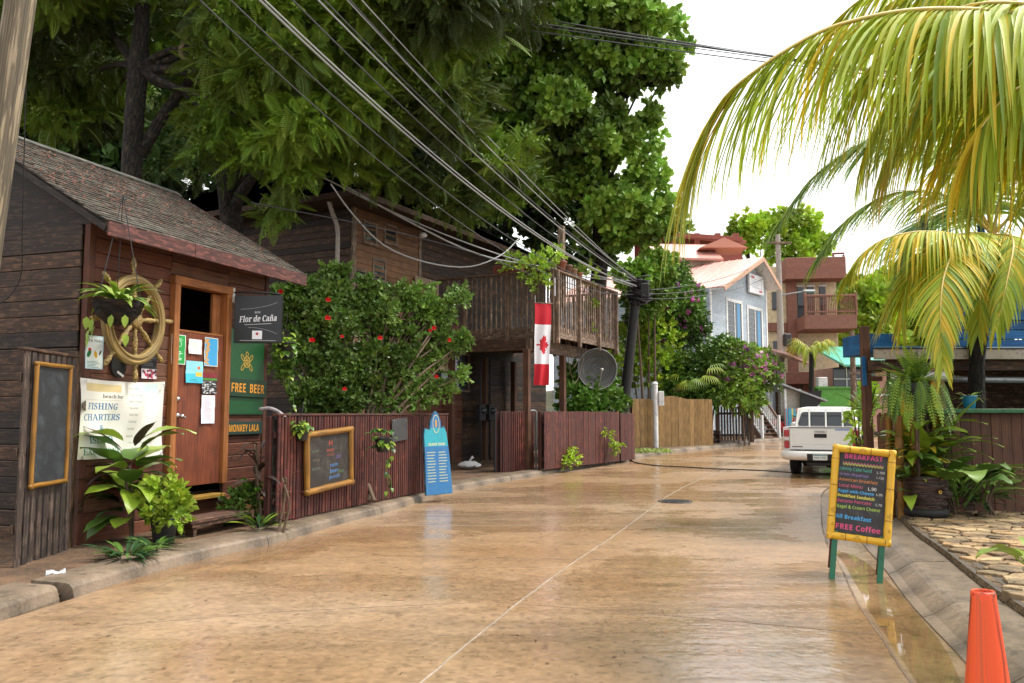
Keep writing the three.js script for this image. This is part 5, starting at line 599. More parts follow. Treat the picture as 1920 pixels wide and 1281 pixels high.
// ---------------------------------------------------------------- breakfast board on the right
{
  const a = ground(1562, 1083), b = ground(1647, 1090), c = a.clone().add(b).multiplyScalar(.5), o = thing('sandwich_board', 'yellow bamboo framed breakfast menu board on green legs by the gutter', 'menu board', V(c.x, 0, c.z), -.36); seed(55);
  const lean = new THREE.Group(); const W0 = .56, H0 = .94, tiltX = -.13, roll = -.1;
  o.rotateZ(roll);
  const face = new THREE.Group(); face.name = 'front_panel'; o.add(face); face.position.set(0, .36, 0); face.rotation.x = tiltX;
  bx(face, 'backing', W0 - .04, H0 - .04, .018, 0, H0 / 2, -.01, M.dark[2]);
  const p = mesh('chalk_face', new THREE.PlaneGeometry(W0 - .1, H0 - .12), std(lin(1, 1, 1), .6, { map: ctex(640, 1160, (g, W, H) => { chalk([], { bg: '#2b2a2c', s: 9 })(g, W, H); const F2 = 'sans-serif', L = [['BREAKFAST', 70, 95, 96, '#d0457e', 'bold', 500], ['Johnny Cake Sand', 20, 262, 62, '#3fae98', '', 420], ['L.100', 500, 262, 44, '#d8d8d8', '', 120], ['Green Breakfast', 25, 335, 52, '#8f72b8', '', 420], ['L.120', 500, 335, 40, '#cfcfd4', '', 110], ['American Breakfast', 22, 415, 58, '#d8853f', '', 500], ['Local Menu', 25, 500, 60, '#d8577e', '', 330], ['L.90', 400, 510, 60, '#e4e4e4', '', 200], ['Bagel with Cheese', 15, 575, 58, '#3f9fd8', 'bold', 470], ['L.95', 510, 570, 44, '#ddd', '', 110], ['Breakfast Sandwich', 15, 640, 58, '#d8cf4f', 'bold', 480], ['Banana Pancake', 15, 715, 60, '#d8507e', '', 480], ['L.70', 510, 712, 44, '#ddd', '', 110], ['Bagel & Cream Cheese', 15, 795, 60, '#a9d04f', '', 560], ['All Breakfast', 10, 940, 76, '#3fa0dc', 'bold', 460], ['FREE Coffee', 15, 1090, 104, '#d2477c', 'bold', 580]]; for (const [t, x, y, s, c2, w, mx] of L) { g.fillStyle = c2; g.font = (w ? w + ' ' : '') + s + 'px ' + F2; g.save(); g.translate(x, y); g.rotate((hsh(y, 1, 1) - .5) * .03); g.fillText(t, 0, 0, mx); g.restore(); } g.strokeStyle = '#9fbf6a'; g.lineWidth = 5; for (let k = 0; k < 3; k++) { g.strokeStyle = ['#d0457e', '#9fbf6a', '#d8cf4f'][k]; g.beginPath(); for (let i = 0; i <= 26; i++) g[i ? 'lineTo' : 'moveTo'](60 + i * 20, 140 + k * 14 + (i % 2) * 22); g.stroke(); } }) }), face); p.position.set(0, H0 / 2, .004);
  const R = .036, pole = (x0, y0, x1, y1, k) => { const pts = [], rad = [], n = 12; for (let i = 0; i <= n; i++) { pts.push(V(lerp(x0, x1, i / n), lerp(y0, y1, i / n), .018)); rad.push(R * (i % 4 === 2 ? 1.07 : .98)); } mesh('bamboo_pole', limb(pts, rad, 12), M.bamboo, face); for (const t of [.22, .55, .83]) { const q = V(lerp(x0, x1, t + k * .02), lerp(y0, y1, t + k * .02), .018); mesh('node_ring', tr(new THREE.TorusGeometry(R * 1.0, .0035, 5, 16), q.x, q.y, q.z, x0 === x1 ? Math.PI / 2 : 0, x0 === x1 ? 0 : Math.PI / 2), M.bambooOld, face); } };
  const w = W0 / 2 - R * .6; pole(-w, .0, -w, H0, 1); pole(w, .0, w, H0, 2); pole(-w - R, H0 - R, w + R, H0 - R, 3); pole(-w - R, R, w + R, R, 4);
  const lg = std(lin(.01, .14, .07), .45, { map: T.paint }); for (const s of [-1, 1]) { bx(o, 'leg', .055, .5, .03, s * .215, .2, .045 - .02, lg, { r: [tiltX, 0, 0] }); bx(o, 'back_leg', .045, 1.26, .03, s * .23, .61, -.3, M.maroon[0], { r: [.24, 0, 0] }); }
  const bp = new THREE.Group(); bp.name = 'back_panel'; o.add(bp); bx(bp, 'board', W0 - .04, .85, .015, 0, .8, -.29, M.dark[2], { r: [.24, 0, 0] });
}
{ const p = at(1843, 1097, 3.44), o = thing('traffic_cone', 'faded orange traffic cone in the gutter', 'traffic cone', V(p.x, -.01, p.z)), m = std(lin(.72, .075, .02), .5, { map: dtex(256, 256, (u, v) => { const s = sstep(.56, .68, fbm(u, v, 18, 9, 4, 181)), k = sstep(.6, .66, fbm(u, v, 40, 6, 3, 185)), a = fbm(u, v, 5, 5, 4, 183); return [.97 - s * .35 - k * .12, .78 + .3 * a - s * .35 + k * .2, .8 - s * .4 + k * .2]; }) });
  mesh('shell', lathe([[.145, .03], [.135, .05], [.13, .06], [.048, .88], [.047, .905], [.042, .915], [.034, .91], [.034, .86]], 40), m, o); mesh('base', tr(cbox(.38, .03, .38, .012), 0, .016, 0), std(lin(.03, .025, .022), .8), o); mesh('collar', lathe([[.15, .03], [.16, .04], [.15, .055], [.135, .06]], 40), m, o); }
// ---------------------------------------------------------------- the open bar on the right
const RB = new Frame(V(at(1760, 775, 11.9).x, .2, -11.9), 4e6);
{
  const o = thing('open_bar', 'open fronted bar with plank counter and green counter top', 'bar', RB.w(0, 0)); seed(57);
  const u1 = 5, cY = RB.uv(1800, 772)[1], u0 = RB.uv(1762, 800)[0], pm = [W(.17, .06, .024), W(.13, .045, .02), W(.2, .075, .03), W(.1, .036, .018)];
  const n = 34; for (let i = 0; i < n; i++) bx(o, 'counter_plank', (u1 - u0) / n * .965, cY - .04, .025, u0 + (i + .5) / n * (u1 - u0), cY / 2, rr(0, .008), pick(pm), { grain: 1, c: .003 });
  bx(o, 'counter_top', u1 - u0 + .15, .06, .5, (u0 + u1) / 2 - .04, cY + .01, -.1, std(lin(.008, .12, .03), .45, { map: T.paint })); bx(o, 'counter_back', u1 - u0, cY, .03, (u0 + u1) / 2, cY / 2, -.35, M.deck[1]);
  const eT = RB.uv(1700, 655, -.5)[1], eB = RB.uv(1700, 674, -.5)[1], e0 = RB.uv(1640, 660, -.5)[0];
  bx(o, 'gutter_fascia', u1 - e0 + 2, eT - eB, .1, (u1 + 2 + e0) / 2, (eT + eB) / 2, -.5, std(lin(.42, .36, .28), .5, { map: T.paint })); bx(o, 'gutter_lip', u1 - e0 + 2, .025, .14, (u1 + 2 + e0) / 2, eT + .01, -.5, M.iron);
  // the plan follows the bending street: the back is set over to the right
  const bk = e0 + 2.9, ex = u1 + 2, plan = (z0, z1, t, y, l0 = e0, l1 = bk) => new THREE.ExtrudeGeometry(new THREE.Shape([[l0, -z0], [ex, -z0], [ex, -z1], [l1, -z1]].map((q) => new THREE.Vector2(...q))), { depth: t, bevelEnabled: false }).rotateX(-Math.PI / 2).translate(0, y, 0);
  mesh('roof', plan(-.52, -5.5, .06, eT - .01), std(lin(.06, .22, .42), .5, { map: T.paint }), o); mesh('ceiling', plan(-.56, -5.4, .03, eB + .08), M.deck[1], o); mesh('floor', plan(-.35, -5.4, .04, -.02, u0 + .2), M.deck[1], o);
  bx(o, 'back_wall', ex - bk, eB + .1, .06, (ex + bk) / 2, (eB + .1) / 2, -5.4, M.deck[1]); bx(o, 'end_wall', .06, eB, 5.6, ex - .8, eB / 2, -2.7, M.deck[1]);
  for (const u of [u0 + .02, 2.5, u1]) bx(o, 'post', .13, eB, .13, u, eB / 2, -.62, M.dark[3]);
  mesh('conduit', limb([V(e0 + .8, eB - .25, -.75), V(1, eB - .3, -.75), V(u1, eB - .26, -.75)], .05, 8), M.galv, o); bx(o, 'beam', u1 - e0, .16, .1, (u1 + e0) / 2, eB - .08, -.7, M.dark[3]);
  // blue slatted upper wall and blue box on the roof
  const b = [W(.02, .2, .52), W(.025, .24, .6), W(.015, .16, .44)]; const x0 = RB.uv(1745, 600, -1)[0]; for (let i = 0; i < 9; i++) bx(o, 'blue_slat', u1 - x0, .135, .03, (u1 + x0) / 2, eT + .12 + i * .15, -1 + rr(-.01, .01), b[i % 3], { grain: 0 }); for (let i = 0; i < 6; i++) bx(o, 'slat_post', .09, 2.2, .06, lerp(x0, u1, i / 5), eT + 1.1, -1.06, b[2]);
  const q = rect(RB, 1617, 627, 1682, 654, -1.2); bx(o, 'blue_box', q.w, q.h + .1, .8, q.x, q.y - .04, -1.6, b[1]);
  const pp = RB.uv(1619, 700, -1)[0]; bx(o, 'corner_post', .12, eT + .4, .12, pp + .04, (eT + .4) / 2, -1, M.post); const bl = rect(RB, 1613, 669, 1623, 724, -.95); bx(o, 'blue_board', bl.w, bl.h, .03, bl.x, bl.y, -.9, b[1]); for (const y of [676, 690, 706]) { const r = rect(RB, 1624, y, 1652, y + 9, -1); bx(o, 'brace', r.w, r.h, .12, r.x, r.y, -1, M.post); } 
  const y1 = rect(RB, 1688, 712, 1768, 772, -.2), kiosk = std(lin(.72, .42, .02), .55, { map: T.paint }); bx(o, 'yellow_panel', y1.w * .25, y1.h + 1.2, .05, y1.x - y1.w * .37, y1.y - .6, -.2, kiosk); bx(o, 'yellow_panel', y1.w * .22, y1.h + 1.2, .05, y1.x + y1.w * .36, y1.y - .6, -.2, kiosk); bx(o, 'red_trim', .05, y1.h + 1.2, .08, y1.x + y1.w * .49, y1.y - .6, -.19, std(lin(.35, .03, .02), .5)); const wc = rect(RB, 1680, 695, 1778, 712, -.1); bx(o, 'white_cornice', wc.w, wc.h, .3, wc.x, wc.y, -.15, M.white, { c: .02 }); bx(o, 'cornice_lip', wc.w + .04, .02, .34, wc.x, wc.y + wc.h / 2, -.15, std(lin(.35, .1, .08), .5));
}
{ // side fence of the terrace with bamboo corner posts
  const a = ground(1692, 968, .2), fr = new Frame(V(a.x, .15, a.z), CX + F * .37), o = thing('terrace_fence', 'red and orange board fence with bamboo corner posts at the terrace edge', 'fence', fr.w(0, 0), fr.rot); seed(59);
  const L = 4.2, cols = [W(.3, .07, .025), W(.34, .1, .03), W(.24, .055, .03), std(lin(.3, .3, .29), .7, { map: T.worn })]; for (let i = 0; i < 28; i++) { const h = 1.42 + rr(-.06, .06); bx(o, 'board', .14, h, .022, .25 + i * .145, h / 2 + .03, rr(-.01, .01), cols[i < 3 ? 3 : i < 10 ? i % 3 : Math.floor(rnd() * 3)], { grain: 1 }); } for (const y of [.3, 1.1]) bx(o, 'rail', L, .07, .04, L / 2 + .2, y, -.04, M.dark[3]);
  const bam = (u, z, h, r) => { const pts = [], rad = [], n = 18; for (let i = 0; i <= n; i++) { pts.push(V(u + .01 * Math.sin(i), i / n * h, z)); rad.push(r * (i % 5 === 3 ? 1.1 : .98)); } mesh('bamboo_post', limb(pts, rad, 12), M.bambooOld, o); }; bam(0, 0, 1.45, .055); bam(.05, .19, 1.42, .05); bam(2.4, .1, 1.5, .06); bam(.3, -.1, 1.44, .045); }
{ // carved face pot
  const p = ground(1741, 968, .24), o = thing('face_pot', 'carved brown face planter on a tyre base', 'planter', V(p.x, .235, p.z - .05), .75); o.scale.setScalar(.86); const g = new THREE.CylinderGeometry(.3, .27, .52, 40, 18, true), q = g.attributes.position; for (let i = 0; i < q.count; i++) { const x = q.getX(i), y = q.getY(i), z = q.getZ(i), a = Math.atan2(x, z); let r = 1 + .06 * (fbm(a / 6.283 + .5, y + .5, 8, 6, 3, 5) - .5); const bump = (a0, y0, w, h, s) => { const d = ((a - a0) / w) ** 2 + ((y - y0) / h) ** 2; if (d < 4) r += s * Math.exp(-d * 1.5); }; bump(0, -.02, .16, .1, .3); bump(-.5, .12, .3, .045, .14); bump(.5, .12, .3, .045, .14); bump(-.5, .03, .16, .05, -.12); bump(.5, .03, .16, .05, -.12); bump(0, -.16, .6, .03, .12); bump(0, -.11, .5, .022, -.12); bump(0, .2, .8, .02, .08); r *= 1 + .1 * Math.cos(y * 5); q.setXYZ(i, x * r, y + .37, z * r); } g.computeVertexNormals(); mesh('pot', g, std(lin(.075, .03, .022), .5, { map: T.worn, bumpMap: T.barkB, bumpScale: .015 }), o); for (const s of [-1, 1]) { mesh('eye', tr(new THREE.TorusGeometry(.022, .008, 6, 14), s * .15, .4, .275, 0, s * .5), std(lin(.7, .4, .05), .4), o); } mesh('soil', tr(new THREE.CircleGeometry(.29, 24), 0, .58, 0, -Math.PI / 2), M.black, o); mesh('tyre_base', tr(new THREE.TorusGeometry(.26, .07, 10, 32), 0, .07, 0, Math.PI / 2), M.black, o); }
{ const [u, v] = RB.uv(1822, 768, .05), o = thing('blue_pot', 'small blue pot standing on the green counter', 'flower pot', RB.w(u, RB.uv(1800, 772)[1] + .04, .0)); mesh('pot', lathe([[0, 0], [.07, 0], [.1, .17], [.11, .17], [.11, .19], [.095, .19], [.085, .16], [0, .16]], 20), std(lin(.02, .19, .36), .4), o); }
// ---------------------------------------------------------------- vegetation
const LM = {
  feather: leafMat(lin(.12, .2, .014), .6, .36), broad: leafMat(lin(.18, .3, .045), .42, .34), dark: leafMat(lin(.03, .065, .012), .55, .25), hib: leafMat(lin(.16, .28, .05), .36, .32),
  lime: leafMat(lin(.3, .43, .04), .4, .42), limeDark: leafMat(lin(.1, .2, .03), .4, .35), deep: leafMat(lin(.025, .062, .02), .35, .15), red: leafMat(lin(.11, .014, .02), .4, .25), purple: leafMat(lin(.045, .03, .025), .4, .2), fern: leafMat(lin(.3, .44, .05), .6, .45), dry: leafMat(lin(.3, .2, .08), .8, .25),
  palm: [leafMat(lin(.42, .52, .045), .5, .5), leafMat(lin(.5, .54, .045), .5, .5), leafMat(lin(.72, .54, .035), .5, .5), leafMat(lin(.24, .36, .06), .42, .45)], pgreen: leafMat(lin(.22, .34, .1), .45, .5), pink: leafMat(lin(.5, .13, .4), .6, .45), lilac: leafMat(lin(.55, .25, .5), .6, .45),
};
const barkM = std(lin(.07, .055, .042), .9, { map: T.bark, bumpMap: T.barkB, bumpScale: .03 }), twigM = std(lin(.12, .08, .05), .8);
function pinnate(L, n, lw) { const P = [], U = []; for (let i = 0; i < n; i++) { const t = (i + 1) / n, x = t * L, y = -.28 * L * t * t, l = lw * Math.sin(Math.PI * (.12 + .82 * t)); for (const s of [-1, 1]) { const hw = L / n * .34, a = [x, y, 0], b = [x + l * .22 + hw, y - l * .08, s * l * .5], c = [x + l * .42, y - l * .3, s * l], d = [x + l * .18 - hw, y - l * .08, s * l * .5]; P.push(...a, ...b, ...c, ...a, ...c, ...d); for (let k = 0; k < 6; k++) U.push(t, .5); } const t0 = i / n, w = L * .012, A = [t0 * L, -.28 * L * t0 * t0], p = [[A[0], A[1], -w], [A[0], A[1], w], [x, y, w], [x, y, -w]]; P.push(...p[0], ...p[1], ...p[2], ...p[0], ...p[2], ...p[3]); for (let k = 0; k < 6; k++) U.push(t, .5); } return fromArrays(P, U); }
function rosette(n, L, W, o = {}) { const l = []; for (let i = 0; i < n; i++) { const a = i * 2.4 + rr(-.3, .3), up = rr(.1, .8); l.push(put(blade(L * rr(.7, 1.15), W * rr(.85, 1.1), { n: 3, fold: .2, droop: rr(.2, .7), shape: o.shape, stem: o.stem ?? 0 }), V(i * (o.step ?? .02), 0, 0), V(.55, Math.cos(a) * up, Math.sin(a) * up), a * .3)); } return join(l); }
const obov = (t) => Math.pow(Math.sin(Math.PI * Math.pow(t, 1.25)), .8);
function sprigs(blobs, density, o = {}) {             // places and directions for leafy twigs through lumpy clouds
  const out = []; for (const [c, r, f = 1] of blobs) { const n = Math.round(density * r * r * f); for (let i = 0; i < n; i++) { const d = randDir(); if (d.y < -.3 && rnd() < .4) d.y *= -1; const lump = .78 + .44 * fbm(d.x * .16 + .5 + c.x * .07, d.y * .16 + .5 + d.z * .11, 16, 16, 3, 19), rad = r * lump * Math.pow(rr(.28, 1), .5), p = c.clone().add(V(d.x * rad, d.y * rad * (o.flat ?? .82), d.z * rad)); if (o.keep && !o.keep(p)) continue; const dir = d.clone().multiplyScalar(.8).add(randDir().multiplyScalar(.75)); dir.y += o.lift ?? 0; out.push(M4(p, dirQ(dir, rr(-.8, .8)), (o.s ?? 1) * rr(.7, 1.3))); } } return out;
}
const tint = (a, b) => (i, m) => { const e = m ? m.elements : [], c = m ? fbm(e[12] * .02 + .5, e[13] * .03 + e[14] * .023, 32, 32, 2, 55) : .5, k = lerp(a, b, clamp(.5 + (c - .5) * 2.6)) * rr(.72, 1.28); return lin(k * rr(.9, 1.15), k, k * rr(.8, 1.1)); };
function branches(root, from, blobs, r0, parent, mat = barkM) { for (const [c, r] of blobs) { const a = from.clone(), b = c.clone(), m = a.clone().lerp(b, .5); m.y += rr(.1, .5) * r; m.x += rr(-.3, .3); m.z += rr(-.3, .3); mesh('branch', limb([a, a.clone().lerp(m, .5).add(V(rr(-.15, .15), rr(-.1, .1), rr(-.15, .15))), m, b], [r0, r0 * .7, r0 * .45, r0 * .15], 7, .15), mat, parent); } }
const clumps = (bl, k, fr) => { const o = []; for (const [c, r, f] of bl) for (let i = 0; i < k; i++) { const d = randDir(), q = Math.pow(rr(.15, 1), .6) * r * .86; o.push([c.clone().add(V(d.x * q, d.y * q * .8, d.z * q)), r * fr * rr(.7, 1.25), f]); } return o; };
const BL = (l) => l.map(([x, y, D, r, f]) => [at(x, y, D), r, f]);
seed(61);
const gPin = [pinnate(.42, 13, .1), pinnate(.52, 15, .115), pinnate(.36, 11, .095), rosette(10, .1, .055, { step: .03 })], gBroad = [rosette(7, .26, .15, { shape: obov }), rosette(6, .24, .14, { shape: obov }), rosette(8, .28, .15, { shape: obov })], gSmall = [rosette(9, .1, .06), rosette(8, .09, .055)], gBush = [rosette(8, .085, .055, { step: .022 }), rosette(9, .08, .05, { step: .018 }), rosette(7, .095, .06, { step: .024 })];
function crown(tree, name, geos, mat, list, col) { const per = geos.map(() => []); list.forEach((m, i) => per[i % geos.length].push(m)); const grp = new THREE.Group(); grp.name = name; tree.add(grp); geos.forEach((g, i) => { if (per[i].length) inst('leaves', g, mat, per[i], grp, col); }); return grp; }
{ // feathery tree over the hut
  const t = thing('feathery_tree', 'big feathery leaved tree with rough dark trunk behind the bar hut', 'tree'), bl = BL([[60, 70, 18.5, 2], [150, 40, 19, 2.1], [90, 180, 20, 1.6], [340, 20, 17.5, 1.6], [200, 200, 21, 1.6], [400, 190, 18, 1.3], [480, 70, 15, 1.9], [450, 280, 16, 1.0], [560, 190, 15.2, 1.3], [560, 290, 15.6, .8], [640, 90, 15, 1.8], [655, 215, 15.6, 1.1], [780, 40, 15, 1.8], [760, 150, 15.8, 1.4], [830, 220, 16.8, 1.1], [880, 30, 15.5, 1.4], [920, 300, 18.5, 1.1], [960, 340, 20, 1.0], [300, -130, 16, 2.8], [600, -130, 15, 2.8], [840, -110, 15, 2.3], [0, -60, 16, 2.4], [520, 390, 16.5, .45], [640, 300, 16.5, .6], [725, 325, 17.2, .6], [800, 355, 18, .6], [880, 385, 19, .6], [700, 250, 16, .8], [760, -60, 19, 2], [900, -30, 20, 1.8], [1010, -170, 19, 2.4], [870, -230, 18, 2.6]]);  // last clumps, over the frame top, are added to shade house and deck
  const base = V(at(255, 775, 16.4).x, .1, -16.4), top = at(268, 10, 16.4); mesh('trunk', limb([base, at(245, 450, 16.4), at(248, 280, 16.4), at(258, 140, 16.4), top], [.36, .24, .2, .19, .14], 14, .22), barkM, t); mesh('limb', limb([at(262, 290, 16.5), at(310, 210, 16.6), at(370, 125, 16.6), at(385, 40, 16.4)], [.14, .11, .09, .06], 10, .2), barkM, t); mesh('limb', limb([at(385, 60, 16.4), at(345, 75, 15.8), at(340, 105, 15.6), at(355, 115, 15.6), at(378, 118, 15.6)], [.05, .045, .04, .02], 7, .1), twigM, t);
  branches(t, at(258, 130, 16.4), bl.slice(0, 12), .09, t); crown(t, 'crown', gPin, LM.feather, sprigs(clumps(bl, 10, .3), 430, { lift: -.25, flat: .6, s: 1 }), tint(.35, 1.6)); }
{ const t = thing('forked_tree', 'dark forked tree growing between the hut and the board house', 'tree'), bl = BL([[500, 250, 18.5, 1.2], [420, 150, 18.5, 1.7], [560, 120, 18.5, 1.7], [690, 180, 19, 1.5], [330, 280, 20, 1.2], [560, 310, 19, .9], [800, 300, 21, 1.3], [720, 60, 19, 2]]); const b = V(at(440, 775, 18.3).x, .1, -18.3); mesh('trunk', limb([b, at(436, 470, 18.3), at(432, 400, 18.3), at(412, 310, 18.3), at(375, 260, 18.3)], [.34, .26, .25, .17, .1], 14, .22), barkM, t); mesh('limb', limb([at(432, 405, 18.3), at(455, 360, 18.1), at(482, 320, 18), at(500, 240, 18)], [.16, .13, .1, .06], 10, .2), barkM, t); mesh('limb', limb([at(415, 320, 18.3), at(440, 250, 18.3), at(470, 150, 18.2), at(490, 40, 18.2)], [.12, .1, .08, .05], 10, .2), barkM, t); branches(t, at(425, 360, 18.3), bl.slice(0, 6), .08, t); crown(t, 'crown', [gPin[0], ...gSmall], LM.dark, sprigs(clumps(bl, 7, .4), 200, { s: 1.2 }), tint(.4, 2.2)); }
{ const t = thing('almond_tree', 'tall round leaved tree rising behind the deck', 'tree'), bl = BL([[1000, 60, 25, 2.4], [1110, 50, 25, 2.4], [1170, 30, 25, 1.7], [1185, 140, 25, 1.3], [1080, 190, 25, 2.2], [1150, 260, 25, 1.5], [960, 190, 26, 2.2], [1050, 320, 26, 2.0], [1160, 370, 25.5, 1.3], [1195, 430, 26, .9], [930, 320, 27, 1.6], [1230, 105, 25, .6], [1275, 88, 25, .35], [1140, 450, 27, 1.1], [1000, -70, 25, 2.8], [1150, -70, 25, 2.3], [1180, 250, 25, 1.0], [1205, 340, 25.5, .8], [1255, 435, 26.5, .5], [1225, 405, 26, .6], [1240, 160, 25, .35], [1262, 145, 25, .25], [1255, 60, 25, .35], [1235, 30, 25, .4], [1228, 215, 25, .35], [1222, 300, 25, .35], [1238, 345, 25.5, .3], [1270, 420, 26, .3], [1250, 390, 26, .35], [1290, 80, 25, .2], [1300, 92, 25, .15]]), b = V(at(1120, 775, 28).x, .1, -28); mesh('trunk', limb([b, at(1118, 600, 28), at(1125, 430, 27), at(1100, 260, 26), at(1090, 100, 25.5)], [.38, .3, .25, .18, .08], 12, .15), barkM, t); branches(t, at(1120, 400, 27), bl.slice(0, 14), .1, t); crown(t, 'crown', gBroad, LM.broad, sprigs(clumps(bl, 9, .36), 140, { lift: .1, s: 1.08 }), tint(.5, 1.5)); }
{ // trees standing farther back on the left
  const kinds = [['dense dark green tree far behind the hut roof', [[-40, 250, 26, 4], [120, 300, 27, 3.4], [60, 60, 28, 4.5]]], ['dense leafy tree far behind the forked tree', [[330, 330, 28, 3], [480, 180, 29, 4], [280, 100, 29, 4.5]]], ['dark leafy tree behind the ridge of the board house', [[640, 180, 30, 4], [760, 250, 31, 3], [560, 60, 30, 4.5], [690, 60, 30, 4.5]]], ['leafy tree between the house roof and the tall round leaved tree', [[900, 200, 32, 4], [860, 60, 31, 4.5], [980, 330, 33, 3.4], [860, 340, 33, 2.4], [1080, 420, 34, 2.4]]]];
  for (const [lab, q] of kinds) { const t = thing('backdrop_tree', lab, 'tree', undefined, 0, undefined), bl = BL(q), c = bl[0][0]; mesh('trunk', limb([V(c.x, 0, c.z), V(c.x + .3, c.y * .5, c.z), c], [.4, .3, .15], 10, .1), barkM, t); branches(t, V(c.x + .2, c.y * .6, c.z), bl, .12, t); crown(t, 'crown', [gBroad[0], gBroad[1]], LM.dark, sprigs(bl, 55, { s: 1.95 }), tint(.6, 1.7)); } }
{ // hibiscus over the maroon fence
  const t = thing('hibiscus_bush', 'big hibiscus bush with red flowers above the maroon slat fence', 'bush'), bl = BL([[552, 600, 14.2, .34], [600, 605, 14.1, .6], [690, 610, 14.9, .6], [640, 670, 14.4, .7], [750, 650, 15.3, .6], [790, 605, 15.6, .33], [560, 680, 13.9, .4], [715, 715, 14.9, .5], [645, 575, 14.6, .36], [775, 715, 15.5, .38], [600, 730, 13.9, .42], [700, 560, 15, .25], [825, 575, 15.8, .2], [850, 552, 16, .13], [865, 545, 16.1, .1], [835, 635, 15.6, .2], [740, 548, 15.2, .22], [770, 560, 15.4, .16], [620, 545, 14.4, .2], [560, 545, 14.2, .2], [815, 680, 15.5, .2], [640, 755, 14, .35], [720, 745, 14.8, .42], [770, 745, 15.3, .36], [810, 735, 15.6, .24], [670, 715, 14.4, .45], [745, 700, 15, .4], [580, 745, 13.8, .3], [590, 560, 14.3, .22], [800, 540, 15.7, .1]]); for (let i = 0; i < 34; i++) { const k = rnd(), x = lerp(515, 872, k), y = i < 22 ? 558 - 26 * Math.sin(k * 6) + rr(-24, 16) : rr(560, 740); if (i < 22) bl.push([at(x, y, lerp(14, 16, k)), rr(.08, .2), 1.6]); else bl.push([at(rr(800, 866), y, 15.7), rr(.07, .16), 1.6]); } const c = at(650, 860, 14.4); for (const [b] of bl) mesh('stem', limb([V(c.x + rr(-.8, .8), .2, c.z + rr(-.8, .8)), c.clone().lerp(b, .4).add(V(rr(-.2, .2), .2, rr(-.2, .2))), b], [.035, .025, .01], 6), twigM, t); crown(t, 'foliage', gBush, LM.hib, sprigs(clumps(bl, 7, .4), 860, { lift: .15 }), tint(.5, 1.6));
  const pet = join([0, 1, 2, 3, 4].map((k) => { const a = k / 5 * 6.283; return put(blade(.085, .075, { n: 3, fold: -.1, droop: .5, shape: obov }), V(0, 0, 0), V(.45, Math.cos(a), Math.sin(a)), a); }).concat([limb([V(0, 0, 0), V(.05, 0, 0), V(.1, .01, 0)], [.006, .008], 5)])), rm = leafMat(lin(.62, .012, .012), .5, .35); for (const [x, y, D] of [[525, 547, 12.7], [615, 563, 13.2], [613, 598, 13.1], [585, 640, 12.9], [640, 632, 13.4], [711, 635, 14], [806, 621, 15], [841, 638, 15.3], [645, 730, 13.3], [818, 706, 15], [812, 616, 15]]) { const f = mesh('flower', pet, rm, t); f.position.copy(at(x, y, D)); f.quaternion.copy(dirQ(V(rr(.2, .9), rr(-.2, .5), 1))); f.scale.setScalar(rr(.55, .85)); } }
function bush(label, blobs, geos, mat, dens, o = {}) { const t = thing(o.name ?? 'bush', label, o.cat ?? 'bush'), bl = BL(blobs), c = bl[0][0]; for (const [b] of bl) mesh('stem', limb([V(lerp(c.x, b.x, .5) + rr(-.1, .1), o.base ?? elev(-c.z), lerp(c.z, b.z, .5)), b.clone().lerp(c, .3).setY(b.y * .6), b], [.05 * (o.th ?? 1), .03 * (o.th ?? 1), .012], 6), twigM, t); crown(t, 'foliage', geos, mat, sprigs(bl, dens, o), tint(.65, 1.45)); if (o.flowers) { const [n, m, r0] = o.flowers, g = rosette(6, .12, .1), L = sprigs(bl, n, { ...o, s: r0, keep: o.fkeep }); inst('flowers', g, m, L.filter((q, i) => i % 1 === 0), t, tint(.7, 1.3)); } return t; }
seed(63);
bush('bougainvillea with mauve flowers climbing beside the blue house', [[1230, 560, 35, 1.3], [1265, 590, 35, 1.2], [1210, 620, 35, 1.1], [1285, 620, 35.5, .9], [1250, 520, 35.5, .9], [1290, 555, 36, .6]], gSmall, LM.limeDark, 330, { s: 1.8, flowers: [60, LM.pink, 1.3] });
bush('lilac flowering bush over the picket gate', [[1385, 690, 34, 1.2], [1415, 710, 34.5, 1.0], [1365, 720, 33.5, 1.0], [1425, 690, 35, .8], [1395, 745, 34, .8]], gSmall, LM.broad, 380, { s: 1.6, flowers: [210, LM.lilac, 1.2], fkeep: (p) => p.y > at(0, 715, 34).y });
bush('bushy green shrub leaning over the tan fence', [[1300, 705, 34, 1.2], [1335, 700, 34, 1.1], [1325, 735, 33.6, .8], [1275, 735, 33.6, .7], [1360, 665, 34.5, .8]], gSmall, LM.limeDark, 420, { s: 1.6 });
bush('loose leafy shrub behind the dark pole', [[1215, 690, 34, 1.2], [1180, 640, 34, 1.0], [1235, 640, 34, 1.1], [1165, 690, 34, 1.0], [1250, 700, 34, 1.0]], [gBroad[1], gSmall[0]], LM.lime, 130, { s: 1.1 });
bush('green creeper filling the gap under the deck', [[1085, 745, 25.2, .6], [1110, 730, 25.8, .65], [1138, 755, 26.4, .6], [1078, 705, 25.4, .4], [1128, 700, 26, .4], [1100, 770, 25.6, .5]], [gSmall[0], gBroad[2]], LM.limeDark, 380, { s: .9 });
bush('vine trailing down the deck corner', [[1000, 500, 22.3, .4], [1010, 530, 22.1, .25], [960, 492, 22.8, .3], [1100, 515, 24.6, .3], [1105, 570, 24.8, .2], [1106, 620, 24.8, .14], [1035, 480, 22.4, .3]], [gSmall[0]], LM.fern, 520, { s: .9, base: 5.3, name: 'vine', cat: 'vine', th: .3 });
bush('small weed growing at the foot of the flat maroon fence', [[1066, 845, 22.9, .16], [1072, 862, 22.7, .18], [1058, 868, 22.6, .12]], [gSmall[0]], LM.lime, 900, { s: .8, base: .12, name: 'weed', cat: 'weed', th: .2 });
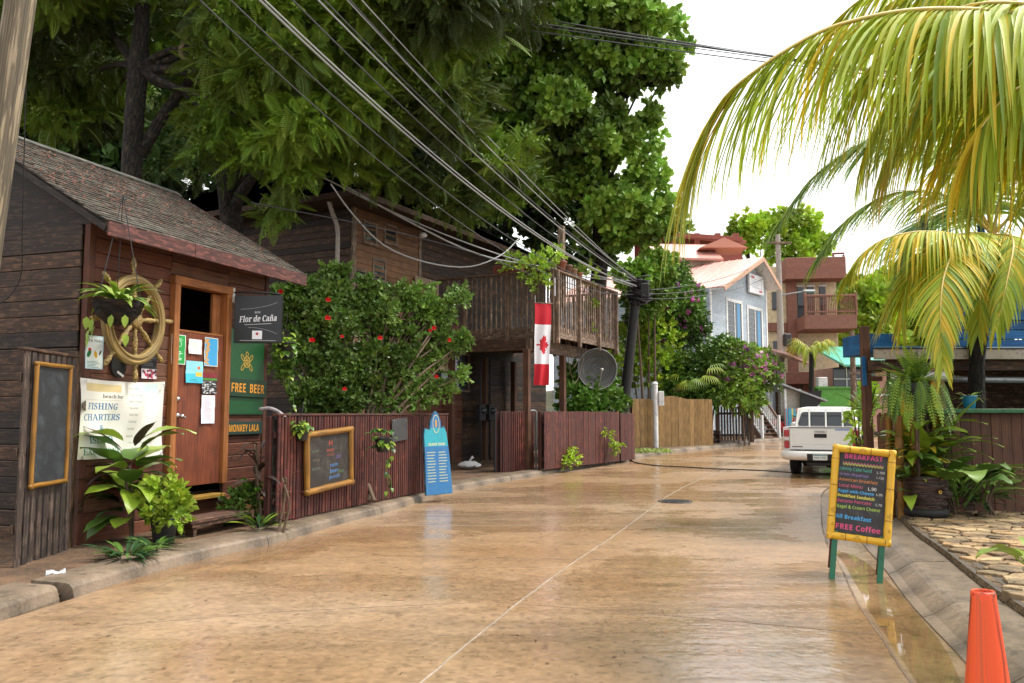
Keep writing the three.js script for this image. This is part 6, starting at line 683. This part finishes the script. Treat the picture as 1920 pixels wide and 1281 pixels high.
bush('thin weed on the short maroon fence panel', [[1140, 815, 24.6, .12], [1150, 845, 24.8, .14], [1155, 835, 24.8, .12]], [gSmall[1]], LM.lime, 900, { s: .8, base: .12, name: 'weed', cat: 'weed', th: .2 });
bush('leafy branch tree beside the pale low house', [[1215, 560, 33, 1.0], [1190, 520, 32, .8], [1230, 500, 32.5, .8]], [gBroad[0]], LM.broad, 200, { s: 1, base: .2, th: 1.6 });
for (const [lab, q, m, d, s] of [['pale green tree behind the pavilion roof', [[1400, 430, 68, 1.6], [1430, 440, 68, 2], [1455, 420, 70, 1.5], [1385, 455, 68, 1.2]], LM.lime, 36, 1.8], ['broad crowned tree behind the pale concrete pole', [[1490, 450, 72, 2.4], [1520, 470, 72, 2], [1475, 480, 70, 2], [1500, 420, 72, 1.8]], LM.lime, 32, 2.0], ['rounded green tree on the slope beyond the balcony building', [[1590, 570, 80, 3], [1570, 600, 78, 2.6], [1610, 610, 78, 3]], LM.limeDark, 50, 3], ['yellow green tree on the slope above the blue box', [[1650, 590, 60, 3], [1690, 570, 62, 3], [1720, 610, 60, 2.8], [1640, 630, 58, 2]], LM.lime, 50, 2.6], ['dense dark tree on the slope behind the turquoise roof', [[1580, 640, 70, 2.5], [1620, 660, 66, 2.4], [1550, 650, 72, 2]], LM.dark, 60, 2.8], ['tall tree on the slope behind the bar roof', [[1760, 560, 64, 4], [1830, 540, 66, 4], [1900, 560, 64, 4]], LM.limeDark, 45, 3]]) { const t = thing('slope_tree', lab, 'tree'), bl = BL(q), c = bl[0][0]; mesh('trunk', limb([V(c.x, .3, c.z), V(c.x + .2, c.y * .55, c.z), c], [.35, .25, .12], 8), barkM, t); branches(t, V(c.x + .2, c.y * .6, c.z), bl, .12, t); crown(t, 'crown', [gBroad[0], gBroad[2]], m, sprigs(bl, d, { s }), tint(.7, 1.5)); }
{ const P = [], U = [], I = [], nx = 40, nz = 10; for (let j = 0; j <= nz; j++) for (let i = 0; i <= nx; i++) { const x = lerp(-60, 140, i / nx), z = lerp(-70, -170, j / nz), y = .3 + 15 * sstep(0, 1, j / nz) * (.6 + .5 * fbm(i / nx, j / nz, 5, 3, 3, 4)) * sstep(-40, 60, x); P.push(x, y, z); U.push(x * .1, z * .1); } for (let j = 0; j < nz; j++) for (let i = 0; i < nx; i++) { const a = j * (nx + 1) + i, b = a + nx + 1; I.push(a, a + 1, b, b, a + 1, b + 1); } const g = fromArrays(P, U, P.map(() => 0)); g.setIndex(I); g.computeVertexNormals(); struct('hillside', g, std(lin(.07, .11, .03), .95, { map: dirtTex }), 'green hillside beyond the street', 'hill');
  seed(64); const L = []; for (let i = 0; i < 5200; i++) { const x = rr(8, 90), z = rr(-75, -140), d = (-z - 70) / 100, y = .3 + 15 * sstep(0, 1, d) * .85 * sstep(-40, 60, x); L.push(M4(V(x, y + rr(0, 2.5), z), dirQ(randDir().add(V(0, .5, 0))), rr(4, 7))); } const s = inst('hillside_scrub', gBroad[0], LM.limeDark, L, undefined, tint(.6, 1.6)); meta(s, 'green scrub woodland covering the far hillside', 'woodland', undefined, 'stuff'); }
// ---- palms
function leaflet(p, d0, L, Wd, grav, ref) { const n = 6, P = [], U = [], I = [], c = p.clone(); let prev = null; for (let i = 0; i <= n; i++) { const t = i / n, k = clamp(grav * t * 1.15), d = d0.clone().multiplyScalar(1 - k).add(V(0, -k, 0)).normalize(); if (i) c.addScaledVector(d, L / n); const w = Wd / 2 * (t < .12 ? .45 + t * 4.6 : Math.pow(1 - (t - .12) / .88, .6)) + .0008, side = V().crossVectors(d, ref).normalize(), nn = V().crossVectors(side, d).normalize(); for (const s of [-1, 0, 1]) { const q = c.clone().addScaledVector(side, s * w).addScaledVector(nn, s ? w * .45 : 0); P.push(q.x, q.y, q.z); U.push(t, .5 + s / 2); } } for (let i = 0; i < n; i++) for (let k = 0; k < 2; k++) { const b = i * 3 + k; I.push(b, b + 1, b + 3, b + 1, b + 4, b + 3); } const g = fromArrays(P, U, P.map(() => 0)); g.setIndex(I); g.computeVertexNormals(); return g; }
function frond(tree, pts, o = {}) {
  if (o.dn === undefined) o.dn = .75; const f = new THREE.Group(); f.name = 'frond'; tree.add(f); const curve = new THREE.CatmullRomCurve3(pts, false, 'centripetal'), len = curve.getLength(), sp = o.sp ?? .032, n = Math.round(len / sp), LL = o.L ?? .8, mats = o.mats ?? LM.palm, wts = o.w ?? [.4, .3, .15, .15], by = mats.map(() => []);
  mesh('rachis', limb(pts, [o.r ?? .025, (o.r ?? .025) * .6, (o.r ?? .025) * .2], 6), o.rm ?? std(lin(.42, .3, .06), .5), f);
  for (let i = Math.round(n * (o.from ?? .12)); i <= n; i++) { const t = i / n, p = curve.getPointAt(t), T1 = curve.getTangentAt(t); let side = V().crossVectors(T1, V(0, 1, 0)); if (side.lengthSq() < .02) side = o.side ?? V(1, 0, 0); side.normalize(); const up = V().crossVectors(side, T1).normalize(), prof = lerp(.62, 1, sstep(0, .3, t)) * lerp(1, o.tip ?? .5, sstep(.55, 1, t));
    for (const s of [-1, 1]) { const jit = rr(.86, 1.1), d0 = side.clone().multiplyScalar(s * lerp(.9, .3, t * t) * (o.spread ?? 1)).addScaledVector(T1, lerp(.55, .95, t) + rr(-.08, .08)).addScaledVector(up, .3 + rr(-.1, .12)).add(V(0, -(o.dn ?? .0) * rr(.75, 1.2), 0)).normalize(), g = leaflet(p, d0, LL * prof * jit, Math.min(.04, o.W ?? .036) * rr(.8, 1.1), (o.grav ?? .7) * rr(.8, 1.12), up); let r = rnd(), k = 0; while (k < wts.length - 1 && r > wts[k]) { r -= wts[k]; k++; } if (o.parts) mesh('leaflet', g, mats[k], f); else by[k].push(g); } }
  by.forEach((l, k) => { if (l.length) stuffPart(mesh('leaflets', join(l), mats[k], f)); }); return f;
}
const R3 = (l) => l.map(([x, y, D]) => at(x, y, D));
seed(67);
{ // near coconut palm, its trunk just outside the frame on the right
  const c = V(4.55, 4.3, -5.2), t = thing('coconut_palm', 'near coconut palm whose long yellow green frond hangs over the street', 'palm tree'); mesh('trunk', limb([V(4.9, .2, -5.4), V(4.85, 1.6, -5.35), V(4.7, 3, -5.25), c], [.17, .13, .12, .13], 14, .06), std(lin(.2, .16, .12), .85, { map: T.bark, bumpMap: T.barkB, bumpScale: .01 }), t);
  frond(t, [c, ...R3([[2080, 70, 5.0], [1920, 30, 4.85], [1815, 18, 4.7], [1702, 20, 4.6], [1612, 36, 4.55], [1537, 60, 4.5], [1425, 127, 4.45], [1357, 185, 4.45], [1318, 255, 4.45]])], { parts: true, L: 1.15, sp: .026, from: .16, W: .038, w: [.5, .3, .12, .08], spread: .75, tip: .72 });
  frond(t, [c, ...R3([[2050, -60, 5.6], [1880, -90, 6.0], [1720, -60, 6.3], [1600, 10, 6.5], [1520, 90, 6.6]])], { L: 1.1, W: .05, w: [.4, .35, .15, .1] }); frond(t, [c, ...R3([[2050, 130, 5.6], [1930, 110, 5.9], [1810, 130, 6.2], [1715, 210, 6.4], [1665, 300, 6.5]])], { L: 1.35, W: .05, w: [.25, .35, .35, .05] }); frond(t, [c, ...R3([[2060, 200, 5.1], [1960, 200, 5.0], [1880, 260, 4.9], [1830, 350, 4.9]])], { L: .85, W: .05, w: [.45, .25, .2, .1] }); frond(t, [c, ...R3([[2080, 20, 5.3], [1960, 0, 5.5], [1850, 20, 5.7], [1760, 80, 5.9], [1700, 170, 6]])], { L: 1.3, W: .05, w: [.45, .3, .15, .1] }); frond(t, [c, ...R3([[2060, 160, 5.6], [1980, 150, 5.9], [1900, 190, 6.1], [1850, 270, 6.3]])], { L: 1.25, W: .05, w: [.3, .3, .3, .1] }); frond(t, [c, ...R3([[2040, 90, 5.2], [1900, 70, 5.3], [1780, 90, 5.4], [1690, 160, 5.5], [1640, 250, 5.6]])], { L: 1.25, W: .05, w: [.35, .3, .25, .1] }); frond(t, [c, ...R3([[2050, 220, 6.2], [1950, 210, 6.6], [1850, 230, 7], [1770, 300, 7.2]])], { L: 1.4, W: .05, w: [.2, .3, .4, .1] }); frond(t, [c, ...R3([[2060, 40, 4.9], [1940, 10, 4.8], [1820, 10, 4.8], [1700, 60, 4.9], [1610, 150, 5]])], { L: 1.15, W: .055, w: [.4, .35, .2, .05], tip: .7 }); frond(t, [c, ...R3([[2060, -30, 5.6], [1930, -50, 6], [1780, -40, 6.4], [1650, 20, 6.7], [1560, 110, 6.9]])], { L: 1.2, W: .055, w: [.35, .35, .25, .05], tip: .7 }); frond(t, [c, ...R3([[2080, 180, 4.8], [1990, 150, 4.6], [1900, 170, 4.5], [1840, 240, 4.4]])], { L: .95, W: .052, w: [.4, .3, .25, .05], tip: .7 }); frond(t, [c, ...R3([[2250, -60, 5.5], [2300, 20, 5.8], [2350, 160, 6]])], { L: .7 }); }
seed(69);
{ const c = at(1862, 440, 11.9), t = thing('coconut_palm', 'coconut palm with dark fibrous trunk growing through the bar eave', 'palm tree'), g = [.15, .2, .1, .55], y = [.2, .3, .42, .08], gg = [LM.pgreen, LM.palm[3], LM.palm[0], LM.palm[1]]; mesh('trunk', limb([V(at(1836, 775, 12.4).x, .2, -12.4), at(1832, 775, 12.36), at(1832, 690, 12.32), at(1838, 600, 12.2), c], [.2, .12, .11, .13, .12], 14, .2), std(lin(.035, .028, .024), .9, { map: T.bark, bumpMap: T.barkB, bumpScale: .02 }), t);
  const Fr = (l, o) => frond(t, [c, ...R3(l)], { L: 1.1, W: .04, sp: .03, grav: .45, dn: .5, ...o });
  Fr([[1830, 445, 11.3], [1725, 434, 11], [1640, 458, 10.9], [1585, 520, 10.9]], { w: y, L: 1.0, grav: .7 }); Fr([[1805, 452, 11.2], [1770, 520, 10.6], [1764, 610, 10.3], [1768, 680, 10.2]], { w: [.3, .3, .25, .15], L: .8, side: V(1, 0, 0), spread: 1.3, grav: .5 }); Fr([[1780, 310, 12], [1650, 262, 12.5], [1540, 320, 12.8], [1455, 425, 12.8]], { mats: gg, w: [.5, .25, .2, .05], L: 1.0 }); Fr([[1780, 370, 11.8], [1680, 362, 12], [1590, 410, 12.1], [1530, 490, 12.1]], { mats: gg, w: [.45, .3, .2, .05], L: .9 }); Fr([[1905, 470, 11.4], [1945, 540, 11.2], [1960, 640, 11.1]], { w: [.5, .3, .1, .1], L: .75, grav: .8 }); Fr([[1790, 460, 12], [1710, 500, 12.3], [1655, 600, 12.4]], { w: y, L: .85 }); Fr([[1880, 330, 11.7], [1870, 220, 11.9], [1850, 150, 12.1]], { mats: gg, w: [.4, .3, .2, .1] }); Fr([[1950, 360, 11.6], [2040, 370, 11.6], [2110, 450, 11.6]], { w: g }); Fr([[1835, 340, 12], [1770, 250, 12.4], [1690, 230, 12.7], [1600, 280, 12.9]], { mats: gg, w: [.3, .3, .3, .1] }); Fr([[1900, 450, 11], [1890, 520, 10.6], [1870, 610, 10.4]], { w: [.45, .3, .15, .1], L: .75, spread: 1.2, grav: .8, side: V(1, 0, 0) }); Fr([[1850, 470, 11.3], [1840, 540, 10.9], [1835, 620, 10.8]], { w: [.4, .3, .2, .1], L: .8, spread: 1.2, side: V(1, 0, 0) }); Fr([[1800, 440, 11.4], [1740, 470, 11.2], [1700, 540, 11.1], [1690, 610, 11.1]], { w: [.3, .3, .3, .1], L: .9 }); Fr([[1840, 420, 12.2], [1780, 400, 13], [1720, 430, 13.6], [1690, 500, 14]], { mats: gg, w: [.4, .3, .2, .1] }); }
{ const b = at(1522, 775, 42), c = at(1522, 660, 42), t = thing('small_palm', 'small bushy palm in front of the balcony building', 'palm tree'); mesh('trunk', limb([V(b.x, elev(42), b.z), V(b.x, 2, b.z), c], [.16, .13, .12], 8), barkM, t); for (let i = 0; i < 22; i++) { const a = i * 2.4, u = rr(.1, 1.0), d = V(Math.cos(a), u, Math.sin(a)).normalize(), e = c.clone().addScaledVector(d, 1.0), f = c.clone().addScaledVector(d, 1.5).add(V(0, -.5 * (1.3 - u) - .2, 0)); frond(t, [c, e, f], { L: .5, sp: .09, W: .05, r: .02, from: .2, w: [.4, .25, .1, .25] }); } }
{ const c = at(1308, 705, 33.2), t = thing('fan_palm', 'fan palm with drooping dry leaves behind the tan fence', 'palm tree'); mesh('trunk', limb([V(c.x, elev(31), c.z), V(c.x, 1.5, c.z), c], [.16, .13, .1], 8), barkM, t); for (let i = 0; i < 18; i++) { const a = i * 2.4, d = V(Math.cos(a), rr(-.5, .7), Math.sin(a)).normalize(), e = c.clone().addScaledVector(d, .75), l = []; for (let k = -6; k <= 6; k++) l.push(leaflet(e, d.clone().applyAxisAngle(V().crossVectors(d, V(0, 1, 0)).cross(d).normalize(), k * .2), .7, .06, .6, V(0, 1, .01))); mesh('fan_leaf', join(l), d.y < -.3 ? LM.dry : LM.palm[i % 2 ? 0 : 3], t); mesh('stalk', limb([c, c.clone().lerp(e, .5), e], .015, 5), twigM, t); } }
// ---- potted and planted things near the street
function clump(name, label, cat, pos, leaves, o = {}) { const t = thing(name, label, cat, pos); for (const [L, Wd, n, up, droop, mats, stemH, opt = {}] of leaves) for (let i = 0; i < n; i++) { const a = i * 2.4 + rr(-.3, .3), u = rr(up * .7, Math.min(1.3, up * 1.3)), h = stemH * rr(.3, 1), d = V(Math.cos(a) * Math.cos(u), Math.sin(u), Math.sin(a) * Math.cos(u)), base = V(Math.cos(a) * (o.r ?? .03), h, Math.sin(a) * (o.r ?? .03)); const g = put(blade(L * rr(.75, 1.15), Wd * rr(.85, 1.1), { n: 8, fold: .28, droop: droop * rr(.7, 1.3), wave: Wd * .04, ...opt }), base.clone().addScaledVector(d, opt.stalk ? L * opt.stalk : 0), d, rr(-.3, .3)); mesh('leaf', g, pick(mats), t); if (opt.stalk) mesh('leaf_stalk', limb([base, base.clone().addScaledVector(d, L * opt.stalk * .5).add(V(0, .01, 0)), base.clone().addScaledVector(d, L * opt.stalk)], .007, 5), mats[0], t); } for (let i = 0; i < (o.stems ?? 0); i++) mesh('stem', limb([V(rr(-.1, .1), 0, rr(-.1, .1)), V(rr(-.06, .06), o.h * .5, rr(-.06, .06)), V(rr(-.1, .1), o.h, rr(-.1, .1))], .016, 6), twigM, t); return t; }
seed(71); const lp = (x, y, h = .1) => { const p = ground(x, y, h); return p; };
clump('broad_leaf_plant', 'tall broad leaved light green plant in front of the banner', 'plant', lp(238, 1018), [[.62, .3, 16, .7, 1.0, [LM.lime, LM.lime, LM.limeDark], 1.25, { fold: .12 }], [.5, .26, 16, .35, 1.1, [LM.lime, LM.limeDark], .8, { fold: .12 }], [.55, .13, 6, 1.0, .5, [LM.red, LM.purple], 1.15], [.5, .1, 18, .5, 1.0, [LM.purple, LM.deep], .95]], { stems: 2, h: .9, r: .09 });
clump('spiky_plant', 'low dark spiky plant at the kerb before the hut', 'plant', lp(238, 1052), [[.38, .05, 26, .6, .7, [LM.deep, LM.limeDark], .08], [.3, .05, 16, .35, .6, [LM.deep], .05]], { r: .08 });
clump('spiky_plant', 'second dark spiky plant leaning toward the potted shrub', 'plant', lp(290, 1036), [[.32, .05, 22, .6, .7, [LM.deep, LM.limeDark], .08]], { r: .07 });
{ const p = lp(306, 1022), t = thing('potted_shrub', 'yellow green shrub in a black pot beside the step', 'plant', p); mesh('pot', lathe([[0, 0], [.11, 0], [.15, .28], [.165, .28], [.165, .32], [.14, .32], [.13, .28], [0, .28]], 20), M.pot, t); const bl = [[V(0, .42, 0), .17], [V(.08, .5, .05), .15], [V(-.07, .54, 0), .15], [V(.02, .62, -.03), .12], [V(.12, .36, .08), .13]]; crown(t, 'foliage', gBush, LM.lime, sprigs(bl, 1300, {}), tint(.6, 1.2)); mesh('stem', limb([V(0, .28, 0), V(.02, .45, 0), V(0, .7, 0)], .015, 5), twigM, t); }
clump('cordyline', 'dark purple leaved cordyline right of the hut door', 'plant', lp(482, 985), [[.42, .09, 16, .4, 1.1, [LM.purple, LM.deep, LM.purple], 1.15], [.4, .08, 8, .9, .6, [LM.purple], 1.2]], { stems: 3, h: 1.1 });
clump('spiky_plant', 'bright green spiky plant beside the step end', 'plant', lp(487, 996), [[.36, .05, 30, .65, .6, [LM.limeDark, LM.deep, LM.lime], .1]], { r: .06 });
{ const p = lp(452, 985), t = thing('small_shrub', 'little green shrub under the name board', 'plant', p); crown(t, 'foliage', gBush, LM.limeDark, sprigs([[V(0, .22, 0), .2], [V(.05, .36, 0), .14]], 1200, {}), tint(.7, 1.3)); mesh('stem', limb([V(0, 0, 0), V(0, .15, 0), V(.02, .3, 0)], .012, 5), twigM, t); }
clump('red_cordyline', 'thin red leaved cordyline against the start of the maroon fence', 'plant', lp(535, 998), [[.3, .035, 9, .5, .9, [LM.red, LM.purple], .75], [.25, .035, 6, .5, .8, [LM.red], .3]], { stems: 2, h: .7 });
{ const c = S.w(...S.uv(222, 570, .5), .5), t = thing('hanging_basket', 'fern basket hanging in front of the ship wheel', 'hanging plant', c); t.scale.setScalar(1.3); mesh('basket', lathe([[0, -.2], [.1, -.18], [.19, -.08], [.22, .02], [.2, .02], [.1, -.06], [0, -.06]], 20), std(lin(.05, .03, .02), .95, { map: T.bark, bumpMap: T.barkB, bumpScale: .03 }), t); for (let k = 0; k < 3; k++) { const a = k * 2.09; mesh('wire', limb([V(Math.cos(a) * .2, .02, Math.sin(a) * .2), V(Math.cos(a) * .1, .5, Math.sin(a) * .1), V(0, 1.0, 0)], .004, 4), M.iron, t); } seed(73); for (let i = 0; i < 46; i++) { const a = i * 2.4, u = rr(.2, 1.2), d = V(Math.cos(a) * Math.cos(u), Math.sin(u), Math.sin(a) * Math.cos(u)); mesh('leaf', put(blade(rr(.24, .4), .06, { n: 5, fold: .2, droop: 1.2 }), V(d.x * .06, .03, d.z * .06), d, rr(-.3, .3)), pick([LM.fern, LM.fern, LM.limeDark]), t); } for (let i = 0; i < 8; i++) mesh('leaf', put(blade(.12, .06, { n: 4 }), V(rr(-.2, .2), rr(-.3, -.1), .18), V(rr(-.3, .3), -1, .3)), LM.lime, t); }
function pothos(label, px, py, D, s, trail, mat) { const c = at(px, py, D), t = thing('hanging_pot', label, 'hanging plant', c); mesh('pot', tr(lathe([[0, -.12], [.08, -.12], [.12, .06], [.13, .06], [.13, .09], [.11, .09], [0, .05]], 16), 0, 0, 0, 0, 0, 0, s), M.pot, t); mesh('hanger', limb([V(-.1 * s, .08 * s, 0), V(-.02, .3 * s, -.03), V(0, .5 * s, -.05)], .004, 4), M.iron, t); for (let i = 0; i < 34; i++) { const a = i * 2.4, r = .16 * s; mesh('leaf', put(blade(.12 * s * rr(.7, 1.2), .085 * s, { n: 4, fold: .2, droop: .7, shape: (q) => Math.pow(Math.sin(Math.PI * Math.pow(q, .55)), .8) }), V(Math.cos(a) * r * rr(.2, 1), rr(-.05, .22) * s, Math.abs(Math.sin(a)) * r), V(Math.cos(a), rr(-.6, .5), Math.abs(Math.sin(a)) + .4)), pick(mat), t); } const v = []; for (let i = 0; i <= 6; i++) v.push(V(.1 * s + .05 * Math.sin(i * 1.7), -.05 - i / 6 * trail, .08)); if (trail) { mesh('vine', limb(v, .005, 4), LM.limeDark, t); for (let i = 0; i < 14; i++) { const q = v[1 + i % 6]; mesh('leaf', put(blade(.09, .065, { n: 4, droop: .6 }), q.clone().add(V(0, rr(-.06, .06), 0)), V(rr(-1, 1), -.5, .5)), pick(mat), t); } } return t; }
pothos('pothos in a black pot hanging on the maroon fence beside the slate plate', 718, 832, 13.45, 1.15, .75, [LM.limeDark, LM.deep, LM.lime]); pothos('variegated pothos pot hung at the bent pipe', 566, 812, 11.75, .9, 0, [LM.lime, LM.limeDark]); pothos('trailing vine pot hung below the black rum sign', 536, 655, 12.9, 1.2, 1.0, [LM.limeDark, LM.lime]);
// right terrace plants
seed(77); const tp = (x, y) => ground(x, y, .235);
{ const p = V(tp(1741, 962).x, .8, tp(1741, 962).z); clump('broad_leaf_plant', 'broad leaved plant growing from the carved face planter', 'plant', p, [[.75, .24, 14, .6, .9, [LM.lime, LM.lime, LM.limeDark], .7, { fold: .14 }], [.85, .24, 4, 1.25, .15, [LM.lime], .5, { fold: .14 }], [.5, .12, 40, .5, .8, [LM.limeDark, LM.lime, LM.palm[2], LM.lime], .45], [.55, .2, 4, -.3, 1.0, [LM.lime, LM.palm[1]], .1, { fold: .14 }]], { r: .09, stems: 4, h: .6 }); }
const heart = (t) => Math.pow(Math.sin(Math.PI * Math.pow(clamp(t * .96 + .04), .5)), .75);
clump('elephant_ear', 'dark green heart leaved plant right of the face planter', 'plant', tp(1800, 968), [[.4, .36, 16, .8, 1.2, [LM.limeDark, LM.broad], .35, { stalk: 1.2, shape: heart, fold: .1 }]], { r: .06 }); clump('elephant_ear', 'smaller heart leaved plant close to the counter planks', 'plant', tp(1838, 960), [[.36, .32, 12, .9, 1.2, [LM.broad, LM.limeDark], .25, { stalk: 1.2, shape: heart, fold: .1 }]], { r: .05 });
clump('broad_leaf_plant', 'leafy green plant filling the corner between bamboo post and face planter', 'plant', tp(1712, 966), [[.55, .17, 22, .6, 1.0, [LM.lime, LM.limeDark], .8, { fold: .14 }], [.45, .1, 30, .4, .9, [LM.limeDark, LM.lime, LM.palm[2]], .9]], { r: .08, stems: 3, h: .7 });
clump('broad_leaf_plant', 'big leaved plant rising between face planter and counter', 'plant', tp(1775, 962), [[.6, .2, 20, .7, 1.0, [LM.limeDark, LM.lime, LM.broad], 1.0, { fold: .14 }], [.4, .1, 24, .4, .9, [LM.broad, LM.limeDark], .7]], { r: .08, stems: 3, h: .8 });
clump('dracaena', 'dark strappy dracaena before the plank counter', 'plant', tp(1852, 966), [[.5, .07, 60, .5, .8, [LM.broad, LM.broad, LM.limeDark], .6], [.36, .055, 14, .1, .7, [LM.deep], .3]], { stems: 3, h: .4, r: .08 });
{ const c = at(1715, 712, 11.3), t = thing('fern', 'feathery fern cascading over the terrace corner', 'fern', c); mesh('pot', lathe([[0, -.3], [.1, -.3], [.15, -.05], [0, -.06]], 16), M.pot, t); mesh('stand', limb([V(0, -1.5 + .15, 0), V(0, -.8, 0), V(0, -.3, 0)], .03, 6), M.dark[3], t); for (let i = 0; i < 60; i++) { const a = i * 2.4, u = rr(.3, 1.4), d = V(Math.cos(a) * Math.cos(u), Math.sin(u), Math.sin(a) * Math.cos(u)); const f = mesh('frond', join([put(pinnate(rr(.35, .6), 13, .07), V(0, -.05, 0), d, 0)]), pick([LM.fern, LM.fern, LM.limeDark]), t); } for (let i = 0; i < 60; i++) { const a = rr(0, 6.3), q = V(Math.cos(a) * rr(.2, .4), rr(-.2, .1), Math.sin(a) * rr(.2, .4)); mesh('frond', put(pinnate(rr(.35, .6), 13, .07), q, V(Math.cos(a) * .6, -.8, Math.sin(a) * .6)), pick([LM.fern, LM.limeDark]), t); } }
clump('bromeliad', 'red tipped bromeliad on top of the terrace fence', 'plant', at(1628, 772, 14.6), [[.55, .05, 22, .95, .35, [LM.limeDark, LM.deep, LM.lime], .0], [.4, .045, 6, 1.1, .2, [LM.red], .05], [.45, .05, 10, .5, .6, [LM.limeDark, LM.fern], .0]], { r: .05 });
bush('pale leafy shrub between the truck and the terrace fence', [[1610, 790, 16.6, .14], [1618, 762, 16.8, .15], [1613, 820, 16.4, .12], [1628, 740, 16.8, .17], [1601, 772, 16.6, .08]], gBush, LM.fern, 700, { s: 1.2, base: .1, flowers: [16, leafMat(lin(.75, .6, .55), .6, .3), .5] });
{ const [u] = RB.uv(1822, 768, .05), y = RB.uv(1800, 772)[1] + .2; clump('aloe', 'pale aloe growing in the small blue pot', 'plant', RB.w(u, y, .0), [[.2, .04, 9, .8, .7, [LM.fern, LM.dry], 0], [.24, .03, 6, .2, .8, [LM.fern, LM.dry], 0]], { r: .03 }); }
clump('caladium', 'red veined caladium leaning in at the terrace edge', 'plant', V(at(2040, 1010, 5.4).x, .23, -5.4), [[.26, .2, 9, .75, 1.1, [LM.lime, LM.red, LM.lime], .15, { stalk: 2.0, shape: heart }]], { r: .04 });
// grass tuft by the tan fence and fallen leaves
{ seed(79); const g = ground(1205, 847, .13), L = []; for (let i = 0; i < 900; i++) { const p = V(g.x + rr(-.9, 1.0), 0, g.z + rr(-.9, .7)); p.y = elev(-p.z) + .12; L.push(M4(p, dirQ(V(rr(-.5, .5), 1, rr(-.5, .5))), rr(.6, 1.3))); } const s = inst('grass_patch', blade(.14, .02, { n: 3, droop: .8 }), LM.lime, L, undefined, tint(.6, 1.1)); meta(s, 'small patch of green grass before the tan fence', 'grass', undefined, 'stuff'); const q = []; for (let i = 0; i < 110; i++) { const px = rr(-50, 1900), py = 830 + 430 * Math.pow(rnd(), 1.4); if (px > 1500 && py > 1000) continue; const p = ground(px, py, .006); if (p.z < -30) continue; q.push(M4(p, new THREE.Quaternion().setFromEuler(new THREE.Euler(rr(-.2, .2), rr(0, 6.3), rr(-.2, .2))), rr(.25, .8))); } const f = inst('fallen_leaves', blade(.06, .03, { n: 3, droop: -.5, fold: .2 }), std(lin(.24, .11, .035), .8), q, undefined, tint(.4, 1.6)); meta(f, 'small dry leaves scattered over the street', 'leaves', undefined, 'stuff'); }
{ const p = ground(103, 1083, .1), o = thing('crushed_can', 'crushed white drink can lying on the dirt by the slat gate', 'can', V(p.x, p.y + .035, p.z), .6); const g = new THREE.CylinderGeometry(.035, .035, .16, 14, 6), q = g.attributes.position; for (let i = 0; i < q.count; i++) { const y = q.getY(i); q.setX(i, q.getX(i) * (.7 + .5 * Math.abs(y) / .08) + .01 * Math.sin(y * 60)); } g.computeVertexNormals(); mesh('shell', g.rotateZ(1.5), std(lin(.6, .6, .6), .35, { metalness: .5, map: T.paint }), o); mesh('rim', tr(new THREE.TorusGeometry(.032, .004, 5, 14), .08, 0, 0, 0, Math.PI / 2), M.steel, o); }
renderer.render(scene, camera);
